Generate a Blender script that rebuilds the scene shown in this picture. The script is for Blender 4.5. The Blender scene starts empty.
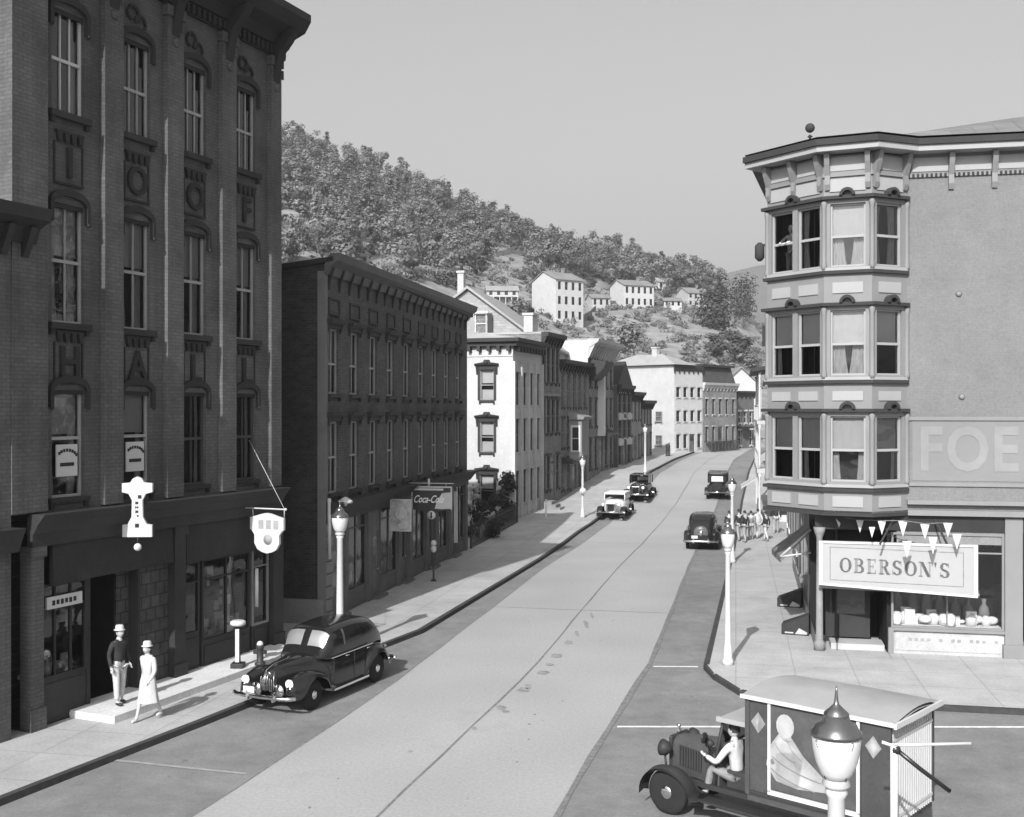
HAZE = 0.0004
import bpy, bmesh, math, random
import numpy as np
from mathutils import Vector, Matrix
R = math.radians
scene = bpy.context.scene
COL = scene.collection
rnd = random.Random(7)
CAMZ = 6.95
F = 1100.0
CX, CY = 512.0, 408.5

def lerp_tab(tab, t):
    if t <= tab[0][0]:
        (a, b), (c, d) = tab[0], tab[1]
        return b + (d - b) * (t - a) / (c - a)
    for (a, b), (c, d) in zip(tab, tab[1:]):
        if t <= c:
            return b + (d - b) * (t - a) / (c - a)
    (a, b), (c, d) = tab[-2], tab[-1]
    return b + (d - b) * (t - a) / (c - a)

GT = [(-60, 0), (56, 0), (64, .15), (74, .62), (86, 1.9), (100, 2.3), (122, 2.5), (5000, 2.5)]
def g(Y): return lerp_tab(GT, Y)
def XA(px, Y): return (px - CX) / F * Y
def ZA(py, Y): return CAMZ + (CY - py) / F * Y

# ---------------------------------------------------------------- materials
MATS = {}
def mat(name, v=.3, rough=.85, var=.12, scale=1.5, bump=0.0, bscale=30, metal=0.0, brick=None, stain=0.0, spec=.3, streak=False, trans=0.0):
    if name in MATS: return MATS[name]
    m = bpy.data.materials.new(name); m.use_nodes = True
    nt = m.node_tree; n = nt.nodes; l = nt.links
    b = n['Principled BSDF']
    b.inputs['Roughness'].default_value = rough
    b.inputs['Metallic'].default_value = metal
    b.inputs['Specular IOR Level'].default_value = spec
    tc = n.new('ShaderNodeTexCoord')
    geo = n.new('ShaderNodeNewGeometry')
    no = n.new('ShaderNodeTexNoise'); no.inputs['Scale'].default_value = scale; no.inputs['Detail'].default_value = 8
    no.inputs['Roughness'].default_value = .65
    src = geo.outputs['Position']
    if streak:
        mp = n.new('ShaderNodeMapping'); mp.inputs['Scale'].default_value = (1, 1, .12)
        l.new(src, mp.inputs['Vector']); l.new(mp.outputs[0], no.inputs['Vector'])
    else:
        l.new(src, no.inputs['Vector'])
    mr = n.new('ShaderNodeMapRange'); mr.inputs['From Min'].default_value = .3; mr.inputs['From Max'].default_value = .7
    mr.inputs['To Min'].default_value = v * (1 - var); mr.inputs['To Max'].default_value = v * (1 + var)
    l.new(no.outputs['Fac'], mr.inputs['Value'])
    out = mr.outputs[0]
    if brick:
        br = n.new('ShaderNodeTexBrick')
        cv = brick.get('c', .12); br.inputs['Color1'].default_value = (1+cv, 1+cv, 1+cv, 1); br.inputs['Color2'].default_value = (1-cv, 1-cv, 1-cv, 1)
        mo = brick.get('mortar', 1.25)
        br.inputs['Mortar'].default_value = (mo, mo, mo, 1)
        br.inputs['Scale'].default_value = 1.0
        br.inputs['Brick Width'].default_value = brick.get('w', .22); br.inputs['Row Height'].default_value = brick.get('h', .075)
        br.inputs['Mortar Size'].default_value = brick.get('m', .008)
        br.offset = brick.get('off', .5)
        if brick.get('rot'):
            mpp = n.new('ShaderNodeMapping'); mpp.inputs['Rotation'].default_value = (0, 0, R(brick['rot']))
            l.new(tc.outputs['UV'], mpp.inputs['Vector']); l.new(mpp.outputs[0], br.inputs['Vector'])
        else: l.new(tc.outputs['UV'], br.inputs['Vector'])
        mu = n.new('ShaderNodeMath'); mu.operation = 'MULTIPLY'
        bw = n.new('ShaderNodeRGBToBW'); l.new(br.outputs['Color'], bw.inputs[0])
        l.new(out, mu.inputs[0]); l.new(bw.outputs[0], mu.inputs[1]); out = mu.outputs[0]
    if stain:
        n2 = n.new('ShaderNodeTexNoise'); n2.inputs['Scale'].default_value = .35; n2.inputs['Detail'].default_value = 10
        n2.inputs['Roughness'].default_value = .7; l.new(src, n2.inputs['Vector'])
        m2 = n.new('ShaderNodeMapRange'); m2.inputs['From Min'].default_value = .42; m2.inputs['From Max'].default_value = .68
        m2.inputs['To Min'].default_value = 1; m2.inputs['To Max'].default_value = 1 - stain
        l.new(n2.outputs['Fac'], m2.inputs['Value'])
        mu = n.new('ShaderNodeMath'); mu.operation = 'MULTIPLY'
        l.new(out, mu.inputs[0]); l.new(m2.outputs[0], mu.inputs[1]); out = mu.outputs[0]
    if bump or brick:
        n3 = n.new('ShaderNodeTexNoise'); n3.inputs['Scale'].default_value = 16; n3.inputs['Detail'].default_value = 4
        l.new(src, n3.inputs['Vector'])
        m3 = n.new('ShaderNodeMapRange'); m3.inputs['From Min'].default_value = .3; m3.inputs['From Max'].default_value = .7
        m3.inputs['To Min'].default_value = .90; m3.inputs['To Max'].default_value = 1.10
        l.new(n3.outputs['Fac'], m3.inputs['Value'])
        mu = n.new('ShaderNodeMath'); mu.operation = 'MULTIPLY'
        l.new(out, mu.inputs[0]); l.new(m3.outputs[0], mu.inputs[1]); out = mu.outputs[0]
    cc = n.new('ShaderNodeCombineColor')
    for i in range(3): l.new(out, cc.inputs[i])
    l.new(cc.outputs[0], b.inputs['Base Color'])
    if bump:
        nb = n.new('ShaderNodeTexNoise'); nb.inputs['Scale'].default_value = bscale; nb.inputs['Detail'].default_value = 5
        l.new(src, nb.inputs['Vector'])
        bp = n.new('ShaderNodeBump'); bp.inputs['Strength'].default_value = bump; bp.inputs['Distance'].default_value = .03
        l.new(nb.outputs['Fac'], bp.inputs['Height']); l.new(bp.outputs[0], b.inputs['Normal'])
    if trans:
        tr = n.new('ShaderNodeBsdfTranslucent'); l.new(cc.outputs[0], tr.inputs['Color'])
        mx = n.new('ShaderNodeMixShader'); mx.inputs[0].default_value = trans
        l.new(b.outputs[0], mx.inputs[1]); l.new(tr.outputs[0], mx.inputs[2])
        l.new(mx.outputs[0], n['Material Output'].inputs['Surface'])
    MATS[name] = m
    return m

def glass_mat(name, tint=.55, refl=.12, rough=.03):
    if name in MATS: return MATS[name]
    m = bpy.data.materials.new(name); m.use_nodes = True
    nt = m.node_tree; n = nt.nodes; l = nt.links
    n.remove(n['Principled BSDF'])
    tr = n.new('ShaderNodeBsdfTransparent'); tr.inputs[0].default_value = (tint, tint, tint, 1)
    gl = n.new('ShaderNodeBsdfGlossy'); gl.inputs['Roughness'].default_value = rough
    geo = n.new('ShaderNodeNewGeometry')
    nb = n.new('ShaderNodeTexNoise'); nb.inputs['Scale'].default_value = 1.3; nb.inputs['Detail'].default_value = 2
    l.new(geo.outputs['Position'], nb.inputs['Vector'])
    bp = n.new('ShaderNodeBump'); bp.inputs['Strength'].default_value = .25; bp.inputs['Distance'].default_value = .05
    l.new(nb.outputs['Fac'], bp.inputs['Height']); l.new(bp.outputs[0], gl.inputs['Normal'])
    fr = n.new('ShaderNodeFresnel'); fr.inputs[0].default_value = 1.5
    ad = n.new('ShaderNodeMath'); ad.operation = 'ADD'; ad.inputs[1].default_value = refl; ad.use_clamp = True
    l.new(fr.outputs[0], ad.inputs[0])
    mx = n.new('ShaderNodeMixShader'); l.new(ad.outputs[0], mx.inputs[0])
    l.new(tr.outputs[0], mx.inputs[1]); l.new(gl.outputs[0], mx.inputs[2])
    l.new(mx.outputs[0], n['Material Output'].inputs['Surface'])
    MATS[name] = m
    return m

BR = dict(w=.24, h=.085, m=.012, mortar=1.35, c=.25)
M_hall = mat('hall_painted_brick', .11, var=.22, stain=.45, bump=.35, brick=dict(w=.24, h=.085, m=.014, mortar=.8, c=.11), streak=True)
M_halltrim = mat('hall_trim', .16, var=.15, bump=.1)
M_hallsill = mat('hall_sill', .028, var=.15)
M_dkbrick = mat('dark_brick', .08, var=.2, brick=BR, stain=.3, bump=.2)
M_dkbrick2 = mat('row_brick', .15, var=.15, brick=BR, stain=.25, bump=.2)
M_dktrim = mat('dark_trim', .03, var=.2, bump=.1, rough=.6)
M_mid = mat('mid_stucco', .22, var=.12, stain=.25, bump=.2)
M_midlight = mat('pale_stucco', .42, var=.1, stain=.2, bump=.2)
M_white = mat('white_paint', .52, var=.05, stain=.12, rough=.6)
M_whitewall = mat('whitewashed_wall', .46, var=.05, stain=.15, bump=.15)
M_cream = mat('cream_paint', .42, var=.07, stain=.15, rough=.6)
M_frame = mat('window_frame_paint', .30, var=.1, rough=.5)
M_framedk = mat('window_frame_dark', .06, var=.1, rough=.5)
M_room = mat('dark_room', .012, var=.2)
M_blind = mat('window_blind', .40, var=.06, streak=True, scale=8)
M_blinddk = mat('window_blind_tan', .36, var=.06, streak=True, scale=8)
M_curtain = mat('lace_curtain', .28, var=.35, streak=True, scale=22)
M_glass = glass_mat('window_glass', .84, .05)
M_black = mat('black_paint', .02, rough=.35, var=.1, spec=.5)
M_iron = mat('cast_iron', .035, rough=.55, var=.2, bump=.1)
M_slate = mat('slate_roof', .2, var=.15, brick=dict(w=.3, h=.2, m=.01, mortar=.6), stain=.2)
M_tin = mat('tin_roof', .34, rough=.5, var=.12, stain=.25)
M_paleroof = mat('pale_roof', .30, rough=.7, var=.1, stain=.15)
M_asphalt = mat('asphalt', .20, var=.12, scale=2.2, stain=.32, bump=.25, bscale=60)
M_slab = mat('road_concrete', .33, var=.09, scale=.7, stain=.16, bump=.15, bscale=40)
M_joint = mat('tar_joint', .16, var=.4, scale=6)
M_walk = mat('sidewalk_concrete', .37, var=.10, scale=1.2, bump=.15, stain=.18, brick=dict(w=1.5, h=1.5, m=.02, mortar=.8, off=0.0, c=.03, rot=11.5))
M_curb = mat('curb_stone_shade', .045, var=.3, scale=3, bump=.3)  # near-black: the kerb's shadow line is put into its colour
M_stripe = mat('road_paint', .62, var=.25, scale=5)
M_earth = mat('hill_earth', .26, var=.35, scale=.25, stain=.3, bump=.5, bscale=1.2)
M_bark = mat('tree_bark', .10, var=.3)
M_leafA = mat('leaves', .20, var=.7, scale=.09, trans=.3, rough=.7)
M_leafB = mat('leaves_dark', .09, var=.4, scale=.5, trans=.25, rough=.7)
M_leafC = mat('leaves_dry', .19, var=.45, scale=.3, trans=.3, rough=.8)
M_skin = mat('skin', .42, var=.05, rough=.55)
M_carblack = mat('car_enamel_black', .012, rough=.12, var=.1, spec=.7)
M_cargrey = mat('car_enamel_grey', .10, rough=.2, var=.1, spec=.6)
M_carwhite = mat('car_enamel_pale', .72, rough=.25, var=.04, spec=.5)
M_chrome = mat('chrome', .75, rough=.12, metal=1.0, var=.03)
M_tyre = mat('tyre_rubber', .018, rough=.85, var=.2)
M_rimw = mat('wheel_disc', .10, rough=.3, var=.1)
M_carglass = glass_mat('car_glass', .35, .10)
M_lens = mat('lamp_lens', .85, rough=.08, var=.02, spec=.8)
M_globe = mat('opal_globe', .55, rough=.2, var=.03, spec=.5)
M_polew = mat('lamp_post_paint', .5, var=.06, rough=.5, stain=.1)
M_polem = mat('lamp_post_grey', .45, var=.1, rough=.5)
M_canvas = mat('awning_canvas', .6, var=.06, bump=.2, bscale=8)
M_canvasdk = mat('awning_canvas_dark', .03, var=.2, bump=.2, bscale=10)
M_letter = mat('sign_letter_dark', .025, var=.1)
M_letterw = mat('sign_letter_pale', .8, var=.05)
M_signw = mat('sign_board_white', .5, var=.03, rough=.5)
M_signg = mat('sign_board_grey', .4, var=.15, scale=5)

# ---------------------------------------------------------------- mesh builder
class MB:
    def __init__(s): s.v = []; s.f = []; s.M = None; s.sm = []; s.gr = []
    def add(s, vs, fs, smooth=False):
        b = len(s.v); s.gr.append((b, len(s.f)))
        if s.M is not None: vs = [tuple(s.M @ Vector(p)) for p in vs]
        s.v += [tuple(p) for p in vs]
        s.f += [tuple(b + i for i in f) for f in fs]; s.sm += [smooth] * len(fs)
        return s
    def quad(s, a, b, c, d): return s.add([a, b, c, d], [(0, 1, 2, 3)])
    def box(s, x0, x1, y0, y1, z0, z1):
        v = [(x0,y0,z0),(x1,y0,z0),(x1,y1,z0),(x0,y1,z0),(x0,y0,z1),(x1,y0,z1),(x1,y1,z1),(x0,y1,z1)]
        return s.add(v, [(0,3,2,1),(4,5,6,7),(0,1,5,4),(1,2,6,5),(2,3,7,6),(3,0,4,7)])
    def prism(s, poly, z0, z1, smooth=False):
        n = len(poly)
        ar = sum(poly[i][0]*poly[(i+1)%n][1]-poly[(i+1)%n][0]*poly[i][1] for i in range(n))
        if ar < 0: poly = poly[::-1]
        z0f = z0 if callable(z0) else (lambda x, y: z0); z1f = z1 if callable(z1) else (lambda x, y: z1)
        v = [(x, y, z0f(x, y)) for x, y in poly] + [(x, y, z1f(x, y)) for x, y in poly]
        f = [tuple(range(n))[::-1], tuple(range(n, 2*n))] + [(i, (i+1)%n, n+(i+1)%n, n+i) for i in range(n)]
        return s.add(v, f, smooth)
    def extr_x(s, prof, x0, x1):      # prof: (y,z) list, extruded along x
        n = len(prof)
        v = [(x0, y, z) for y, z in prof] + [(x1, y, z) for y, z in prof]
        f = [tuple(range(n)), tuple(range(n, 2*n))[::-1]] + [(i, n+i, n+(i+1)%n, (i+1)%n) for i in range(n)]
        return s.add(v, f)
    def extr_y(s, prof, y0, y1):      # prof: (x,z) list
        n = len(prof)
        v = [(x, y0, z) for x, z in prof] + [(x, y1, z) for x, z in prof]
        f = [tuple(range(n)), tuple(range(n, 2*n))[::-1]] + [(i, n+i, n+(i+1)%n, (i+1)%n) for i in range(n)]
        return s.add(v, f)
    def lathe(s, prof, c=(0,0,0), seg=16, axis='z', smooth=True):
        v = []; f = []; m = len(prof)
        for r, h in prof:
            for k in range(seg):
                a = 2*math.pi*k/seg
                p = (r*math.cos(a), r*math.sin(a), h)
                if axis == 'y': p = (p[0], -p[2], p[1])
                if axis == 'x': p = (p[2], p[0], p[1])
                v.append((p[0]+c[0], p[1]+c[1], p[2]+c[2]))
        for i in range(m-1):
            for k in range(seg):
                f.append((i*seg+k, i*seg+(k+1)%seg, (i+1)*seg+(k+1)%seg, (i+1)*seg+k))
        f.append(tuple(range(seg))[::-1]); f.append(tuple((m-1)*seg+k for k in range(seg)))
        return s.add(v, f, smooth)
    def tube(s, pts, r, seg=8, smooth=True):
        pts = [Vector(p) for p in pts]; v = []; f = []; n = len(pts)
        rr = r if isinstance(r, (list, tuple)) else [r]*n
        for i, p in enumerate(pts):
            d = (pts[min(i+1, n-1)] - pts[max(i-1, 0)]).normalized()
            a = Vector((0,0,1)) if abs(d.z) < .9 else Vector((1,0,0))
            e1 = d.cross(a).normalized(); e2 = d.cross(e1).normalized()
            for k in range(seg):
                t = 2*math.pi*k/seg
                v.append(p + e1*math.cos(t)*rr[i] + e2*math.sin(t)*rr[i])
        for i in range(n-1):
            for k in range(seg):
                f.append((i*seg+k, (i+1)*seg+k, (i+1)*seg+(k+1)%seg, i*seg+(k+1)%seg))
        f.append(tuple(range(seg))); f.append(tuple((n-1)*seg+k for k in range(seg))[::-1])
        return s.add(v, f, smooth)
    def ball(s, c, r, seg=12, rings=8, sc=(1,1,1)):
        v = []; f = []
        for i in range(rings+1):
            t = math.pi*i/rings
            for k in range(seg):
                a = 2*math.pi*k/seg
                v.append((c[0]+r*sc[0]*math.sin(t)*math.cos(a), c[1]+r*sc[1]*math.sin(t)*math.sin(a), c[2]+r*sc[2]*math.cos(t)))
        for i in range(rings):
            for k in range(seg):
                f.append((i*seg+k, (i+1)*seg+k, (i+1)*seg+(k+1)%seg, i*seg+(k+1)%seg))
        return s.add(v, f, True)
    def grid(s, P, smooth=True, flip=False):     # P[i][j] points
        n, m = len(P), len(P[0]); v = [p for row in P for p in row]; f = []
        for i in range(n-1):
            for j in range(m-1):
                q = (i*m+j, i*m+j+1, (i+1)*m+j+1, (i+1)*m+j)
                f.append(q[::-1] if flip else q)
        return s.add(v, f, smooth)
    def wall(s, x0, x1, z0, z1, ops=(), y=0.0, rev=.18):   # faces -y, with real openings
        xs = sorted({x0, x1} | {min(max(a, x0), x1) for o in ops for a in (o[0], o[2])})
        zs = sorted({z0, z1} | {min(max(a, z0), z1) for o in ops for a in (o[1], o[3])})
        for a, b in zip(xs, xs[1:]):
            for c, d in zip(zs, zs[1:]):
                mx, mz = (a+b)/2, (c+d)/2
                if any(o[0] < mx < o[2] and o[1] < mz < o[3] for o in ops): continue
                s.quad((a,y,c),(b,y,c),(b,y,d),(a,y,d))
        for a, c, b, d in ops:
            s.quad((a,y,c),(a,y,d),(a,y+rev,d),(a,y+rev,c))
            s.quad((b,y,c),(b,y+rev,c),(b,y+rev,d),(b,y,d))
            s.quad((a,y,c),(a,y+rev,c),(b,y+rev,c),(b,y,c))
            s.quad((a,y,d),(b,y,d),(b,y+rev,d),(a,y+rev,d))
        return s
    def build(s, name, m, parent=None, loc=None, rz=0.0, bevel=0, mods=None):
        me = mesh_of(s, name, m)
        o = bpy.data.objects.new(name, me); COL.objects.link(o)
        if parent is not None: o.parent = parent
        if loc is not None: o.location = loc
        if rz: o.rotation_euler = (0, 0, rz)
        if bevel:
            b = o.modifiers.new('bevel', 'BEVEL'); b.width = bevel; b.segments = 2; b.limit_method = 'ANGLE'
        return o

def build_each(s, name, m, parent=None, per=1):
    out = []; g_ = s.gr[::per] + [(len(s.v), len(s.f))]
    for (v0, f0), (v1, f1) in zip(g_, g_[1:]):
        q = MB(); q.v = s.v[v0:v1]; q.f = [tuple(i-v0 for i in f) for f in s.f[f0:f1]]; q.sm = s.sm[f0:f1]
        out.append(q.build(name, m, parent))
    return out
MB.build_each = build_each

def mesh_of(s, name, m):
    me = bpy.data.meshes.new(name)
    me.from_pydata(s.v, [], s.f)
    me.polygons.foreach_set('use_smooth', s.sm)
    uvl = me.uv_layers.new(name='UVMap')
    nf = len(me.polygons)
    if nf:
        nrm = np.empty(nf*3); me.polygons.foreach_get('normal', nrm); nrm = nrm.reshape(-1, 3)
        tot = np.empty(nf, dtype=int); me.polygons.foreach_get('loop_total', tot)
        li = np.empty(len(me.loops), dtype=int); me.loops.foreach_get('vertex_index', li)
        co = np.empty(len(me.vertices)*3); me.vertices.foreach_get('co', co); co = co.reshape(-1, 3)
        N = np.repeat(nrm, tot, axis=0); P = co[li]
        t = np.stack([-N[:,1], N[:,0]], 1); L = np.linalg.norm(t, axis=1, keepdims=True); L[L < 1e-6] = 1; t = t/L
        flat = np.abs(N[:,2]) > .8
        u = np.where(flat, P[:,0], (t*P[:,:2]).sum(1)); v = np.where(flat, P[:,1], P[:,2])
        uvl.data.foreach_set('uv', np.stack([u, v], 1).ravel())
    ms = m if isinstance(m, (list, tuple)) else [m]
    for q in ms: me.materials.append(q)
    return me

def tag(o, label, cat, group=None, kind=None):
    if label: o['label'] = label
    if cat: o['category'] = cat
    if group: o['group'] = group
    if kind: o['kind'] = kind
    return o
def thing(name, label, cat, loc=(0,0,0), rz=0.0, group=None):
    o = bpy.data.objects.new(name, None); COL.objects.link(o)
    o.empty_display_size = .3
    o.location = loc; o.rotation_euler = (0, 0, rz)
    return tag(o, label, cat, group)
def struct(mb, name, m, **k):
    o = mb.build(name, m, **k); o['kind'] = 'structure'; return o
def copy_tree(o, parent=None):
    c = o.copy(); COL.objects.link(c)
    if parent is not None: c.parent = parent
    for ch in list(o.children): copy_tree(ch, c)
    return c

def text_mesh(txt, size, depth=.03, shear=0.0, bold=0.0, name='lettering', m=None):
    cu = bpy.data.curves.new('txt', 'FONT'); cu.body = txt; cu.size = size; cu.extrude = depth/2
    cu.align_x = 'CENTER'; cu.align_y = 'CENTER'; cu.shear = shear; cu.offset = bold; cu.resolution_u = 3
    ob = bpy.data.objects.new('txt', cu); COL.objects.link(ob)
    dg = bpy.context.evaluated_depsgraph_get()
    me = bpy.data.meshes.new_from_object(ob.evaluated_get(dg))
    bpy.data.objects.remove(ob); bpy.data.curves.remove(cu)
    me.transform(Matrix.Rotation(R(90), 4, 'X'))    # stands upright, faces -y
    me.name = name; me.materials.clear()
    if m: me.materials.append(m)
    return me
def put_mesh(me, name, parent, loc, rz=0.0, scale=None):
    o = bpy.data.objects.new(name, me); COL.objects.link(o)
    if parent is not None: o.parent = parent
    o.location = loc; o.rotation_euler = (0, 0, rz)
    if scale: o.scale = scale
    return o

# ---------------------------------------------------------------- windows (thing > window > frame pieces)
WPROTO = {}
def win_proto(key, w, h, fm, rails=(.5,), munt=0, sill=None, hood=None, blind=0.0, bm=None, curtain=0.0, fw=.06, hm=None, lower_blind=0.0):
    P = {}
    b = MB(); y0, y1 = .08, .15
    b.box(-w/2, -w/2+fw, y0, y1, 0, h); b.box(w/2-fw, w/2, y0, y1, 0, h)
    b.box(-w/2+fw, w/2-fw, y0, y1, 0, fw); b.box(-w/2+fw, w/2-fw, y0, y1, h-fw, h)
    for r in rails: b.box(-w/2+fw, w/2-fw, y0-.005, y1-.005, h*r-.035, h*r+.035)
    for k in range(munt):
        x = -w/2+fw + (w-2*fw)*(k+1)/(munt+1)
        b.box(x-.016, x+.016, y0+.01, y1-.01, fw, h-fw)
    P['window'] = mesh_of(b, 'window', fm)
    b = MB(); b.quad((-w/2+fw, .125, fw), (w/2-fw, .125, fw), (w/2-fw, .125, h-fw), (-w/2+fw, .125, h-fw))
    P['pane'] = mesh_of(b, 'pane', M_glass)
    b = MB(); b.quad((-w/2-.05, .5, -.05), (w/2+.05, .5, -.05), (w/2+.05, .5, h+.05), (-w/2-.05, .5, h+.05))
    for sx in (-1, 1): b.quad((sx*(w/2+.05), .17, -.05), (sx*(w/2+.05), .5, -.05), (sx*(w/2+.05), .5, h+.05), (sx*(w/2+.05), .17, h+.05))
    P['dark_room'] = mesh_of(b, 'dark_room', M_room)
    if blind or lower_blind:
        b = MB()
        if blind:
            n = 6
            pts = [[(-w/2+fw+(w-2*fw)*i/n, .19+.006*math.sin(i*2.1), z) for i in range(n+1)] for z in (h-fw, h-(h)*blind)]
            b.grid(pts, flip=True)
            b.box(-w/2+fw, w/2-fw, .18, .2, h-h*blind-.03, h-h*blind)
        if lower_blind:
            b.quad((-w/2+fw, .2, fw), (w/2-fw, .2, fw), (w/2-fw, .2, h*lower_blind), (-w/2+fw, .2, h*lower_blind))
        P['blind'] = mesh_of(b, 'blind', bm or M_blind)
    if curtain:
        b = MB()
        for sx in (-1, 1):
            n = 8; cw = (w/2-fw)*curtain
            pts = [[(sx*(w/2-fw-cw*i/n*(1-.25*math.sin(z/h*3))), .24+.03*math.sin(i*2.4), z) for i in range(n+1)] for z in np.linspace(fw, h-fw, 6)]
            b.grid(pts)
        P['curtain'] = mesh_of(b, 'curtain', M_curtain)
    hm = hm or fm
    if sill:
        b = MB(); b.box(-w/2-sill[0], w/2+sill[0], -sill[1], .1, -sill[2], 0)
        for sx in (-1, 1): b.box(sx*(w/2+sill[0]*.3)-.05, sx*(w/2+sill[0]*.3)+.05, -sill[1]*.7, 0.02, -sill[2]-.12, -sill[2])
        P['sill'] = mesh_of(b, 'sill', hm)
    if hood:
        b = MB(); k = hood
        if k == 'arch':      # segmental arch hood with dropped ends
            n = 12; r0 = w/2+.02; t = .085; pr = .10
            pts = []
            for i in range(n+1):
                a = math.pi*i/n
                pts.append((-math.cos(a), math.sin(a)))
            inner = [(x*r0, h-.02+.18*z) for x, z in pts]; outer = [(x*(r0+t), h+.02+.3*z) for x, z in pts]
            for (a, b2, c, d) in zip(inner, inner[1:], outer[1:], outer):
                b.add([(a[0],-pr,a[1]),(b2[0],-pr,b2[1]),(c[0],-pr,c[1]),(d[0],-pr,d[1]),
                       (a[0],.05,a[1]),(b2[0],.05,b2[1]),(c[0],.05,c[1]),(d[0],.05,d[1])],
                      [(0,1,2,3),(0,4,5,1),(3,2,6,7),(1,5,6,2),(0,3,7,4)])
            for sx in (-1, 1):
                b.box(sx*(r0+t/2)-t/2, sx*(r0+t/2)+t/2, -pr, .02, h-.38, h)
                b.ball((sx*(r0+t/2), -pr+.02, h-.40), .05, 8, 6)
            b.box(-w/2-.02, w/2+.02, 0.02, .07, h-.1, h+.14)
        elif k == 'bracket':  # projecting cap on two consoles
            b.extr_x([(-.22, h+.3), (.02, h+.3), (.02, h+.14), (-.12, h+.14), (-.2, h+.2)], -w/2-.2, w/2+.2)
            b.box(-w/2-.06, w/2+.06, -.08, .02, h+.02, h+.137)
            for sx in (-1, 1): b.extr_x([(-.13, h+.14), (.01, h+.14), (.01, h-.14), (-.05, h-.12)], sx*(w/2+.1)-.05, sx*(w/2+.1)+.05)
        elif k == 'pediment':
            b.extr_x([(-.22, h+.38), (.02, h+.38), (.02, h+.22), (-.1, h+.22), (-.18, h+.29)], -w/2-.32, w/2+.32)
            b.extr_y([(-w/2-.3, h+.38), (-w*.25, h+.46), (-.16, h+.6), (.16, h+.6), (w*.25, h+.46), (w/2+.3, h+.38)], -.15, .02)
            b.box(-w/2-.12, w/2+.12, -.07, .02, h+.02, h+.217)
            b.ball((0, -.16, h+.42), .12, 10, 6)
            for sx in (-1, 1):
                b.extr_x([(-.17, h+.22), (.01, h+.22), (.01, h-.3), (-.05, h-.26), (-.1, h-.05)], sx*(w/2+.17)-.07, sx*(w/2+.17)+.07)
                b.box(sx*(w/2+.08)-.07, sx*(w/2+.08)+.07, -.05, .02, 0, h)
        elif k == 'flat':
            b.box(-w/2-.1, w/2+.1, -.06, .02, h, h+.16)
        P['hood'] = mesh_of(b, 'hood', hm)
    WPROTO[key] = P
def win(key, parent, x, z, y=0.0, rz=0.0, only=None):
    P = WPROTO[key]
    o = put_mesh(P['window'], 'window', parent, (x, y, z), rz)
    for k, me in P.items():
        if k == 'window' or (only and k not in only): continue
        put_mesh(me, k, o, (0, 0, 0))
    return o
# ================================================================ GROUND
KU = [(-.5, 1.9), (-.21, 1.77), (-.10, 1.46), (-.01, 1.2), (.08, 1.0), (.125, .93), (.17, .85), (.21, .72), (.26, .45), (.36, .2), (.5, .15), (2, .1)]
def k_u(u): return max(.1, min(1.9, lerp_tab(KU, u)))
def hill(X, Y):
    z = g(min(Y, 130))
    if Y > 122:
        k = k_u(X/Y); t = Y-122
        if Y < 380: h = .213*t*k*(1-math.exp(-t/12))
        else: h = .213*258*k - .12*(Y-380)
        if Y < 460: h += (1.1*math.sin(X*.07+Y*.045)+.8*math.sin(X*.17-Y*.11))*min(1, t/40)
        # terraces where the houses stand
        z += max(h, -4) if Y < 1200 else 0
    return max(z, 0)
def hit(px, py):
    q = (px-CX)/F; s = (CY-py)/F
    Y = 125.0
    while Y < 520:
        if CAMZ + s*Y <= hill(q*Y, Y): break
        Y += .5
    return q*Y, Y, hill(q*Y, Y)

Xs = [-1500,-900,-600,-420] + list(np.arange(-330, 331, 6.0)) + [420, 600, 900, 1500, 2600]
Ys = [-80, -40, -20] + list(np.arange(-10, 131, 2.0)) + list(np.arange(136, 560, 6.0)) + [620, 700, 850, 1000, 1300, 2000, 3500]
b = MB(); b.grid([[(x, y, hill(x, y)-.03) for x in Xs] for y in Ys], flip=True)
struct(b, 'ground', M_earth)

CURB_L = [(-40, -33), (10, -13), (20.2, -8.5), (22.2, -7.6), (25.5, -6.1), (31.4, -3.9), (34, -2.75), (49.6, 1.2), (60.9, 3.8), (73, 7.1), (96.6, 13.9), (112, 18.5), (130, 25)]
FAC_L = [(-40, -24), (23.18, -10.22), (31.3, -6.69), (34.8, -5.9), (53.2, -2.2), (65, .06), (101.7, 12.3), (130, 20)]
CURB_R = [(29.3, 5.1), (50, 9.9), (74, 15.4), (100, 22), (130, 31)]
FAC_R = [(29, 8.2), (31.1, 8.57), (60, 14.8), (100, 23.4), (130, 34)]
SL = [(-40, -22), (10, -8.0), (20.6, -4.9), (26.9, -3.2), (47.9, 1.4), (62, 5.0), (74, 8.2), (100, 15.5), (130, 24.5)]
SR = [(-40, -9), (10, -1.3), (20.5, 1.2), (30.4, 3.87), (50.5, 8.26), (62, 11), (74, 13.9), (100, 20.2), (130, 29)]
def T(tab, f=1): return lambda Y: lerp_tab(tab, Y)
def strip(l, r, Y0, Y1, dz, nx=4, side=False, step=2.0):
    b = MB(); Yl = [Y0] + [y for y in np.arange(-40, 132, step) if Y0 < y < Y1] + [Y1]
    P = [[(l(Y)+(r(Y)-l(Y))*i/nx, Y, g(Y)+dz) for i in range(nx+1)] for Y in Yl]
    b.grid(P, smooth=False, flip=True)
    return b, P
tS, tR = T(SL), T(SR)
b, _ = strip(lambda Y: lerp_tab(CURB_L, Y)-.3, lambda Y: lerp_tab(CURB_R, Y)+.3 if Y > 29 else 60, -40, 130, 0)
struct(b, 'road', M_asphalt)
b, _ = strip(tS, tR, -40, 130, .006)
struct(b, 'road_slab', M_slab)
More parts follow.
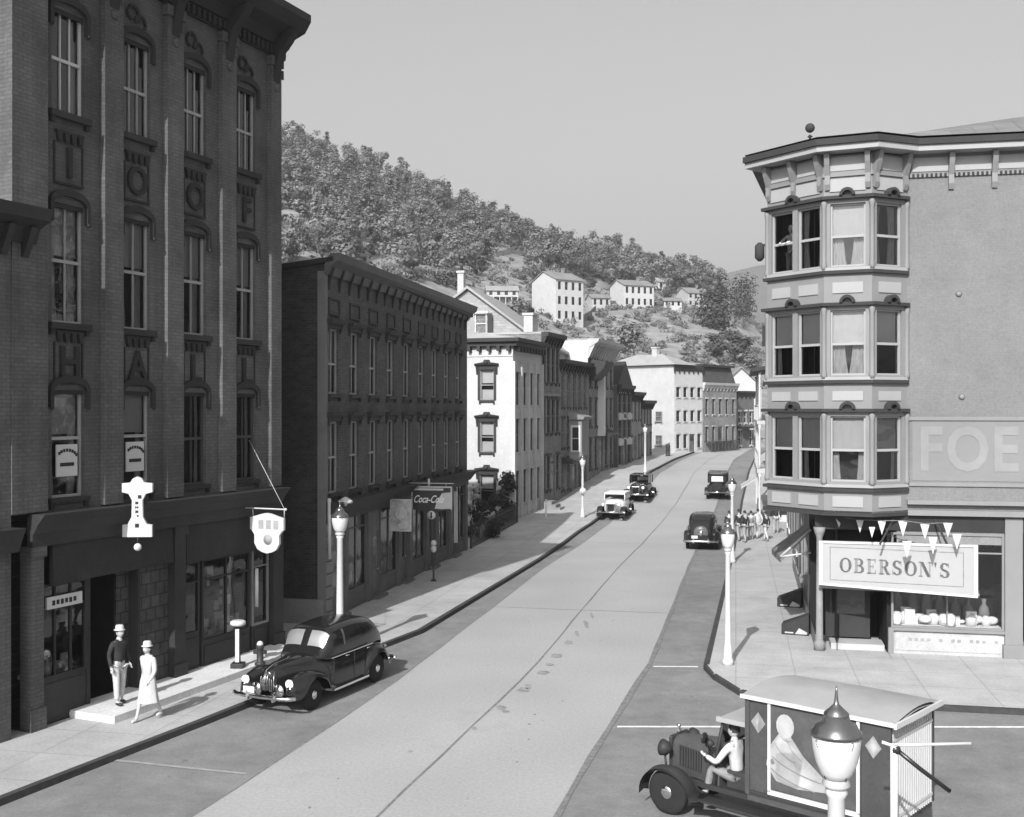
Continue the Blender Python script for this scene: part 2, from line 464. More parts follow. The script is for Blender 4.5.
# joints: centre joint, edge joints, transverse joints and tar patches
b = MB(); rj = random.Random(3)
def path_ribbon(b, fx, Y0, Y1, w, dz):
    Yl = list(np.arange(Y0, Y1, 2.0)) + [Y1]
    P = []
    for Y in Yl:
        ww = w*(.6+.8*rj.random()); x = fx(Y)+rj.uniform(-.02, .02)
        P.append([(x-ww/2, Y, g(Y)+dz), (x+ww/2, Y, g(Y)+dz)])
    b.grid(P, smooth=False, flip=True)
ctr = lambda Y: (tS(Y)+tR(Y))/2+.05
path_ribbon(b, ctr, 0, 126, .05, .011)
path_ribbon(b, tR, 0, 126, .13, .0105)
path_ribbon(b, tS, 0, 126, .04, .0105)
for Y in (11, 38.5, 57, 76, 95):
    n = 14; P = []
    for i in range(n+1):
        x = tS(Y)+(tR(Y)-tS(Y))*i/n; yy = Y-.2*(x-tS(Y))+rj.uniform(-.015, .015)
        P.append([(x, yy-.012, g(yy)+.0125), (x, yy+.02, g(yy)+.0125)])
    b.grid(P, smooth=False)
struct(b, 'road_joint', M_joint)
b = MB()
for (px, py, rx, ry) in [(543,673,.16,.10),(557,656,.17,.13),(569,643,.12,.13),(586,624,.07,.3),(577,634,.07,.2),(524,690,.16,.12),(528,687,.09,.1),(501,708,.13,.09),(506,712,.1,.05),(474,729,.06,.06),(410,752,.05,.03),(592,616,.05,.22),(550,665,.1,.08)]:
    Y = CAMZ*F/(py-CY); X = XA(px, Y); n = 14
    pts = [(X+rx*math.cos(2*math.pi*i/n)*(1+rj.uniform(-.3,.3)), Y+ry*2*math.sin(2*math.pi*i/n)*(1+rj.uniform(-.3,.3)), .0145) for i in range(n)]
    b.add(pts, [tuple(range(n))])
struct(b, 'road_patch', mat('road_patch_tar', .235, var=.35, scale=4))
rc = random.Random(21)
b = MB()
for _ in range(90):
    Y = 19+60*rc.random()**1.4; ln = rc.choice((.27, .74, .72, .3)); X = tS(Y)+(tR(Y)-tS(Y))*ln+rc.gauss(0, .16); r_ = rc.uniform(.01, .03); n = 7
    b.add([(X+r_*math.cos(2*math.pi*i/n)*rc.uniform(.7, 1.3), Y+r_*1.6*math.sin(2*math.pi*i/n)*rc.uniform(.7, 1.3), g(Y)+.0125) for i in range(n)], [tuple(range(n))])
for _ in range(120):
    Y = 19+50*rc.random(); X = (lerp_tab(CURB_L, Y)+tS(Y))/2+rc.gauss(0, .3) if rc.random() < .5 else tR(Y)+1.4+rc.gauss(0, .4); r_ = rc.uniform(.02, .07); n = 8
    b.add([(X+r_*math.cos(2*math.pi*i/n)*rc.uniform(.6, 1.3), Y+r_*1.6*math.sin(2*math.pi*i/n)*rc.uniform(.6, 1.3), g(Y)+.0055) for i in range(n)], [tuple(range(n))])
struct(b, 'road_oil_spots', mat('oil_spot', .17, var=.4, scale=5))
# painted lines on the parking lane
b = MB()
for Y, x1 in ((29.6, 5.0), (24.0, 12)):
    x0 = tR(Y)+.15; w = .055
    b.quad((x0, Y-w, .01), (x1, Y-w-.03, .01), (x1, Y+w-.03, .01), (x0, Y+w, .01))
struct(b, 'road_marking', M_stripe)
b = MB(); b.quad((-7.95, 21.7, .01), (-5.04, 20.85, .01), (-5.04, 20.95, .01), (-7.95, 21.8, .01)); struct(b, 'road_crack_seal', mat('crack_seal', .27, var=.2, scale=5))

def walk(name, inner, outer, Y0, Y1, hgt=.13, curbside=1):
    b, P = strip(inner, outer, Y0, Y1, hgt, nx=5)
    struct(b, name, M_walk)
    c = MB(); w = .16*curbside
    for A, B in zip(P, P[1:]):
        a, d = A[-1], B[-1]
        v = [(a[0], a[1], a[2]-hgt), (d[0], d[1], d[2]-hgt), (d[0], d[1], d[2]+.004), (a[0], a[1], a[2]+.004), (a[0]-w, a[1], a[2]+.004), (d[0]-w, d[1], d[2]+.004)]
        c.add(v, [(0,1,2,3), (3,2,5,4)] if curbside > 0 else [(0,3,2,1), (3,4,5,2)])
    struct(c, name.replace('sidewalk', 'kerb'), M_curb)
walk('sidewalk', lambda Y: lerp_tab(FAC_L, Y)-1.5, T(CURB_L), -40, 126)
walk('sidewalk', lambda Y: lerp_tab(FAC_R, Y)+2.0, T(CURB_R), 29.3, 126, curbside=-1)
# corner apron of sidewalk in front of the shop, along the side street
b = MB(); poly = [(5.1, 29.3), (5.15, 28.2), (5.5, 26.6), (6.1, 26.0), (30, 21.2), (30, 31.1), (10.56, 31.1), (10.25, 29.3)]
b.add([(x, y, .13) for x, y in poly], [tuple(range(len(poly)))])
struct(b, 'sidewalk', M_walk)
b = MB(); e = poly[:5]
for (x0, y0), (x1, y1) in zip(e, e[1:]):
    b.quad((x0, y0, 0), (x1, y1, 0), (x1, y1, .134), (x0, y0, .134))
    b.quad((x0, y0, .134), (x1, y1, .134), (x1+.06, y1+.15, .134), (x0+.1, y0+.1, .134))
struct(b, 'kerb', M_curb)
# raised step of pavement in front of the hall
HO = (-10.22, 23.18); HD = (.3987, .917)
HRZ = math.atan2(HD[1], HD[0])
def along(O, D, u, v, z=0):   # u along facade, v outward
    return (O[0]+D[0]*u+D[1]*v, O[1]+D[1]*u-D[0]*v, z)
b = MB()
st = [along(HO, HD, 1.2, -.3), along(HO, HD, 1.2, 1.25), along(HO, HD, 7.0, 1.15), along(HO, HD, 8.6, .75), along(HO, HD, 8.9, -.3)]
b.prism([(p[0], p[1]) for p in st], .13, .29)
struct(b, 'pavement_step', mat('step_concrete', .55, var=.1, bump=.15))

# ================================================================ HALL (left foreground, letters on the front)
HALL = thing('brick_hall', 'tall four-storey painted brick hall with raised lettering and arched windows, foreground left', 'building', (HO[0], HO[1], 0), HRZ)
W = 8.855
bays = [W-8.02, W-5.79, W-3.65, W-1.51]      # measured from the left end
bays = [1.125, 3.227, 5.30, 7.395]
HF = [(13.42, 2.25), (8.82, 2.62), (5.0, 2.36)]    # sill height, window height
ww = .92
ops = [(x-ww/2, z, x+ww/2, z+h) for x in bays for z, h in HF]
b = MB(); b.wall(-.5, W, 4.72, 17.6, ops, rev=.2)
b.M = Matrix.Translation((W, 0, 0)) @ Matrix.Rotation(R(90), 4, 'Z'); b.wall(0, 14, .1, 17.6)
b.M = Matrix.Translation((-.5, 14, 0)) @ Matrix.Rotation(R(-90), 4, 'Z'); b.wall(0, 14, .1, 17.6)
b.M = Matrix.Translation((W, 14, 0)) @ Matrix.Rotation(R(180), 4, 'Z'); b.wall(0, W, .1, 17.6)
b.M = None
b.build('wall', M_hall, HALL)
pil = [(-.52, .42), (2.075, 2.66), (4.155, 4.74), (6.25, 6.83), (8.39, W+.01)]
for a, c in pil:
    b = MB(); b.box(a, c, -.15, .0, 4.76, 16.6); b.box(a-.05, c+.05, -.2, .0, 16.6, 16.85)
    for k in range(5): b.box(a+.02+k*.12, a+.08+k*.12, -.17, -.13, 16.3, 16.55)
    # small carved rosette
    b.lathe([(.13, .02), (.09, .06), (.02, .06)], ((a+c)/2, -.13, 16.0), 10, 'y')
    b.build('pilaster', M_hall, HALL)
win_proto('hall_a', ww, 2.25, M_frame, (.48,), 2, (.12, .14, .14), 'arch', blind=.0, curtain=.0, hm=M_hallsill)
win_proto('hall_b', ww, 2.62, M_frame, (.52,), 1, (.12, .14, .14), 'arch', blind=.42, curtain=.8, bm=M_blinddk, hm=M_hallsill)
win_proto('hall_c', ww, 2.36, M_frame, (.55,), 0, (.10, .1, .1), 'arch', blind=.4, curtain=.55, bm=M_blinddk, hm=M_hallsill)
win_proto('hall_d', ww, 2.36, M_framedk, (.5,), 1, (.10, .1, .1), 'arch', curtain=.3, hm=M_hallsill)
win_proto('hall_e', ww, 2.25, M_white, (.52,), 2, (.12, .14, .14), 'arch', curtain=.4, hm=M_hallsill)
for i, x in enumerate(bays):
    for r, (z, h) in enumerate(HF):
        key = ('hall_e' if i == 0 else 'hall_a', 'hall_b', 'hall_c' if i < 2 else 'hall_d')[r]
        win(key, HALL, x, z)
# letter panels: dentil comb, panel frame and a raised letter
for row, (txt, zc) in enumerate((('IOOF', 12.35), ('HALL', 7.98))):
    for i, x in enumerate(bays):
        b = MB()
        for k in range(4):
            x0 = x-.36+k*.2; b.extr_y([(x0, zc+.62), (x0+.14, zc+.62), (x0+.11, zc+.42), (x0+.03, zc+.42)], -.09, 0)
        b.box(x-.4, x+.4, -.09, 0, zc+.62, zc+.67)
        b.box(x-.42, x-.38, -.03, 0, zc-.45, zc+.42); b.box(x+.38, x+.42, -.03, 0, zc-.45, zc+.42); b.box(x-.42, x+.42, -.05, 0, zc-.5, zc-.45)
        pn = b.build('letter_panel', M_hallsill, HALL)
        put_mesh(text_mesh(txt[i], .95, .08, bold=.012, name='letter', m=M_letter), 'letter', pn, (x, -.05, zc-.04), scale=(.9, 1, 1))
# carved ornaments above the top windows
for x in bays:
    b = MB(); z = 16.2
    for s, c in ((1, (-.14, .1)), (-1, (.1, -.08))):
        pts = [(x+c[0]+.17*math.cos(t)*s, -.05, z+c[1]+.17*math.sin(t)) for t in np.linspace(0, 4.4, 12)]
        b.tube(pts, .04, 6)
    b.ball((x, -.05, z), .09, 8, 6, (1, .6, 1))
    b.build('carved_ornament', M_hallsill, HALL)
# cornice
b = MB()
b.extr_x([(-.95, 18.1), (0, 18.1), (0, 17.2), (-.2, 17.2), (-.35, 17.45), (-.75, 17.6), (-.95, 17.9)], -.6, W+.3)
b.box(-.6, W+.28, -.1, 0, 16.9, 17.198)
b.build('cornice', M_hallsill, HALL)
b = MB()
for k in range(44):
    x = .1+k*.205; b.box(x, x+.1, -.2, -.1, 16.92, 17.15)
b.build_each('dentil', M_hallsill, HALL)
for x in (.1, 2.37, 4.45, 6.54, 8.62):
    b = MB(); b.extr_x([(-.85, 17.55), (0, 17.55), (0, 16.2), (-.16, 16.15), (-.22, 16.5), (-.35, 16.95), (-.6, 17.2)], x-.14, x+.14)
    b.build('cornice_bracket', M_hallsill, HALL)
b = MB(); b.box(0, W, .02, 13.98, 17.602, 17.75); b.build('roof', M_tin, HALL)
# side cornice return at the alley
b = MB(); b.extr_y([(W, 18.1), (W+.3, 18.1), (W+.28, 17.6), (W+.1, 17.2), (W, 17.2)], 0, 3); b.build('cornice', M_hallsill, HALL)
# shop front band
b = MB()
b.extr_x([(-.5, 4.72), (0.0, 4.72), (0.0, 4.3), (-.18, 4.3), (-.3, 4.5)], .0, W)
b.box(0, W, -.16, 0, 4.02, 4.298)
b.build('shop_cornice', M_dktrim, HALL)
b = MB(); b.extr_x([(-.09, 4.02), (0, 4.02), (0, 3.15), (-.12, 3.15)], .6, 4.4); b.extr_x([(-.09, 4.02), (0, 4.02), (0, 3.05), (-.12, 3.05)], 4.9, 8.4)
b.build('rolled_awning', M_canvasdk, HALL)
for x, w, m_ in ((.0, .34, M_hall), (4.45, .4, M_dktrim), (8.55, .45, M_dktrim)):
    b = MB(); b.box(x, x+w, -.12, .2, .13, 4.02); b.box(x-.04, x+w+.04, -.16, -.12, .13, .6); b.box(x-.04, x+w+.04, -.17, -.12, 3.8, 4.02)
    b.build('shop_pilaster', m_, HALL)
# left shop: display window, door recess, second display window
def shop_window(par, x0, x1, z0, z1, y, fm, munt=1, bulk=None, items=0, seed=1):
    b = MB(); t = .06
    b.box(x0, x0+t, y, y+.1, z0, z1); b.box(x1-t, x1, y, y+.1, z0, z1); b.box(x0+t, x1-t, y, y+.1, z0, z0+t); b.box(x0+t, x1-t, y, y+.1, z1-t, z1)
    for k in range(1, munt): xx = x0+(x1-x0)*k/munt; b.box(xx-.02, xx+.02, y+.01, y+.09, z0+t, z1-t)
    b.box(x0+t, x1-t, y+.01, y+.09, z1-.55, z1-.51)
    o = b.build('shop_window', fm, par)
    b = MB(); b.quad((x0+t, y+.05, z0+t), (x1-t, y+.05, z0+t), (x1-t, y+.05, z1-t), (x0+t, y+.05, z1-t)); b.build('pane', M_glass, o)
    if bulk:
        b = MB(); b.box(x0, x1, y+.02, y+.12, bulk[0], z0); b.box(x0+.1, x1-.1, y, y+.02, bulk[0]+.1, z0-.1); b.build('bulkhead', bulk[1], o)
    if items:
        rr = random.Random(seed); b = MB()
        for k in range(items):
            xx = x0+.15+(x1-x0-.3)*(k+.5)/items; hh = rr.uniform(.12, .5); yy = y+.2+rr.random()*.3
            if rr.random() < .5: b.lathe([(.05+.08*rr.random(), 0), (.09, hh*.5), (.05, hh)], (xx, yy, z0+t), 8)
            else: b.box(xx-.1, xx+.1, yy, yy+.05, z0+t, z0+t+hh)
        b.box(x0+t, x1-t, y+.12, y+.7, z0-.02, z0+t)
        b.build('display', M_signg if seed < 50 else M_signw, o)
    return o
b = MB(); b.box(.0, W, 1.6, 1.7, .1, 4.3); b.box(0, W, -.0+.02, 1.6, 4.3, 4.4); b.box(0, W, .02, 1.6, .08, .16)
b.build('shop_interior_wall', mat('interior_dark', .015, var=.5, scale=2, brick=dict(w=.5, h=.35, m=.02, mortar=1.8)), HALL)
ow = shop_window(HALL, .34, 1.7, 1.1, 3.15, .02, M_dktrim, 3, (.16, M_dktrim), 6, 3)
b = MB(); b.box(.5, 1.5, -.04, .015, 2.62, 2.88); sg = b.build('shop_sign', M_signw, ow)
b = MB()
for k in range(6): b.box(.64+k*.12, .72+k*.12, -.046, -.041, 2.69+.01*(k % 2), 2.80)
b.build('lettering', M_letter, sg)
b = MB(); b.box(1.7, 1.8, .02, 1.58, .16, 4.3); b.box(3.3, 3.38, .02, 1.58, .16, 4.3); b.build('recess_wall', M_dktrim, HALL)
b = MB(); b.box(1.86, 2.75, 1.45, 1.58, .17, 2.4); dr = b.build('door', M_dktrim, HALL)
b = MB(); b.quad((1.95, 1.44, 1.0), (2.65, 1.44, 1.0), (2.65, 1.44, 2.3), (1.95, 1.44, 2.3)); b.build('pane', M_glass, dr)
b = MB(); b.ball((2.7, 1.42, 1.05), .04); b.build('handle', M_chrome, dr)
M_tile = mat('glazed_tile_wall', .07, var=.4, scale=3, brick=dict(w=.32, h=.3, m=.02, mortar=.4), rough=.4)
b = MB(); b.box(2.9, 3.3, .3, .36, .16, 3.6); b.box(3.38, 4.45, .10, .16, .16, 3.15); b.build('tiled_pier', M_tile, HALL)
shop_window(HALL, 4.9, 5.55, 1.2, 3.05, .02, M_dktrim, 1, (.3, M_dktrim), 0)
ow = shop_window(HALL, 5.65, 7.65, .9, 3.05, .02, M_dktrim, 2, (.16, M_dktrim), 7, 5)
b = MB(); rr = random.Random(9)
for k in range(26):
    x = 5.8+rr.random()*1.7; z = 1.1+rr.random()*1.5; s = .04+.09*rr.random()
    b.box(x-s, x+s, .25+.1*rr.random(), .36, z-s, z+s*1.5)
b.build('window_stickers', M_signg, ow)
shop_window(HALL, 7.75, 8.5, .95, 3.1, .02, M_mid, 1, (.2, M_dktrim), 0)
# paper signs in two second floor windows
for x in bays[:2]:
    b = MB(); b.box(x-.30, x+.30, .03, .06, 5.46, 6.16)
    p = b.build('window_sign', M_signw, HALL)
    b = MB(); b.box(x-.2, x+.2, .024, .03, 5.68, 5.76); 
    n = 8
    for k in range(n):
        a = math.pi*(.15+.7*k/n); b.box(x+.3*math.cos(a)-.03, x+.3*math.cos(a)+.03, .024, .03, 5.80+.2*math.sin(a), 5.87+.2*math.sin(a))
    b.build('lettering', M_letter, p)

# ================================================================ NEIGHBOUR at the left edge
O = along(HO, HD, -7.0, .12)
NB = thing('brick_shop', 'dark brick building with projecting cornice at the left edge beside the tall hall', 'building', (O[0], O[1], 0), HRZ)
b = MB(); ops = [(1.0+k*1.9, z, 1.9+k*1.9, z+2) for k in range(3) for z in (4.8, 7.9)]
b.wall(0, 6.48, 3.9, 10.9, ops); b.wall(0, 6.48, .1, .7)
for x0, x1 in ((0, .4), (3.0, 3.4), (6.08, 6.48)): b.wall(x0, x1, .7, 3.9)
b.M = Matrix.Translation((6.48, 0, 0)) @ Matrix.Rotation(R(90), 4, 'Z'); b.wall(0, 12, .1, 10.9)
b.M = Matrix.Translation((0, 12, 0)) @ Matrix.Rotation(R(-90), 4, 'Z'); b.wall(0, 12, .1, 10.9); b.M = None
b.build('wall', M_hall, NB)
win_proto('nb', .9, 2.0, M_frame, (.5,), 1, (.1, .1, .1), 'flat', blind=.4, hm=M_hallsill)
for k in range(3):
    for z in (4.8, 7.9): win('nb', NB, 1.45+k*1.9, z)
b = MB(); b.extr_x([(-.55, 11.1), (0, 11.1), (0, 10.4), (-.1, 10.4), (-.2, 10.7), (-.5, 10.85)], -.1, 7.05)
for k in range(13): b.extr_x([(-.35, 10.7), (0, 10.7), (0, 10.1), (-.1, 10.1)], .1+k*.55, .25+k*.55)
b.build('cornice', M_dktrim, NB)
b = MB(); b.box(0, 6.48, .02, 12, 10.9, 11.0); b.build('roof', M_tin, NB)
b = MB(); b.extr_x([(-.4, 4.5), (0, 4.5), (0, 4.0), (-.2, 4.0)], -.1, 6.5); b.build('shop_cornice', M_dktrim, NB)
shop_window(NB, .4, 3.0, .7, 3.9, .05, M_dktrim, 2, None, 5, 8)
shop_window(NB, 3.4, 6.08, .7, 3.9, .05, M_dktrim, 2, None, 5, 9)
b = MB(); b.box(0.1, 6.4, 1.2, 1.3, .1, 4); b.build('shop_interior_wall', M_room, NB)

# ================================================================ LONG DARK BRICK BLOCK
LO = (-5.9, 34.8); LD = (.1988, .98); LRZ = math.atan2(LD[1], LD[0]); LW = 18.75
BL = thing('brick_block', 'long dark three-storey brick block with nine bays of capped windows', 'building', (LO[0], LO[1], 0), LRZ)
bx = [.72, 2.68, 4.66, 6.7, 8.75, 10.85, 12.9, 14.95, 17.0]
ops = [(x-.46, z, x+.46, z+h) for x in bx for z, h in ((7.42, 2.1), (4.22, 2.3))]
b = MB(); b.wall(0, LW, 3.95, 11.5, ops, rev=.16)
b.M = Matrix.Translation((LW, 0, 0)) @ Matrix.Rotation(R(90), 4, 'Z'); b.wall(0, 13, 0, 11.3); b.M = None
b.build('wall', M_dkbrick, BL)
b = MB(); b.M = Matrix.Translation((0, 13, 0)) @ Matrix.Rotation(R(-90), 4, 'Z')
n = 13
v = [(0, 0, 0), (13, 0, 0), (13, 0, 11.6), (0, 0, 10.2)]
b.quad(*v); b.M = None
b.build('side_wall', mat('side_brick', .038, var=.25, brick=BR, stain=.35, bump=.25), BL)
b = MB(); b.quad((-.05, -.02, .0), (.12, -.02, .0), (.12, -.02, 11.3), (-.05, -.02, 11.3)); b.box(-.05, .12, -.03, -.0, 0, 11.3); b.box(-.055, -.02, .0, .25, .0, 11.3)
b.build('corner_board', mat('corner_board_paint', .16, var=.15), BL)
b = MB(); b.box(-.06, 0, .05, 7, .0, .9); b.build('plinth', M_mid, BL)
b = MB()
b.add([(-.1, -.3, 11.75), (LW, -.3, 11.5), (LW, 13, 10.2), (-.1, 13, 10.3), (-.1, -.3, 11.6), (LW, -.3, 11.35), (LW, 13, 10.0), (-.1, 13, 10.1)], [(0,1,2,3), (7,6,5,4), (0,4,5,1), (1,5,6,2), (2,6,7,3), (3,7,4,0)])
b.build('roof', M_dktrim, BL)
b = MB()
for x0, x1 in ((-.1, 9.9), (9.95, LW+.1)):
    b.extr_x([(-.52, 11.85), (-.2, 11.85), (0, 11.5), (0, 11.2), (-.08, 11.2), (-.18, 11.45), (-.45, 11.62)], x0, x1)
b.build('cornice', mat('cornice_paint', .09, var=.2, rough=.5), BL)
b = MB()
for k in range(20):
    x = .25+k*.95; b.extr_x([(-.22, 11.44), (0, 11.44), (0, 10.75), (-.05, 10.72), (-.08, 11.0)], x-.05, x+.05)
b.build_each('cornice_bracket', M_dktrim, BL)
b = MB()
for x in bx:
    b = MB(); b.box(x-.5, x-.44, -.05, 0, 9.95, 10.5); b.box(x+.44, x+.5, -.05, 0, 9.95, 10.5); b.box(x-.44, x+.44, -.05, 0, 9.95, 10.01); b.box(x-.44, x+.44, -.05, 0, 10.44, 10.5)
    b.build('frieze_panel', M_dktrim, BL)
win_proto('bl3', .92, 2.1, M_frame, (.46,), 1, (.08, .12, .12), 'bracket', blind=.5, bm=M_blind, hm=M_dktrim)
win_proto('bl3b', .92, 2.1, M_frame, (.46,), 1, (.08, .12, .12), 'bracket', blind=.25, bm=M_blinddk, curtain=.4, hm=M_dktrim)
win_proto('bl2', .92, 2.3, M_frame, (.5,), 1, (.08, .12, .12), 'bracket', blind=.5, bm=M_blind, hm=M_dktrim)
win_proto('bl2b', .92, 2.3, M_frame, (.5,), 1, (.08, .12, .12), 'bracket', blind=.3, curtain=.35, hm=M_dktrim)
for i, x in enumerate(bx):
    win(('bl3', 'bl3b')[(i*5) % 3 == 1], BL, x, 7.42); win(('bl2', 'bl2b')[(i*7) % 4 == 1], BL, x, 4.22)
b = MB(); b.extr_x([(-.55, 3.98), (0, 3.98), (0, 3.5), (-.1, 3.5), (-.3, 3.75)], 0, LW+.3); b.box(0, LW, -.08, 0, 3.3, 3.5)
b.build('shop_cornice', M_dktrim, BL)
b = MB(); b.box(0.02, LW-.02, 1.3, 1.4, 0, 3.5); b.box(.02, LW-.02, .02, 1.3, 3.5, 3.6); b.build('shop_interior_wall', M_room, BL)
# ground floor: quoin pier, shutters, shop windows, doors
b = MB()
for k in range(8): b.box(.0, .55-.12*(k % 2), -.06, 0, .13+k*.4, .47+k*.4)
b.box(0, .5, 0, .3, .1, 3.5)
b.build('quoin_pier', M_mid, BL)
x = .55
segs = [('door', 1.1), ('pier', .3), ('win', 1.9), ('pier', .5), ('door', 1.0), ('win', 1.9), ('pier', .35), ('door', 1.0), ('pier', .35), ('win', 1.9), ('pier', .4), ('door', 1.0), ('pier', .3), ('win', 1.8), ('pier', .4), ('door', 1.0), ('win', 1.5), ('pier', .4)]
tot = sum(s[1] for s in segs); kx = (LW-.55)/tot
M_door = mat('door_paint', .12, var=.2, rough=.5); M_pier = mat('pier_paint', .11, var=.2)
for i, (k, w_) in enumerate(segs):
    w_ *= kx
    if k == 'pier':
        b = MB(); b.box(x, x+w_, -.04, .3, .1, 3.5); b.build('pier', M_pier, BL)
    elif k == 'door':
        b = MB(); b.box(x, x+w_, .1, .2, 2.5, 3.5); b.box(x, x+.1, .1, .2, .13, 2.5); b.box(x+w_-.1, x+w_, .1, .2, .13, 2.5); b.box(x+.1, x+w_-.1, .14, .2, .2, 2.5); b.box(x, x+w_, -.25, .1, .1, .22)
        d = b.build('door', M_door, BL)
        b = MB(); b.quad((x+.22, .13, 1.1), (x+w_-.22, .13, 1.1), (x+w_-.22, .13, 2.3), (x+.22, .13, 2.3)); b.build('pane', M_glass, d)
        b = MB(); b.ball((x+w_-.17, .11, 1.1), .035); b.build('handle', M_chrome, d)
    else:
        shop_window(BL, x, x+w_, .75, 3.4, .05, M_pier, 2, (.1, M_pier), 6, 11+i)
    x += w_
# downspout on the near corner
b = MB(); b.tube([(.02, -.12, 4.1), (.02, -.12, 2.2)], .06); b.build('downspout', M_white, BL)
# ================================================================ generic row building
def rowhouse(name, label, O, D, W, H, depth, wm, nb, floors, key=None, trim=None, cornice=.5, z0=None, roof=None, parapet=0.0, side='both', gf='door', z_first=0.9, rev=.15, corn_h=.5, sidem=None):
    rz = math.atan2(D[1], D[0]); zb = z0 if z0 is not None else min(g(O[1]), g(O[1]+D[1]*W))
    B = thing(name, label, 'building', (O[0], O[1], zb), rz)
    xs = [W*(i+.5)/nb for i in range(nb)]
    w_, _ = key[1], 0
    ops = []
    for f, (z, h, k) in enumerate(floors):
        for i, x in enumerate(xs):
            if k == 'door' and i == nb//2: ops.append((x-.5, .1, x+.5, .1+h+z-.1))
            else: ops.append((x-w_/2, z, x+w_/2, z+h))
    b = MB(); b.wall(0, W, -.6, H, ops, rev=rev); b.build('wall', wm, B)
    b = MB()
    b.M = Matrix.Translation((W, 0, 0)) @ Matrix.Rotation(R(90), 4, 'Z'); b.wall(0, depth, -.6, H)
    b.M = Matrix.Translation((0, depth, 0)) @ Matrix.Rotation(R(-90), 4, 'Z'); b.wall(0, depth, -.6, H)
    b.M = Matrix.Translation((W, depth, 0)) @ Matrix.Rotation(R(180), 4, 'Z'); b.wall(0, W, -.6, H)
    b.M = None; b.build('side_wall', sidem or wm, B)
    for f, (z, h, k) in enumerate(floors):
        kk = key[0]+'%d' % round(h*100)
        if kk not in WPROTO: win_proto(kk, w_, h, key[2], (.5,), key[6] if len(key) > 6 else 0, (.07, .08, .1), key[3], blind=key[4], hm=key[5])
        for i, x in enumerate(xs):
            if k == 'door' and i == nb//2:
                d = MB(); d.box(x-.5, x+.5, .08, .14, .1, z+h); dd = d.build('door', M_door, B)
                d = MB(); d.quad((x-.3, .075, 1.2), (x+.3, .075, 1.2), (x+.3, .075, z+h-.2), (x-.3, .075, z+h-.2)); d.build('pane', M_glass, dd)
            else: win(kk, B, x, z)
    tm = trim or M_dktrim
    if cornice:
        b = MB(); b.extr_x([(-cornice, H+.1), (0, H+.1), (0, H-corn_h), (-.08, H-corn_h), (-.15, H-corn_h*.5), (-cornice*.9, H-.15)], -.12, W+.12)
        n = int(W/.7)
        for i in range(n+1): b.extr_x([(-cornice*.7, H-.2), (0, H-.2), (0, H-corn_h-.25), (-.08, H-corn_h-.25)], W*i/n-.07, W*i/n+.07)
        b.build('cornice', tm, B)
    b = MB(); b.box(-.02, W+.02, .0, depth, H+.002, H+.12+parapet); b.build('roof', roof or M_tin, B)
    return B
def chimney(par, x, y, z, w, h, m, pots=2, pm=None):
    b = MB(); b.box(x-w/2, x+w/2, y-.3, y+.3, z, z+h); b.box(x-w/2-.07, x+w/2+.07, y-.37, y+.37, z+h, z+h+.15)
    c = b.build('chimney', m, par)
    b = MB()
    for k in range(pots): b.lathe([(.11, 0), (.13, .1), (.09, .35), (.11, .4)], (x-w/2+w*(k+.5)/pots, y, z+h+.15), 10)
    b.build('chimney_pot', pm or M_dktrim, c)
    return c

RD = (.316, .949)
def rowpt(t, v=0): return (.06+RD[0]*t+RD[1]*v, 65+RD[1]*t-RD[0]*v)

# --- white corner house: lit end wall faces the camera
O = (.1, 60.0); rz = math.atan2(RD[1], RD[0])
WH = thing('corner_house', 'white stuccoed house with dark hooded windows and dark eaves past the long brick block', 'building', (.06, 65.0, .15), rz)
b = MB(); b.M = Matrix.Translation((0, 7, 0)) @ Matrix.Rotation(R(-90), 4, 'Z')
ew = [(5.3-.43, 7.35), (5.3-.43, 4.7), (5.3-.43, 1.3)]
EX = 5.37
ops = [(EX-.43, 7.3, EX+.43, 9.1), (EX-.43, 4.2, EX+.43, 6.0), (EX-.43, .95, EX+.43, 2.85)]
ops += [(x-.43+2.0-EX, z, x+.43+2.0-EX, zz) for x in (EX,) for (_, z, _, zz) in ops[:3]]
b.wall(0, 7, -.3, 10.75, ops); b.M = None
b.build('end_wall', M_whitewall, WH)
win_proto('wh', .86, 1.8, M_mid, (.5,), 0, (.05, .1, .12), 'pediment', blind=.42, bm=M_white, hm=M_dktrim, lower_blind=.35)
win_proto('wh1', .86, 1.9, M_framedk, (.5,), 0, (.05, .1, .12), 'pediment', blind=.42, bm=M_white, hm=M_dktrim)
for xx in (EX, 2.0):
    for z, k in ((7.3, 'wh'), (4.2, 'wh'), (.95, 'wh1')):
        win(k, WH, 0, z, rz=R(-90)).location = (0, 7-xx, z)
ops = [(x-.4, z, x+.4, z+2.0) for x in (.8, 2.2, 3.6, 5.0) for z in (7.0, 4.2, 1.1)]
b = MB(); b.wall(0, 5.8, -.3, 10.75, ops)
b.M = Matrix.Translation((5.8, 7, 0)) @ Matrix.Rotation(R(180), 4, 'Z'); b.wall(0, 5.8, -.3, 10.75)
b.M = Matrix.Translation((5.8, 0, 0)) @ Matrix.Rotation(R(90), 4, 'Z'); b.wall(0, 7, -.3, 10.75); b.M = None
b.build('wall', M_midlight, WH)
win_proto('whf', .8, 2.0, M_framedk, (.5,), 0, (.05, .06, .08), 'flat', hm=M_midlight)
for x in (.8, 2.2, 3.6, 5.0):
    for z in (7.0, 4.2, 1.1): win('whf', WH, x, z)
for x in (.05, 1.5, 2.9, 4.3, 5.75):
    b = MB(); b.box(x-.12, x+.12, -.14, 0, .1, 9.6); b.build('pilaster', M_midlight if x > 1 else M_white, WH)
b = MB()
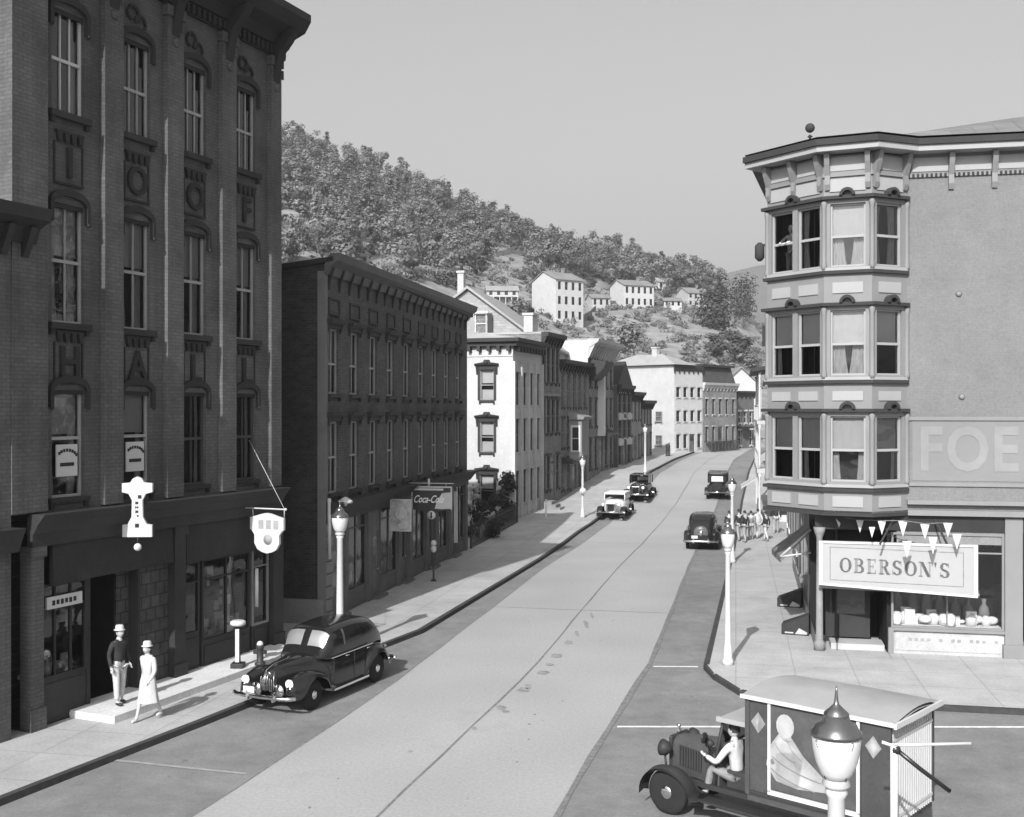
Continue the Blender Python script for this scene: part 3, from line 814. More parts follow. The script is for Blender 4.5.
b.prism([(-.5, -.5), (5.9, -.5), (5.9, 7.0), (-.5, 7.0)], 10.75, 10.97)
b.prism([(-.3, -.3), (5.85, -.3), (5.85, 7.0), (-.3, 7.0)], 10.5, 10.748)
for k in range(11): b.box(-.36, -.02, .1+k*.62, .3+k*.62, 10.2, 10.498)
for k in range(10): b.box(.1+k*.6, .3+k*.6, -.36, -.02, 10.2, 10.498)
b.build('cornice', M_dktrim, WH)
b = MB(); b.box(-.05, -.02, .0, 7, 9.9, 10.1); b.build('string_course', M_white, WH)
b = MB(); b.add([(-.45,-.45,10.975),(5.85,-.45,10.975),(5.85,7,10.975),(-.45,7,10.975),(1.2,3.2,11.5),(5.85,3.2,11.5)],[(0,1,5,4),(1,2,5),(2,3,4,5),(3,0,4),(0,3,2,1)]); b.build('roof', M_tin, WH)

# --- big gabled slate wall and roof behind the corner house
GX, GY = XA(468, 74), 74.0
grz = math.atan2(-.2, .98)
GB = thing('gabled_house', 'tall grey gabled house with pale rake boards rising behind the white corner house', 'building', (GX, GY, .4), grz)
hw = 5.2; ez = ZA(343, 74)-.6; pz = ZA(287, 74)-.6
b = MB()
b.add([(-hw, 0, -.5), (hw, 0, -.5), (hw, 0, ez), (0, 0, pz), (-hw, 0, ez), (-hw, 10, -.5), (hw, 10, -.5), (hw, 10, ez), (0, 10, pz), (-hw, 10, ez)],
      [(0,1,2,3,4), (6,5,9,8,7), (1,6,7,2), (5,0,4,9)])
b.build('wall', mat('slate_clad_wall', .30, var=.08, brick=dict(w=.4, h=.18, m=.012, mortar=.75), stain=.1), GB)
b = MB()
for s in (-1, 1):
    b.add([(s*(hw+.25), -.3, ez-.2), (0, -.3, pz+.08), (0, 10.2, pz+.08), (s*(hw+.25), 10.2, ez-.2), (s*(hw+.25), -.3, ez-.02), (0, -.3, pz+.26), (0, 10.2, pz+.26), (s*(hw+.25), 10.2, ez-.02)],
          [(0,1,5,4), (4,5,6,7), (3,2,1,0), (0,4,7,3), (2,3,7,6), (1,2,6,5)])
b.build('roof', M_paleroof, GB)
wz = ZA(331, 74)-.6
win_proto('gb', .8, 1.35, M_white, (.5,), 0, (.06, .05, .06), 'flat', blind=.5, hm=M_white)
w1 = win('gb', GB, .9, wz, y=-.16)
b = MB(); b.box(.5, .82, -.06, -.02, 0, 1.35); 
for k in range(9): b.box(.53, .79, -.075, -.055, .08+k*.14, .15+k*.14)
b.build('shutter', M_dktrim, w1)
chimney(GB, -.6, .6, pz-1.0, .42, 2.2, M_midlight, 1, M_black)

# --- the rest of the left row
def RB(name, label, t0, t1, H, wm, nb, floors, key, v=0.0, **k):
    O = rowpt(t0, v)
    return rowhouse(name, label, O, RD, (t1-t0), H, k.pop('depth', 9), wm, nb, floors, key, **k)
kd = ('rowa', .7, M_framedk, 'flat', .35, M_dktrim)
R1 = RB('row_house', 'dark brick row house with three chimney pots directly past the white corner house', 5.85, 10.1, 11.3, M_dkbrick2, 4, [(8.2, 2.3, 0), (4.9, 2.2, 0), (1.2, 2.2, 'door')], kd, depth=8, roof=M_tin)
chimney(R1, .5, .9, 11.4, 1.1, 1.1, M_midlight, 3, M_black)
b = MB(); b.box(-.02, 4.2, -.1, -.02, 7.3, 7.5); b.build('string_course', M_mid, R1)
R2 = RB('row_house', 'lower brick row house with a small box oriel over its door and flat dark cornice', 10.12, 17.6, 9.5, M_dkbrick2, 5, [(6.4, 2.2, 0), (3.6, 2.0, 0), (.7, 2.1, 'door')], ('rowb', .7, M_mid, 'flat', .35, M_dktrim), depth=8)
b = MB(); b.box(2.2, 4.1, -.95, -.0, 3.0, 5.5); b.extr_x([(-1.2, 5.7), (0, 6.0), (0, 5.5), (-1.1, 5.5)], 2.0, 4.3); b.extr_x([(-.95, 3.0), (0, 3.0), (0, 2.3)], 2.2, 4.1)
oo = b.build('oriel', M_mid, R2)
b = MB(); b.box(2.17, 2.2, -.85, -.15, 3.25, 5.1); b.build('oriel_frame', M_white, oo)
b = MB(); b.box(2.155, 2.17, -.72, -.28, 3.35, 4.15); b.box(2.155, 2.17, -.72, -.28, 4.22, 4.95); b.build('pane', M_black, oo)
b = MB(); b.extr_x([(-.9, 2.5), (0, 2.9), (0, 2.5)], .6, 1.9); b.build('door_hood', M_dktrim, R2)
R3 = RB('row_house', 'row house with white end wall and wide pale cornice standing above its lower neighbour', 17.62, 26.0, 10.6, M_dkbrick2, 5, [(7.2, 2.0, 0), (4.2, 2.0, 0), (1.0, 2.2, 'door')], kd, cornice=.9, trim=M_midlight, corn_h=1.1, sidem=M_whitewall, roof=M_paleroof)
b = MB(); b.extr_x([(-1.3, 9.0), (0, 9.2), (0, 7.6), (-.3, 7.7), (-1.1, 8.5)], .4, 3.0); b.build('balcony_hood', M_dktrim, R3)
b = MB(); b.box(3.0, 3.35, -.55, 0, 3.4, 8.3); b.build('pale_pilaster', M_white, R3)
b = MB(); b.extr_x([(-1.0, 3.5), (0, 3.9), (0, 3.4), (-.9, 3.3)], 3.4, 6.5); b.build('awning_hood', M_dktrim, R3)
R5 = RB('row_house', 'dark house with steep front gable and white parapet sign on its roof', 26.1, 31.5, 6.9, mat('dark_clapboard', .10, var=.2, stain=.2), 3, [(4.7, 1.6, 0), (2.6, 1.5, 0), (.4, 1.8, 'door')], ('rowc', .9, M_framedk, 'flat', .3, M_midlight), v=.3, z0=1.9, cornice=.4, roof=M_tin)
b = MB(); b.extr_y([(-.1, 7.0), (2.7, 9.0), (5.5, 7.0)], -.1, 5.8); b.build('roof_gable', M_dktrim, R5)
b = MB(); b.box(.3, 1.9, -.12, -.02, 4.15, 4.6); b.box(3.4, 5.2, -.12, -.02, 4.15, 4.6); b.box(.3, 1.9, -.12, -.02, 2.0, 2.5); b.box(3.4, 5.2, -.12, -.02, 2.0, 2.5); b.build_each('belt_panel', M_midlight, R5)
b = MB(); b.M = Matrix.Translation((1.2, 2.5, 0)) @ Matrix.Rotation(R(-70), 4, 'Z'); b.box(-1.6, .6, -.08, .08, 8.3, 9.3); b.box(-1.7, .7, -.14, .14, 9.3, 9.45); b.box(-1.5, -1.4, -.05, .05, 6.9, 8.3); b.box(.4, .5, -.05, .05, 6.9, 8.3); b.build('roof_sign_board', M_white, R5)
R6 = RB('row_house', 'small dark house with pale end wall past the one with a roof sign', 31.6, 36.5, 6.2, M_mid, 3, [(3.9, 1.5, 0), (.5, 1.9, 'door')], kd, v=.1, z0=2.1, sidem=M_whitewall)
R7 = RB('row_house', 'last low grey house before the white corner block at the bend', 36.6, 42.0, 5.4, M_mid, 4, [(3.3, 1.4, 0), (.6, 1.8, 'door')], kd, v=0, z0=2.2, roof=M_slate)
chimney(R7, 3.0, 3, 5.4, .7, 1.4, M_dktrim, 1)

# --- far corner blocks at the bend
def far_block(label, pxa, Ya, pxb, Yb, ytop, wm, nb, floors, key, depth=10, **k):
    A = (XA(pxa, Ya), Ya); Bp = (XA(pxb, Yb), Yb)
    L = math.hypot(Bp[0]-A[0], Bp[1]-A[1]); D = ((Bp[0]-A[0])/L, (Bp[1]-A[1])/L)
    zb = 2.45
    H = ZA(ytop, (Ya+Yb)/2)-zb
    return rowhouse(k.pop('name', 'town_block'), label, A, D, L, H, depth, wm, nb, floors, key, z0=zb, **k)
kf = ('fara', .62, M_framedk, 'flat', 0.0, M_midlight)
FB = far_block('white three-storey corner block with shallow hipped roof at the bend', 674.5, 110, 702.5, 113.5, 366.5, mat('pale_grey_stucco', .5, var=.06, stain=.1), 4, [(5.65, 1.0, 0), (3.2, 1.1, 0), (.5, 1.4, 'door')], kf, depth=9, cornice=.15, sidem=M_cream, roof=M_paleroof)
# lit end wall windows
win_proto('fbe', .8, 1.0, M_mid, (.5,), 1, (.06, .05, .06), None, blind=.5)
for yy, zz in ((1.9, 3.2), (1.9, .8), (3.3, 3.2), (3.3, .8)):
    o = win('fbe', FB, 0, zz, rz=R(-90)); o.location = (-.16, yy, zz)
H_ = ZA(366.5, 112)-2.45
b = MB(); b.add([(-.4,-.4,H_+.13),(3.3,-.4,H_+.13),(3.3,9.3,H_+.13),(-.4,9.3,H_+.13),(1.4,2.5,H_+1.3),(1.4,6,H_+1.3)],[(0,1,4),(1,2,5,4),(2,3,5),(3,0,4,5)]); b.build('roof_hip', M_paleroof, FB)
chimney(FB, 1.3, 3.3, H_+.9, .5, 1.0, M_midlight, 1)
M_mans = mat('mansard_slate', .06, var=.25, brick=dict(w=.25, h=.18, m=.01, mortar=1.4))
FC = far_block('dark mansard-topped block with five arched windows per floor beside the white corner block', 703.2, 113.6, 736.5, 119, 384, mat('grey_brick_far', .2, var=.15, brick=BR, stain=.2), 5, [(3.9, 1.6, 0), (1.0, 1.6, 'door')], ('farb', .5, M_framedk, 'flat', .2, M_midlight), depth=9, cornice=.35, trim=M_midlight)
H2 = ZA(384, 116)-2.45; L2 = 6.4
b = MB(); b.add([(-.1,-.25,H2+.1),(L2,-.25,H2+.1),(L2,9,H2+.1),(-.1,9,H2+.1),(0,.3,H2+1.75),(L2-.1,.3,H2+1.75),(L2-.1,8.6,H2+1.75),(0,8.6,H2+1.75)],[(0,1,5,4),(1,2,6,5),(2,3,7,6),(3,0,4,7),(4,5,6,7)]); b.build('mansard', M_mans, FC)
b = MB(); b.box(-.3, L2+.1, -.1, 8.9, H2+1.75, H2+2.0); b.build('mansard_cap', M_black, FC)
b = MB(); b.box(.2, L2-.2, -.9, -.05, 1.0, 1.1); 
for k in range(9): b.box(.2+k*.72, .26+k*.72, -.9, -.84, 0, 1.0)
b.build('porch_rail', M_framedk, FC)
FD = far_block('low dark-fronted house with white fascia between the mansard block and the gabled cottage', 737, 122, 754, 124, 392, mat('dark_wood_far', .12, var=.2), 3, [(2.9, 1.3, 0), (.4, 1.7, 'door')], ('farc', .5, M_white, 'flat', 0, M_white), depth=7, cornice=.3, trim=M_dktrim, roof=M_tin)
H3 = ZA(392, 123)-2.45
b = MB(); b.box(-.1, 1.95, -.35, -.02, 2.3, 2.45); b.box(-.1, 1.95, -.95, -.35, 2.35, 2.5); b.build('porch_roof', M_dktrim, FD)
# gabled white cottage end further up
A = (XA(741, 140), 140); 
GC = thing('gabled_cottage', 'small white gabled cottage rising behind the low dark-fronted house', 'house', (A[0], A[1], 2.5), 0)
b = MB(); hw = 2.6; b.add([(-hw,0,0),(hw,0,0),(hw,0,7.2),(0,0,9.6),(-hw,0,7.2),(-hw,7,0),(hw,7,0),(hw,7,7.2),(0,7,9.6),(-hw,7,7.2)],[(0,1,2,3,4),(6,5,9,8,7),(1,6,7,2),(5,0,4,9)]); b.build('wall', M_whitewall, GC)
b = MB()
for s in (-1, 1): b.add([(s*(hw+.3),-.3,6.95),(0,-.3,9.65),(0,7.2,9.65),(s*(hw+.3),7.2,6.95),(s*(hw+.3),-.3,7.1),(0,-.3,9.8),(0,7.2,9.8),(s*(hw+.3),7.2,7.1)],[(0,1,5,4),(4,5,6,7),(3,2,1,0),(0,4,7,3),(2,3,7,6)])
b.build('roof', M_mid, GC)
win_proto('gc', .7, 1.1, M_framedk, (.5,), 0, None, None); 
for x in (-1.2, 1.0): win('gc', GC, x, 5.2, y=-.16)
# white porch house on the right kerb beyond the corner building
A = (XA(757, 63), 63)
PH = thing('porch_house', 'narrow white two-tier porch front just left of the corner shop oriel', 'house', (A[0], A[1], .15), math.atan2(-.199, .98))
b = MB(); b.box(1.2, 8, 2.0, 12, 0, 9.4); b.box(1.2, 8.0, 1.98, 2.0, 4.7, 4.9); b.build('wall', M_white, PH)
b = MB(); b.box(0, 2.0, 0, 10, 3.1, 3.35); b.box(0, 2.0, 0, 10, 5.9, 6.1); b.build('porch_deck', M_cream, PH)
for z0, z1 in ((0, 3.1), (3.35, 5.9), (6.1, 8.9)):
    for y in (.1, 4.5, 9.7):
        b = MB(); b.lathe([(.1, z0), (.07, z0+.3), (.06, z1-.3), (.1, z1)], (.15, y, 0), 8); b.build('porch_post', M_white, PH)
b = MB()
for z0 in (3.35, 6.1):
    b.box(.02, .08, .2, 9.6, z0+.85, z0+.92)
    for k in range(24): b.box(.03, .07, .3+k*.4, .34+k*.4, z0, z0+.85)
b.build('porch_rail', M_cream, PH)
b = MB(); b.extr_y([(-.3, 8.9), (2.2, 9.3), (2.2, 9.55), (-.3, 9.1)], -.3, 10.3); b.build('porch_roof', M_dktrim, PH)
b = MB(); b.extr_y([(-.9, 2.2), (0, 2.8), (0, 2.86), (-.9, 2.3)], -.3, 2.4); b.build('awning', M_midlight, PH)
b = MB()
for z in (.6, 3.7, 6.5): b.box(1.3, 1.9, 1.9, 1.98, z, z+1.7)
b.build('door', M_black, PH)
# a plain brick row between the corner shop and the porch house (only its edge shows)
B2 = rowhouse('row_shop', 'grey stuccoed two-window row shop mostly hidden behind the corner shop', (8.57+.215*29.5, 31.1+29.5*.97), (-.2103, -.9776), 14.5, 9.4, 9, M_mid, 5, [(6.0, 2.0, 0), (3.4, 1.9, 0), (.8, 2.1, 'door')], ('rs', .8, M_white, 'flat', .4, M_white), z0=0.1)

# ================================================================ CORNER SHOP WITH ORIEL (right)
DX, DY = .98, -.199
crz = math.atan2(DY, DX); CO = (8.57, 31.1)
CS = thing('corner_shop', 'large pale corner building with three-storey polygonal oriel over a shop, on the right', 'building', (CO[0], CO[1], 0), crz)
CI = Matrix.Translation((CO[0], CO[1], 0)) @ Matrix.Rotation(crz, 4, 'Z'); CII = CI.inverted()
def L2(X, Y): p = CII @ Vector((X, Y, 0)); return (p.x, p.y)
P0, P1, P2, P3, PM = L2(7.50, 32.3), L2(8.68, 30.6), L2(9.85, 30.1), L2(10.98, 30.6), L2(9.05, 33.6)
WR = 14.0
M_cswall = mat('pale_painted_brick', .17, var=.06, stain=.14, bump=.15, brick=dict(w=.22, h=.075, m=.006, mortar=.93, c=.025))
M_cstrim = mat('oriel_trim_paint', .20, var=.06, stain=.08, rough=.6)
M_cspanel = mat('oriel_panel_paint', .30, var=.04, rough=.6)
M_csdk = mat('oriel_moulding_dark', .035, var=.15)
x3 = P3[0]
b = MB(); b.wall(x3-.3, WR, 3.95, 14.3); b.wall(WR-.6, WR, .1, 3.95); 
b.build('wall', M_cswall, CS)
# street front (faces the main street) and rear
sd = Vector((9.05-8.57+.215*12.5, 0))
b = MB()
fx = lambda t: L2(8.57+.215*t, 31.1+t)
a0, a1 = fx(.0), fx(16)
Ls = math.hypot(a1[0]-a0[0], a1[1]-a0[1]); an = math.atan2(a0[1]-a1[1], a0[0]-a1[0])
MS = Matrix.Translation((a1[0], a1[1], 0)) @ Matrix.Rotation(an, 4, 'Z')
b.M = MS
so = [(1.2+k*2.0, z, 2.1+k*2.0, z+2.2) for k in range(6) for z in (4.9, 7.9, 10.8)]
b.wall(0, Ls, 3.95, 14.3, so); 
sp_ = MB(); sp_.M = MS; sp_.wall(0, Ls, .1, .6); sp_.build('street_plinth', M_cstrim, CS)
sp_ = MB(); sp_.M = MS
for k in range(5): sp_.wall(k*3.1, k*3.1+.5, .6, 3.95)
sp_.build_each('street_pier', M_cstrim, CS)
b.M = Matrix.Translation((WR, 0, 0)) @ Matrix.Rotation(R(90), 4, 'Z'); b.wall(0, 14, .1, 14.3); b.M = None
b.build('street_wall', M_cswall, CS)
win_proto('css', .9, 2.2, M_cstrim, (.5,), 0, (.1, .1, .1), 'bracket', blind=.4, hm=M_cstrim)
for k in range(6):
    for z in (4.9, 7.9, 10.8):
        p = MS @ Vector((1.65+k*2.0, 0, z)); win('css', CS, 0, z, rz=an).location = p
b = MB(); b.M = MS; b.quad((0, .6, .1), (Ls, .6, .1), (Ls, .6, 3.95), (0, .6, 3.95)); b.M = None; b.build('shop_interior_wall', M_room, CS)
b = MB()
poly_roof = [(P3[0]-.2, -.5), (WR+.3, -.5), (WR+.3, 13), (a1[0], 13)]
# oriel
def face_mat(A, B):
    a = math.atan2(B[1]-A[1], B[0]-A[0]); return Matrix.Translation((A[0], A[1], 0)) @ Matrix.Rotation(a, 4, 'Z'), math.hypot(B[0]-A[0], B[1]-A[1]), a
OR_faces = [(PM, P0, 0), (P0, P1, 2), (P1, P2, 1), (P2, P3, 1)]
floorsO = [(10.88, 12.62), (7.87, 9.68), (4.93, 6.74)]
z_lo, z_hi = 4.06, 14.0
OR = MB()
orw = []
for A, B, nw in OR_faces:
    M_, L_, a_ = face_mat(A, B)
    if nw == 0: cs = []
    elif nw == 1: cs = [(.17, L_-.17)]
    else: cs = [(.14, L_/2-.09), (L_/2+.09, L_-.14)]
    OR.M = M_
    OR.wall(0, L_, z_lo, z_hi, [(c0, z0, c1, z1) for c0, c1 in cs for z0, z1 in floorsO], rev=.14)
    orw.append((M_, L_, a_, cs))
OR.M = None
oriel = OR.build('oriel', M_cstrim, CS)
b = MB(); pl = [PM, P0, P1, P2, P3]; b.prism(pl, z_lo+.01, z_lo+.06); b.prism(pl, z_hi-.05, z_hi-.01); b.build('oriel_floor', M_csdk, oriel)
blinds = {0: [0, 0, 0, 0], 1: [.48, .48, .5, .5], 2: [.5, .5, .55, .55]}
wi = 0; cells = []
for (M_, L_, a_, cs) in orw:
    for c0, c1 in cs: cells.append((M_, L_, a_, c0, c1))
for fi, (z0, z1) in enumerate(floorsO):
    for ci, (M_, L_, a_, c0, c1) in enumerate(cells):
        w = c1-c0; key = 'or_%d_%d' % (fi, ci)
        low = .0
        if fi == 0: bl, cu, bm_ = ((0, 0, M_blind), (0, .6, M_blind), (.5, .9, M_blinddk), (0, .75, M_blind))[ci]
        elif fi == 1: bl, cu, bm_ = ((.5, .5, M_white), (.5, 0, M_white), (.5, 1.0, M_blind), (.5, 0, M_white))[ci]
        else: bl, cu, bm_ = ((.5, 0, M_blind), (.48, .5, M_blind), (.52, .5, M_blinddk), (.5, .35, M_blinddk))[ci]
        win_proto(key, w, z1-z0, M_cspanel, (.48,), 0, None, None, blind=bl, bm=bm_, curtain=cu, fw=.05)
        if fi == 0 and ci == 2:
            pass
        p = M_ @ Vector(((c0+c1)/2, 0, z0)); o = win(key, CS, 0, 0, rz=a_); o.location = p
        o.parent = CS
# horizontal mouldings round the oriel
def offpoly(d, ends=0):
    out = []
    pts = [PM, P0, P1, P2, P3]
    n = len(pts)
    nr = []
    for A, B in zip(pts, pts[1:]):
        L_ = math.hypot(B[0]-A[0], B[1]-A[1]); nr.append(((B[1]-A[1])/L_, -(B[0]-A[0])/L_))
    for i, p in enumerate(pts):
        if i == 0: m = nr[0]; k = 1
        elif i == n-1: m = nr[-1]; k = 1
        else:
            m = (nr[i-1][0]+nr[i][0], nr[i-1][1]+nr[i][1]); k = 2/(m[0]**2+m[1]**2)
        out.append((p[0]+m[0]*d*k, p[1]+m[1]*d*k))
    return out
def ring(b, d0, d1, z0, z1):
    A, B = offpoly(d0), offpoly(d1)
    for i in range(4):
        v = [(*A[i], z0), (*A[i+1], z0), (*B[i+1], z0), (*B[i], z0), (*A[i], z1), (*A[i+1], z1), (*B[i+1], z1), (*B[i], z1)]
        b.add(v, [(3,2,1,0)[::-1], (4,5,6,7)[::-1], (3,2,6,7)] + ([(0,3,7,4)] if i == 0 else []) + ([(1,5,6,2)] if i == 3 else []))
for z in (12.78, 10.72, 9.83, 7.69, 6.9, 4.70, 4.03):
    b = MB(); ring(b, 0, .14 if z in (12.78, 9.83, 6.9) else .10, z-.045, z+.045); b.build('oriel_moulding', M_csdk, oriel)
for z in (10.8, 7.77, 4.80): b = MB(); ring(b, 0, .07, z-.03, z+.05); b.build('oriel_sill', M_cspanel, oriel)
# raised panels, eyebrow arches
bp_ = MB(); ba = MB()
for (M_, L_, a_, c0, c1) in cells:
    w = c1-c0; bp_.M = M_; ba.M = M_
    for zc, hh in ((10.29, .15), (7.3, .13), (4.38, .15)):
        bp_.box(c0+.06, c1-.06, -.03, -.001, zc-hh, zc+hh)
    bp_.box(c0-.02, c1+.02, -.03, -.001, 12.95, 13.3)
for (M_, L_, a_, cs) in orw[1:]:
    ba.M = M_; x = L_/2
    for z in (12.82, 9.87, 6.94):
        n = 8
        for k in range(n):
            t0, t1 = math.pi*k/n, math.pi*(k+1)/n
            ba.add([(x+r*math.cos(t), y, z+r*math.sin(t)*1.0) for y in (-.2, 0) for r in (.13, .21) for t in (t0, t1)], [(0,1,3,2), (2,3,7,6), (4,6,7,5), (0,4,5,1)])
bp_.build_each('oriel_panel', M_cspanel, oriel); ba.build_each('oriel_arch', M_csdk, oriel, per=8)
# corner posts of the oriel
b = MB()
for P in (P0, P1, P2, P3):
    for z0, z1 in floorsO: b.lathe([(.07, z0-.1), (.09, z0), (.065, z0+.12), (.065, z1-.12), (.09, z1), (.07, z1+.08)], (P[0], P[1]-.01, 0), 8)
b.build_each('corner_post', M_cstrim, oriel)
# frieze with brackets around oriel and wall, then cornice
b = MB(); ring(b, 0, .05, 13.36, 13.46); b.box(x3, WR, -.05, 0, 13.36, 13.46); b.build('frieze_moulding', M_cstrim, CS)
b = MB()
for (M_, L_, a_, cs) in orw[1:]:
    b.M = M_; n = 2 if L_ > 1.5 else 1
    for k in range(n): b.box(L_*k/n+.1, L_*(k+1)/n-.1, -.02, -.001, 13.52, 13.9)
b.M = None
xx = x3+.15
while xx < WR-.5: b.box(xx, xx+.95, -.02, -.001, 13.52, 13.9); xx += 1.12
b.build_each('frieze_panel', M_cspanel, CS)
b = MB(); xx = x3+.02
while xx < WR: b.box(xx, xx+.06, -.075, -.05, 13.37, 13.45); xx += .12
db = MB(); db.v = b.v; db.f = b.f; db.sm = b.sm; db.build('dentil_course', M_csdk, CS)['kind'] = 'stuff'
b = MB()
def bracket(b, x): b.extr_x([(-.3, 13.98), (0, 13.98), (0, 13.05), (-.06, 13.0), (-.12, 13.15), (-.1, 13.4), (-.22, 13.7)], x-.07, x+.07)
for (M_, L_, a_, cs) in orw[1:]:
    b.M = M_
    for x in ([.1, L_/2, L_-.1] if L_ > 1.5 else [.1, L_-.1]): bracket(b, x)
b.M = None; xx = x3+1.12
while xx < WR: bracket(b, xx+.04); xx += 1.12
b.build_each('cornice_bracket', M_cstrim, CS)
b = MB(); A = offpoly(.48); A[-1] = (P3[0]+.25, P3[1]-.48)
outer = [(a1[0]-.45, a1[1])] + A + [(WR+.3, -.48)]
o2 = [(p[0], p[1]) for p in outer] + [(WR+.3, 14), (a1[0], 14)]
b.prism(o2, 14.0, 14.16); b.build('cornice', M_cspanel, CS)
def scale_poly(P, d): 
    c = (sum(p[0] for p in P)/len(P), sum(p[1] for p in P)/len(P))
    return [(p[0]+(p[0]-c[0])*d, p[1]+(p[1]-c[1])*d) for p in P]
b = MB(); b.prism(scale_poly(o2, .012), 14.162, 14.33); b.build('gutter', M_csdk, CS)
b = MB(); E = [(a1[0]-.4, a1[1])] + [(p[0], p[1]) for p in A[1:]] + [(WR+.2, -.4), (WR+.2, 14), ]
rp = (5.6, 8.5, 18.4); rq = (WR-2, 7.0, 16.2)
ra_ = L2(XA(862, 33.8), 33.8); ridgeA = (*ra_, 15.2); ridgeB = (WR+.2, ra_[1]+2.2, 17.0)
ee = [(x, y, 14.405) for x, y in E]; nE = len(ee)
vs = ee + [ridgeA, ridgeB]
fs = []
# slope facing the camera between gutter and ridge
fs.append((nE-2, nE+1, nE, nE-3)[::-1]); 
for i in range(nE-3): fs.append((i, i+1, nE))
fs.append((nE-1, 0, nE, nE+1))
b.add(vs, fs); b.add([ee[-2], ee[-1], ridgeB], [(0, 1, 2)])
b.build('roof', mat('standing_seam_roof', .17, var=.1, stain=.2, brick=dict(w=.6, h=9, m=.02, mortar=.7, off=0)), CS)
b = MB(); c = L2(XA(810, 32.2), 32.2); zt = ZA(128, 32.2)
b.lathe([(.03, 14.5), (.03, zt-.28), (.08, zt-.26), (.03, zt-.2)], (c[0], c[1], 0), 10); b.ball((c[0], c[1], zt), .14, 14, 10); b.lathe([(.5, 14.3), (.08, 14.62)], (c[0], c[1], 0), 8)
b.build('finial_ball', M_csdk, CS)
# little lamp bracket on the oriel's street side
b = MB(); b.box(P0[0]-.28, P0[0]-.0, P0[1]+.1, P0[1]+.2, 11.75, 11.8); b.lathe([(.05, 11.3), (.14, 11.4), (.14, 11.75), (.05, 11.85)], (P0[0]-.22, P0[1]+.15, 0), 10); b.build('wall_lamp', M_csdk, CS)
b = MB(); b.box(P0[0]-.14, P0[0]-.0, P0[1]+.2, P0[1]+.4, 8.8, 9.4); b.build('shutter', M_csdk, CS)
# painted sign band on the wall
b = MB(); b.box(x3+.15, WR-.1, -.012, -.001, 4.95, 6.6); sgn = b.build('painted_sign', mat('painted_sign_ground', .195, var=.05, stain=.08), CS)
b = MB(); b.box(x3+.05, WR-.05, -.05, -.001, 6.62, 6.72); b.box(x3+.05, WR-.05, -.05, -.001, 4.8, 4.9); b.build('sign_border', M_cstrim, sgn)
lm = mat('faded_letter', .228, var=.08, stain=.08)
for k, ch in enumerate('FOE'):
    put_mesh(text_mesh(ch, 1.68, .012, bold=.045, m=lm), 'letter', sgn, (x3+.62+k*.97, -.018, 5.77), scale=(.82, 1, 1))
b = MB(); b.box(x3, WR, -.25, 0, 4.0, 4.15); b.box(x3, WR, -.18, 0, 4.3, 4.42); b.build('belt_course', M_cstrim, CS)
for (px, py) in ((956, 294), (959, 397)):
    b = MB(); b.lathe([(.09, 0), (.06, .05), (.02, .07)], ((px-912)/1100*30.4+x3+.15, 0, ZA(py, 30.3)), 8, 'y'); b.build('wall_anchor', M_cstrim, CS)
# ground floor shop
b = MB(); b.extr_x([(-.12, 4.0), (0.3, 4.0), (.3, 3.55), (-.02, 3.55)], 0, WR-.6); b.build('shop_lintel', M_csdk, CS)
b = MB(); b.lathe([(.16, .13), (.16, .35), (.1, .42), (.085, 3.3), (.14, 3.45), (.17, 3.6)], (.12, .0, 0), 12); b.build('iron_column', M_mid, CS)
b = MB(); b.wall(0, 5.2, .1, 3.6, (), y=2.2); b.box(0, 5.2, .2, 2.2, 3.56, 3.6); b.box(1.95, 2.05, 0.1, 2.2, .13, 3.55); b.build('shop_interior_wall', M_room, CS)
b = MB(); b.box(.45, 1.9, .2, .95, .13, .30); b.build('doorstep', M_cream, CS)
b = MB(); b.box(.35, 1.6, 1.0, 1.06, .33, 3.4); dr = b.build('door', M_csdk, CS)
b = MB(); b.quad((.5, .99, 1.0), (1.45, .99, 1.0), (1.45, .99, 2.6), (.5, .99, 2.6)); b.build('pane', M_glass, dr)
ow = shop_window(CS, 2.05, 5.0, .85, 3.5, -.02, M_cstrim, 2, (.13, M_midlight), 0)
b = MB(); rr = random.Random(77)
for k in range(34):
    x = 2.2+rr.random()*2.6; yy = .12+rr.random()*.3; s = .06+.09*rr.random(); t = rr.random()
    if t < .4: b.lathe([(s, 0), (s*1.1, s*1.6), (s*.5, s*2.4)], (x, yy, .93), 9)
    elif t < .7: b.box(x-s, x+s, yy, yy+.1, .93, .93+s*3)
    else: b.ball((x, yy, .95+s), s*1.1, 8, 6, (1.3, 1, .8))
b.box(2.1, 4.95, .09, .9, .85, .92)
b.build('display', mat('display_goods', .78, var=.15, scale=6), ow)
b = MB()
for k in range(7):
    x = 2.3+k*.38+rr.random()*.1; h = .3+.5*rr.random(); b.lathe([(.1, 0), (.16, h*.4), (.12, h*.8), (.05, h), (.07, h+.14)], (x, .9, .95), 9)
b.build('mannequin_display', mat('display_cloth_grey', .22, var=.3), ow)
b = MB(); b.box(2.0, 5.05, -.1, -.021, .78, .86); b.box(1.96, 2.1, -.14, -.02, .13, .85); b.build('window_ledge', M_cstrim, CS)
b = MB(); x = 2.35
for k, ch in enumerate('0111101011011101'):
    if ch == '1': b.box(x+k*.16, x+k*.16+.09, -.03, -.004, .50, .58)
b.build('bulkhead_lettering', mat('faint_letter', .25, var=.2), CS)
b = MB(); b.box(5.0, 5.45, -.12, .2, .13, 3.95); b.box(4.95, 5.5, -.16, .0, .13, .5); b.build('shop_pilaster', M_cstrim, CS)
b = MB(); b.box(5.8, 13.3, 0, .1, .13, 3.95); b.box(6.2, 9.2, -.03, 0, 1.0, 3.3); b.box(9.6, 13, -.03, 0, 1.0, 3.3); b.build('shop_front_wall', M_cstrim, CS)
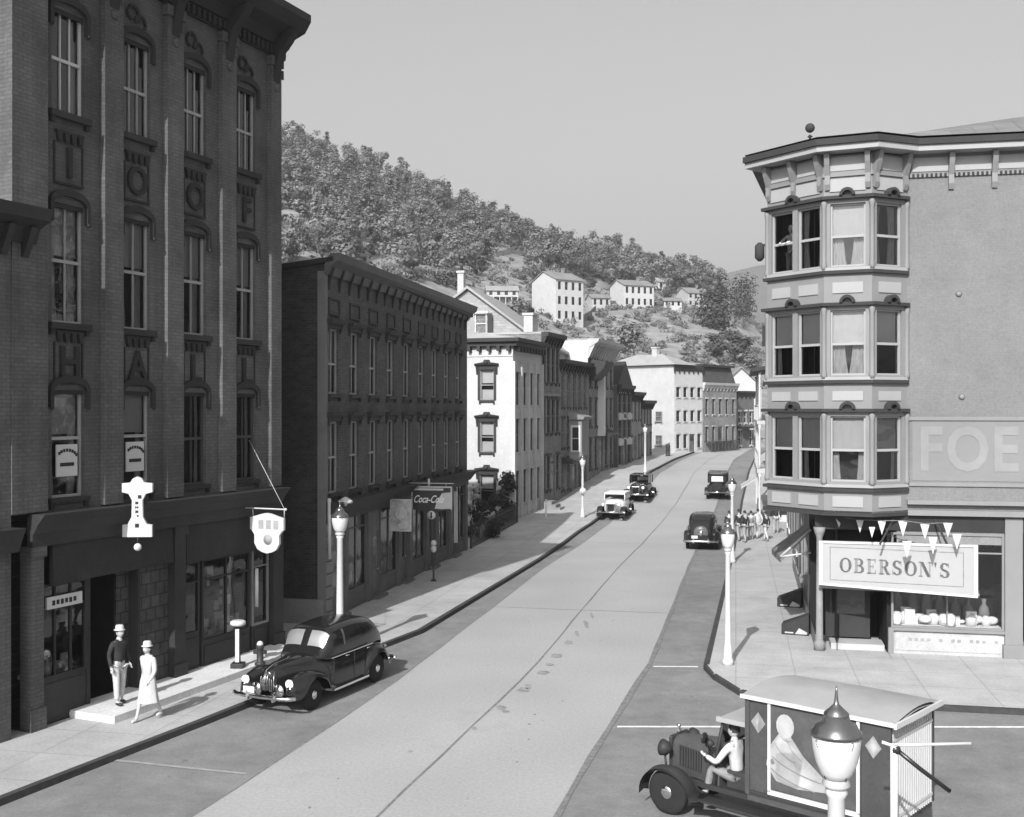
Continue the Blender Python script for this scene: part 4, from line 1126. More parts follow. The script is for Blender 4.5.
# projecting sign box
b = MB()
A_ = L2(XA(819, 30.75), 30.75); B_ = L2(XA(978, 29.4), 29.4)
a_ = math.atan2(B_[1]-A_[1], B_[0]-A_[0]); Ls_ = math.hypot(B_[0]-A_[0], B_[1]-A_[1])
zt0, zt1, zb0, zb1 = ZA(541, 30.7), ZA(545, 29.4), ZA(585, 30.7), ZA(598, 29.4)
MSg = Matrix.Translation((A_[0], A_[1], 0)) @ Matrix.Rotation(a_, 4, 'Z')
b.M = MSg
b.add([(0,0,zb0),(Ls_,0,zb1),(Ls_,0,zt1),(0,0,zt0),(0,.12,zb0),(Ls_,.12,zb1),(Ls_,.12,zt1),(0,.12,zt0)],[(0,1,2,3),(5,4,7,6),(3,2,6,7),(0,4,5,1),(1,5,6,2),(0,3,7,4)])
sb = b.build('name_board', mat('name_board_paint', .33, var=.04, rough=.5, stain=.06), CS)
b = MB(); b.M = MSg
for z0a, z0b, t in ((zb0, zb1, 1), (zt0-.06, zt1-.06, 1)):
    b.add([(0,-.03,z0a),(Ls_,-.03,z0b),(Ls_,-.03,z0b+.06),(0,-.03,z0a+.06),(0,0,z0a),(Ls_,0,z0b),(Ls_,0,z0b+.06),(0,0,z0a+.06)],[(0,1,2,3),(3,2,6,7),(0,4,5,1),(1,5,6,2),(0,3,7,4)])
b.box(0, .1, -.032, -.001, zb0+.06, zt0-.06); b.box(Ls_-.1, Ls_, -.032, -.001, zb1+.06, zt1-.06)
b.build('board_frame', M_white, sb)
b = MB(); b.M = MSg
x0_, x1_ = .3, Ls_-.36
for z_ in (zt0-.17, zb0+.15): b.add([(x0_,-.006,z_),(x1_,-.006,z_-.02),(x1_,-.006,z_-.005),(x0_,-.006,z_+.015)],[(0,1,2,3)])
for x_ in (x0_, x1_): b.box(x_-.01, x_+.01, -.006, -.001, zb0+.14, zt0-.16)
b.build('board_border', M_joint, sb)
b = MB(); b.M = MSg; b.box(-.02, Ls_+.05, .12, .9, min(zb0, zb1)-.02+.05, min(zb0, zb1)+.09); b.build('awning_box', M_cstrim, sb)
# serif letters, built from strokes
def serif(ch, b, ox, z, h, y):
    w = h*.72; t = h*.19; th = h*.08; sf = h*.08
    def bar(x0, x1, a, c): b.box(ox+x0, ox+x1, y-.012, y, z+a, z+c)
    def ser(x, a): bar(x-t*.5, x+t*1.5, a, a+sf)
    def arc(cx, cz, rx, rz_, a0, a1, n=14):
        for k in range(n):
            t0, t1 = a0+(a1-a0)*k/n, a0+(a1-a0)*(k+1)/n
            q = []
            for tt in (t0, t1):
                wd = th+(t-th)*abs(math.cos(tt))
                q += [(cx+(rx)*math.cos(tt), cz+rz_*math.sin(tt)), (cx+(rx-wd)*math.cos(tt), cz+(rz_-th-(t-th)*.0)*math.sin(tt))]
            b.add([(ox+p[0], y-.012, z+p[1]) for p in (q[0], q[2], q[3], q[1])] , [(0,1,2,3), (3,2,1,0)])
    if ch == 'O': arc(w*.55, h/2, w*.55, h/2, 0, 2*math.pi, 26); return w*1.1
    if ch == 'B':
        bar(.03, .03+t, 0, h); bar(0, w*.5, 0, th); bar(0, w*.5, h-th, h); bar(t, w*.5, h*.48, h*.48+th)
        arc(w*.45, h*.74, w*.42, h*.26, -math.pi/2, math.pi/2); arc(w*.45, h*.26, w*.5, h*.27, -math.pi/2, math.pi/2); return w*.98
    if ch == 'E':
        bar(.03, .03+t, 0, h); bar(0, w*.82, 0, th); bar(0, w*.8, h-th, h); bar(t, w*.6, h*.47, h*.47+th)
        bar(w*.76, w*.84, 0, h*.26); bar(w*.74, w*.82, h*.76, h); bar(w*.56, w*.62, h*.36, h*.66); return w*.9
    if ch == 'R':
        bar(.03, .03+t, 0, h); ser(.03, 0); bar(0, w*.5, h-th, h); bar(t, w*.5, h*.46, h*.46+th)
        arc(w*.45, h*.74, w*.42, h*.27, -math.pi/2, math.pi/2)
        b.add([(ox+p, y-.012, z+q) for p, q in ((w*.4, h*.48), (w*.4+t, h*.48), (w*.98, 0), (w*.98-t, 0))], [(0,1,2,3), (3,2,1,0)]); bar(w*.72, w*1.04, 0, sf*.8); return w*1.02
    if ch == 'S':
        arc(w*.42, h*.735, w*.40, h*.265, math.pi*.12, math.pi*1.45); arc(w*.42, h*.265, w*.42, h*.265, -math.pi*.9, math.pi*.48)
        bar(w*.72, w*.79, h*.68, h*.98); bar(0.0, w*.07, .02*h, h*.34)
        b.add([(ox+p, y-.012, z+q) for p, q in ((w*.14, h*.52), (w*.34, h*.6), (w*.7, h*.46), (w*.5, h*.38))], [(0,1,2,3), (3,2,1,0)]); return w*.88
    if ch == 'N':
        bar(.03, .03+th, 0, h); bar(w-.0-th, w, 0, h); bar(-.02, t*1.2, 0, sf*.8); bar(-.02, t*1.2, h-sf*.8, h); bar(w-t*.9, w+t*.5, h-sf*.8, h)
        b.add([(ox+p, y-.012, z+q) for p, q in ((.02, h), (.02+t*1.15, h), (w, 0), (w-t*1.1, 0))], [(0,1,2,3), (3,2,1,0)]); return w*1.12
    if ch == "'":
        b.add([(ox+p, y-.012, z+q) for p, q in ((0, h), (t*.8, h), (t*.5, h*.68), (t*.3, h*.68))], [(0,1,2,3), (3,2,1,0)]); return w*.3
b = MB(); b.M = MSg; dmy = MB(); LH = .40
tw = sum(serif(ch, dmy, 0, 0, LH, 0) for ch in "OBERSON'S"); gap = (Ls_*.695-tw)/8; x = Ls_*.135; k0 = x
for ch in "OBERSON'S":
    zc_ = (zt0+zb0)/2+((zt1+zb1)-(zt0+zb0))/2*x/Ls_-LH/2-.02; x += serif(ch, b, x, zc_, LH, -.004)+gap
b.build('lettering', mat('name_board_letter', .2, var=.1), sb)
# pennants
b = MB()
pts = [L2(XA(px, 30.4), 30.4) for px in (838, 862, 884, 908, 934, 958)]
def pennant(b, px, py, w, h, Y):
    X = XA(px, Y); z = ZA(py, Y); p = L2(X-w/2, Y); q = L2(X+w/2, Y); r = L2(X, Y)
    b.add([(p[0], p[1], z), (q[0], q[1], z), (r[0], r[1]+.01, z-h), (p[0], p[1]+.02, z), (q[0], q[1]+.02, z), (r[0], r[1]+.03, z-h)], [(0,1,2), (5,4,3), (0,3,4,1), (1,4,5,2), (2,5,3,0)])
PEN = [(839, 517, .25, .35, 30.9), (860, 520, .25, .42, 30.6), (882, 521, .27, .45, 30.2), (903, 521, .3, .5, 29.8), (925, 524, .3, .5, 29.6), (948, 523, .3, .45, 29.4), (957, 534, .3, .5, 29.2), (907, 541, .3, .55, 29.3), (933, 537, .28, .55, 29.2), (872, 527, .2, .35, 29.9)]
for p in PEN: pennant(b, p[0], p[1], p[2]*.85, p[3]*.85, p[4])
pns = b.build_each('pennant', mat('pennant_cloth', .5, var=.1), CS)
b = MB()
for s in range(4):
    p, q = PEN[s], PEN[s+1]
b.tube([(*L2(XA(p[0], p[4]), p[4]), ZA(p[1], p[4])+.01) for p in PEN[:6]], .012, 5); b.build('pennant_string', M_joint, CS)
# slanting poles holding the awning over the shop window
b = MB()
for px0, px1 in ((893, 880), (935, 947)):
    b.tube([(*L2(XA(px0, 30.2), 30.2), ZA(520, 30.2)), (*L2(XA(px1, 29.7), 29.7), ZA(544, 29.7))], .03, 6)
b.build('awning_brace', M_csdk, CS)
b = MB(); b.box(2.2, 5.0, .02, .05, 3.2, 3.55); b.build('transom_blind', M_mid, CS)
# side awning over the sidewalk and the two open hatches on the street front
b = MB(); Y1_, Y2_ = 33.2, 35.2
q0, q1 = L2(8.57+.215*2.1, Y1_), L2(8.57+.215*4.1, Y2_); r0, r1 = L2(XA(782, 33.6)-.1, 33.4), L2(XA(781, 35.4)-.3, 35.4)
za, zb_ = 3.3, 2.45
b.add([(*q0, za), (*q1, za), (*r1, zb_), (*r0, zb_), (*q0, za-.05), (*q1, za-.05), (*r1, zb_-.18), (*r0, zb_-.18)], [(0,1,2,3), (7,6,5,4), (3,2,6,7), (0,3,7,4), (1,5,6,2)])
b.build('side_awning', mat('striped_awning', .16, var=.4, scale=3), CS)
b = MB(); b.tube([(*q0, za), (*r0, zb_)], .04, 6); b.tube([(q0[0], q0[1], za-.7), (*r0, zb_)], .03, 6); b.build('awning_frame', M_white, CS)
# ================================================================ HILLSIDE
def leaf_cloud(rs, centres, radii, n_per, size, squash=.8, mid=None):
    """many small quads spread through lumpy crowns -> verts array, faces array"""
    C = np.repeat(np.array(centres), n_per, axis=0); RR = np.repeat(np.array(radii), n_per)
    N = len(C)
    d = rs.normal(size=(N, 3)); d /= np.linalg.norm(d, axis=1, keepdims=True)
    r = RR*(rs.random(N)**.45)
    P = C + d*r[:, None]*np.array([1, 1, squash])
    if mid is not None:
        md = P - np.repeat(np.array(mid), n_per, axis=0); md /= np.linalg.norm(md, axis=1, keepdims=True)+1e-6
        d = d*.6 + md*1.0
    nrm = rs.normal(size=(N, 3))*.4 + d*1.1 + np.array([0, 0, .25]); nrm /= np.linalg.norm(nrm, axis=1, keepdims=True)
    a = np.cross(nrm, rs.normal(size=(N, 3))); a /= np.linalg.norm(a, axis=1, keepdims=True)
    b_ = np.cross(nrm, a); s = (size*(.5+rs.random(N)))[:, None]
    V = np.stack([P-a*s*.5, P+b_*s*.42, P+a*s*.5+nrm*s*.12, P-b_*s*.42], 1).reshape(-1, 3)
    return V, np.arange(N*4).reshape(-1, 4)
def leaf_mesh(name, V, Fc, m):
    me = bpy.data.meshes.new(name)
    me.vertices.add(len(V)); me.vertices.foreach_set('co', V.astype(np.float32).ravel())
    me.loops.add(Fc.size); me.loops.foreach_set('vertex_index', Fc.astype(np.int32).ravel())
    me.polygons.add(len(Fc)); me.polygons.foreach_set('loop_start', np.arange(0, Fc.size, 4, dtype=np.int32))
    me.update(calc_edges=True); me.materials.append(m)
    return me
def crown_blobs(rs, x, y, z, r, h, conical=False, n=9):
    cs, rd = [], []
    for k in range(n):
        t = (k+.5)/n
        if conical: rr = r*(1.05-t)*.75; zz = z+h*(.12+.85*t); off = r*(1-t)*.55; br = max(.35, r*(.62-.42*t))
        else:
            zz = z+h*(.28+.6*rs.random()); off = r*.62*math.sqrt(max(.05, 1-abs((zz-z)/h-.5)*1.2)); br = r*(.3+.25*rs.random())
        a = rs.random()*6.28; o = off*math.sqrt(rs.random())
        cs.append((x+math.cos(a)*o, y+math.sin(a)*o, zz)); rd.append(br)
    return cs, rd
TREE_CACHE = {}
def tree_proto(kind, seed):
    rs = np.random.RandomState(seed)
    conical = kind == 'conical'; h = 1.0; r = .3 if conical else .42
    cs, rd = crown_blobs(rs, 0, 0, 0, r, h, conical, 12 if not conical else 10)
    V, Fc = leaf_cloud(rs, cs, rd, 170, .055, mid=[(0, 0, .45)]*len(cs))
    m = {'conical': M_leafB, 'dark': M_leafB, 'broad': M_leafA, 'dry': M_leafC}[kind]
    cr = leaf_mesh('crown', V, Fc, m)
    b = MB(); b.tube([(0, 0, -.05), (.01, .01, .25), (-.01, .02, .5), (0, 0, .75)], [.028, .022, .014, .005], 7)
    for k in range(5):
        a = k*1.3; b.tube([(0, .01, .25+.07*k), (.12*math.cos(a), .12*math.sin(a), .42+.07*k), (.2*math.cos(a), .2*math.sin(a), .52+.07*k)], [.012, .007, .003], 5)
    return cr, mesh_of(b, 'trunk', M_bark)
for kd_, sd in (('conical', 1), ('dark', 2), ('dark', 12), ('broad', 3), ('broad', 4), ('broad', 14), ('dry', 5), ('dry', 15)):
    TREE_CACHE.setdefault(kd_, []).append(tree_proto(kd_, sd))
def tree(kind, X, Y, h, label, group=None, wide=1.0, v=0):
    t = thing('hillside_tree' if Y > 120 else 'street_tree', label, 'tree', (X, Y, hill(X, Y)-.2), rnd.random()*6.28, group)
    cr, tk = TREE_CACHE[kind][v % len(TREE_CACHE[kind])]
    put_mesh(tk, 'trunk', t, (0, 0, 0), scale=(h, h, h)); put_mesh(cr, 'crown', t, (0, 0, 0), scale=(h*wide, h*wide, h))
    return t
def tree_px(kind, px, py_base, hpx, label, group=None, wide=1.0, v=0):
    X, Y, Z = hit(px, py_base); return tree(kind, X, Y, hpx/F*Y, label, group, wide, v)
tree_px('dark', 372, 228, 40, 'dark bushy tree standing out alone in the middle of the wooded slope', None, 1.1)
tree_px('conical', 716, 330, 42, 'dark pointed tree right of the pale hill cottages', None, 1.5)
tree_px('dark', 716, 290, 26, 'dark round-topped tree on the crest above the right end of the cottages', None, 1.3, 1)
tree_px('conical', 744, 320, 42, 'thin ragged tree closest to the corner shop oriel', None, 1.0)
tree_px('dark', 735, 362, 34, 'broad dark tree low on the slope above the mansard block', None, 1.6)
tree_px('dark', 716, 358, 26, 'squat dark tree directly above the dark mansard roof', None, 1.5, 1)
tree_px('broad', 752, 372, 26, 'small tree beside the gabled cottage roof', None, 1.3)
tree_px('dark', 590, 292, 18, 'small dark tree between the tall hill house and the long hill cottage', None, 1.2)
tree_px('broad', 668, 300, 16, 'small tree just right of the long white hill cottage', None, 1.2)
tree_px('dark', 684, 281, 24, 'dark upright tree on the crest left of the round-topped one', None, .9)
tree_px('broad', 662, 272, 26, 'rounded crest tree left of the dark upright one', None, 1.3, 1)
tree_px('dark', 292, 262, 34, 'dark tree low on the slope beside the tall hall wall', None, 1.4, 1)
tree_px('broad', 280, 128, 30, 'lone ragged treetop on the crest touching the tall hall wall', None, .7)
ridge = [(318, 168, 30), (348, 183, 32), (365, 190, 26), (392, 196, 26), (420, 205, 26), (446, 214, 26), (478, 220, 30), (505, 226, 24), (533, 232, 30), (560, 240, 28), (585, 250, 28), (612, 262, 30), (636, 268, 26), (650, 276, 24), (664, 279, 24), (678, 284, 24), (694, 288, 24), (705, 290, 22)]
for i, (px, py, hp) in enumerate(ridge):
    tree_px(('broad', 'dry', 'broad')[i % 3], px, py, hp, 'leafy tree on the long wooded crest behind the town', 'trees along the wooded crest', 1.2, i)
mids = [(420, 250, 28), (440, 262, 26), (465, 250, 28), (486, 240, 26), (300, 200, 36), (330, 235, 34), (350, 250, 30), (545, 262, 26), (575, 270, 26), (600, 272, 24), (625, 275, 20), (395, 240, 30), (310, 235, 30), (520, 238, 26)]
for i, (px, py, hp) in enumerate(mids):
    tree_px(('broad', 'dark', 'dry')[i % 3], px, py, hp, 'leafy tree in the wood below the crest', 'trees in the wood below the crest', 1.25, i+1)
# the closed wood: one mass
rs = np.random.RandomState(11)
cs, rd = [], []
OPEN = [(494, 532, 252, 292), (470, 500, 268, 292), (478, 545, 284, 350), (535, 640, 288, 380), (640, 712, 299, 380)]
mids_ = []; und_c, und_r = [], []
def is_open(px, py): return any(a < px < c and b_ < py < d for a, c, b_, d in OPEN)
n_t = 0
for X in np.arange(-236, 125, 6.9):
    for Y in np.arange(150, 392, 7.4):
        x = X+rs.uniform(-2.5, 2.5); y = Y+rs.uniform(-2.5, 2.5); z = hill(x, y)
        px = CX+F*x/y; py = CY-(z-CAMZ)*F/y
        if px < 60 or px > 724 or is_open(px, py): continue
        if py > 297 and px > 470 and rs.random() < .93: continue
        if rs.random() < .06: continue
        hh = 7.5+3.5*rs.random()
        if px < 470 and py > 290: continue
        rr_ = 2.7+1.9*rs.random(); a, c = crown_blobs(rs, x, y, z, rr_, hh, rs.random() < .15, 8); cs += a; rd += c; n_t += 1; mids_ += [(x, y, z+hh*.45)]*len(a)
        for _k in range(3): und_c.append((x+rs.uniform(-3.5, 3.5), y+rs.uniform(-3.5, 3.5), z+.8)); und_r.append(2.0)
V, Fc = leaf_cloud(rs, cs, rd, 64, .62, mid=mids_)
o = bpy.data.objects.new('hillside_wood', leaf_mesh('hillside_wood', V, Fc, M_leafA)); COL.objects.link(o)
tag(o, 'dense leafy wood covering the long hillside behind the town', 'wood', kind='stuff')
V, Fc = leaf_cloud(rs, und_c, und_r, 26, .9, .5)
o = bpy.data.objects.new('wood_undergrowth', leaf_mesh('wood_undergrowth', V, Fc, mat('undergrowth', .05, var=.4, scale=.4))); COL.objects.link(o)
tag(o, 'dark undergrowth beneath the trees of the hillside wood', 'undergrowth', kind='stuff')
# scrub and bushes on the open slope
cs, rd = [], []
for _ in range(900):
    px = rs.uniform(470, 770); py = rs.uniform(255, 392)
    X, Y, Z = hit(px, py)
    if Y > 350: continue
    s = (.5+1.1*rs.random())
    for k in range(3): cs.append((X+rs.uniform(-1, 1)*s, Y+rs.uniform(-1, 1)*s, Z+s*.4)); rd.append(s*.75)
V, Fc = leaf_cloud(rs, cs, rd, 26, .42)
o = bpy.data.objects.new('hillside_scrub', leaf_mesh('hillside_scrub', V, Fc, M_leafC)); COL.objects.link(o)
tag(o, 'low scrub and bushes scattered over the open slope below the hill houses', 'scrub', kind='stuff')

# distant mountain
b = MB()
def mz(x): 
    t = (x+200)/700
    return 195*max(0, min(1, (x+200)/420)) + max(0, min(140, (x-325)*.22)) + 5*math.sin(x*.02)
P = []
for j in range(14):
    P.append([(x, 1500+j*45, (25 + mz(x)*math.sin(math.pi*min(1, j/7)/2) if j <= 7 else 25+mz(x)*(1-(j-7)/12)) - (40 if j == 0 else 0)) for x in np.arange(-200, 1800, 40)])
b.grid(P, flip=True)
struct(b, 'mountain', mat('mountain_wood', .10, var=.2, scale=.02))

# hill houses
def hill_house(label, px, py, wpx, hpx, roofpx, rz, depth, wm, nb, nf, roofm=None, porch=False, gable_left=True):
    X, Y, Z = hit(px, py)
    W_ = wpx/F*Y; H_ = hpx/F*Y; rh = roofpx/F*Y
    B = thing('hill_house', label, 'house', (X, Y, Z-.2), rz)
    fh = H_/nf; w_ = min(.9, W_/nb*.42)
    ops = [(W_*(i+.5)/nb-w_/2, f*fh+fh*.3, W_*(i+.5)/nb+w_/2, f*fh+fh*.85) for i in range(nb) for f in range(nf)]
    b = MB(); b.wall(0, W_, -4, H_, ops, rev=.12); b.quad((0, .6, 0), (W_, .6, 0), (W_, .6, H_-.1), (0, .6, H_-.1))
    b.add([(0,depth,-4),(W_,depth,-4),(W_,depth,H_),(0,depth,H_)], [(1,0,3,2)])
    b.add([(W_,0,-4),(W_,depth,-4),(W_,depth,H_),(W_,depth/2,H_+rh),(W_,0,H_)], [(0,1,2,3,4)])
    b.add([(0,0,-4),(0,depth,-4),(0,depth,H_),(0,depth/2,H_+rh),(0,0,H_)], [(4,3,2,1,0)])
    b.build('wall', wm, B)
    key = 'hh%d_%d' % (round(w_*100), round(fh*100))
    if key not in WPROTO: win_proto(key, w_, fh*.55, M_framedk, (.5,), 0, None, None)
    for i in range(nb):
        for f in range(nf): win(key, B, W_*(i+.5)/nb, f*fh+fh*.3, only=('pane', 'dark_room'))
    b = MB(); e = .35
    for s, y0 in ((1, -e), (-1, depth+e)):
        b.add([(-.25,y0,H_-.12),(W_+.25,y0,H_-.12),(W_+.25,depth/2,H_+rh+.05),(-.25,depth/2,H_+rh+.05),(-.25,y0,H_+.02),(W_+.25,y0,H_+.02),(W_+.25,depth/2,H_+rh+.2),(-.25,depth/2,H_+rh+.2)],
              [(0,1,5,4),(4,5,6,7),(3,2,1,0),(0,4,7,3),(1,2,6,5)])
    b.build('roof', roofm or M_mid, B)
    if porch:
        b = MB(); b.box(0, W_, -1.6, 0, fh*.95, fh*.95+.15)
        for k in range(6): b.box(W_*k/5.2, W_*k/5.2+.12, -1.6, -1.48, -1, fh*.95)
        b.build('porch', M_white, B)
    chimney(B, W_*.7, depth/2, H_+rh*.7, .5, rh*.3+.9, M_mid, 1)
    return B
M_hh = mat('hill_clapboard', .48, var=.08, stain=.1); M_hh2 = mat('hill_clapboard_grey', .40, var=.1, stain=.15)
hill_house('tall three-storey pale house with its blank gable end to the left, biggest on the hillside', 556, 322, 34, 44, 9, R(33), 8.5, M_hh, 4, 3, M_mid)
hill_house('long white two-storey cottage with regular windows on the hillside terrace', 624, 307, 34, 23, 6, R(22), 7, M_hh, 5, 2, M_mid)
hill_house('low pale house with a front porch just above the slate-gabled house', 487, 303, 31, 14, 5, R(4), 6, M_hh2, 4, 2, M_paleroof, porch=True)
hill_house('small pale cottage at the right end of the hillside row by the dark pointed tree', 688, 306, 24, 14, 6, R(20), 7, M_hh2, 4, 2, M_mid)
hill_house('tiny white shed on the slope above the row of hill cottages', 658, 290, 14, 9, 4, R(15), 4, M_hh, 2, 1, M_tin)
hill_house('small dark-roofed outbuilding between the tall house and long white cottage', 592, 307, 19, 10, 4, R(12), 5, M_hh2, 3, 1, M_mid)
hill_house('long low white shed with dark openings on the terrace right of the white cottage', 664, 307, 18, 7, 3, R(5), 4, M_hh, 3, 1, M_mid)
# terrace walls and pale ledges
def ledge(label, pts, h, m, name='retaining_wall', cat='wall'):
    b = MB(); Q = [hit(px, py) for px, py in pts]
    for A, B_ in zip(Q, Q[1:]):
        v = []
        for P_ in (A, B_):
            v += [(P_[0], P_[1], P_[2]-1), (P_[0], P_[1], P_[2]+h), (P_[0], P_[1]+.6, P_[2]+h), (P_[0], P_[1]+.6, P_[2]-1)]
        b.add(v, [(0,4,5,1), (1,5,6,2), (2,6,7,3), (0,1,2,3), (7,6,5,4)])
    o = b.build(name, m); tag(o, label, cat); return o
ledge('long stone retaining wall below the white hill cottages', [(592, 317), (625, 314), (660, 312), (700, 311), (730, 316)], .9, M_hh2)
ledge('pale rough stone ledge with a dark hollow high on the bare slope', [(497, 258), (512, 254), (528, 256)], 1.6, M_hh2, 'stone_ledge', 'ledge')
ledge('short pale wall slanting down the bare slope by the ledge', [(483, 262), (497, 268), (508, 276)], .5, M_hh2)
ledge('weathered board fence below the tall hill house', [(583, 322), (590, 318), (596, 312)], 1.4, M_mid, 'board_fence', 'fence')
# ================================================================ VEHICLES
def sect(w, b_, t, n=2.4, m=2.4, k=13, y0=0.0):
    out = []
    for i in range(k):
        a = math.pi*i/(k-1); c, s = math.cos(a), math.sin(a)
        y = y0+w*math.copysign(abs(c)**(2/n), c); z = b_+(t-b_)*abs(s)**(2/m)
        out.append((y, z))
    return out
def catmull(keys, n):
    """keys: list of (x, params...) -> smoothly interpolated list"""
    K = [np.array(k, float) for k in keys]; out = []
    for i in range(len(K)-1):
        p0, p1, p2, p3 = K[max(i-1, 0)], K[i], K[i+1], K[min(i+2, len(K)-1)]
        for j in range(n):
            t = j/n
            out.append(.5*((2*p1)+(-p0+p2)*t+(2*p0-5*p1+4*p2-p3)*t*t+(-p0+3*p1-3*p2+p3)*t**3))
    out.append(K[-1]); return out
def loft(keys, n=3, k=17, n_=2.4, m_=2.4, y0=0.0, cap=True):
    P = []
    for q in catmull(keys, n):
        x, w, bo, t = q[:4]
        P.append([(x, y, z) for y, z in sect(max(w, .01), bo, max(t, bo+.01), n_, m_, k, y0)])
    return P
def add_loft(b, P, cap=True):
    b.grid(P, flip=False)
    if cap:
        n = len(P[0]); b.add(P[0], [tuple(range(n))[::-1]], True); b.add(P[-1], [tuple(range(n))], True)
def patch(P, i0, i1, j0, j1, off):
    """offset patch of a lofted surface (fractional indexes)"""
    A = np.array(P); n, m = A.shape[:2]
    def S(i, j):
        i = min(max(i, 0), n-1.001); j = min(max(j, 0), m-1.001); a, b_ = int(i), int(j); f, h = i-a, j-b_
        return (A[a, b_]*(1-f)*(1-h)+A[a+1, b_]*f*(1-h)+A[a, b_+1]*(1-f)*h+A[a+1, b_+1]*f*h)
    out = []
    for i in np.linspace(i0, i1, 7):
        row = []
        for j in np.linspace(j0, j1, 7):
            p = S(i, j); du = S(i+.1, j)-S(i-.1, j); dv = S(i, j+.1)-S(i, j-.1); nn = np.cross(du, dv); L = np.linalg.norm(nn)
            nn = nn/L if L > 1e-9 else nn
            c = p-np.array([p[0], 0, 1.2])
            if np.dot(nn, c) < 0: nn = -nn
            row.append(tuple(p+nn*off))
        out.append(row)
    return out
def wheel(par, x, y, r=.35, w=.15, rim=M_rimw, ms='wheel'):
    s = 1 if y > 0 else -1
    b = MB(); b.lathe([(r*.62, -w/2), (r*.8, -w/2), (r*.96, -w*.38), (r, -w*.15), (r, w*.15), (r*.96, w*.38), (r*.8, w/2), (r*.62, w/2)], (x, y, r), 28, 'y')
    o = b.build('wheel', M_tyre, par)
    b = MB(); b.lathe([(.02, w*.48), (r*.3, w*.5), (r*.36, w*.3), (r*.55, w*.35), (r*.66, w*.47), (r*.66, -w*.4), (.02, -w*.4)] if s < 0 else [(.02, w*.4), (r*.66, w*.4), (r*.66, -w*.47), (r*.55, -w*.35), (r*.36, -w*.3), (r*.3, -w*.5), (.02, -w*.48)], (x, y, r), 24, 'y'); b.build('rim', rim, o)
    b = MB(); b.ball((x, y+s*w*.5, r), r*.3, 12, 8, (1, .25, 1)); b.build('hubcap', M_chrome, o)
    return o

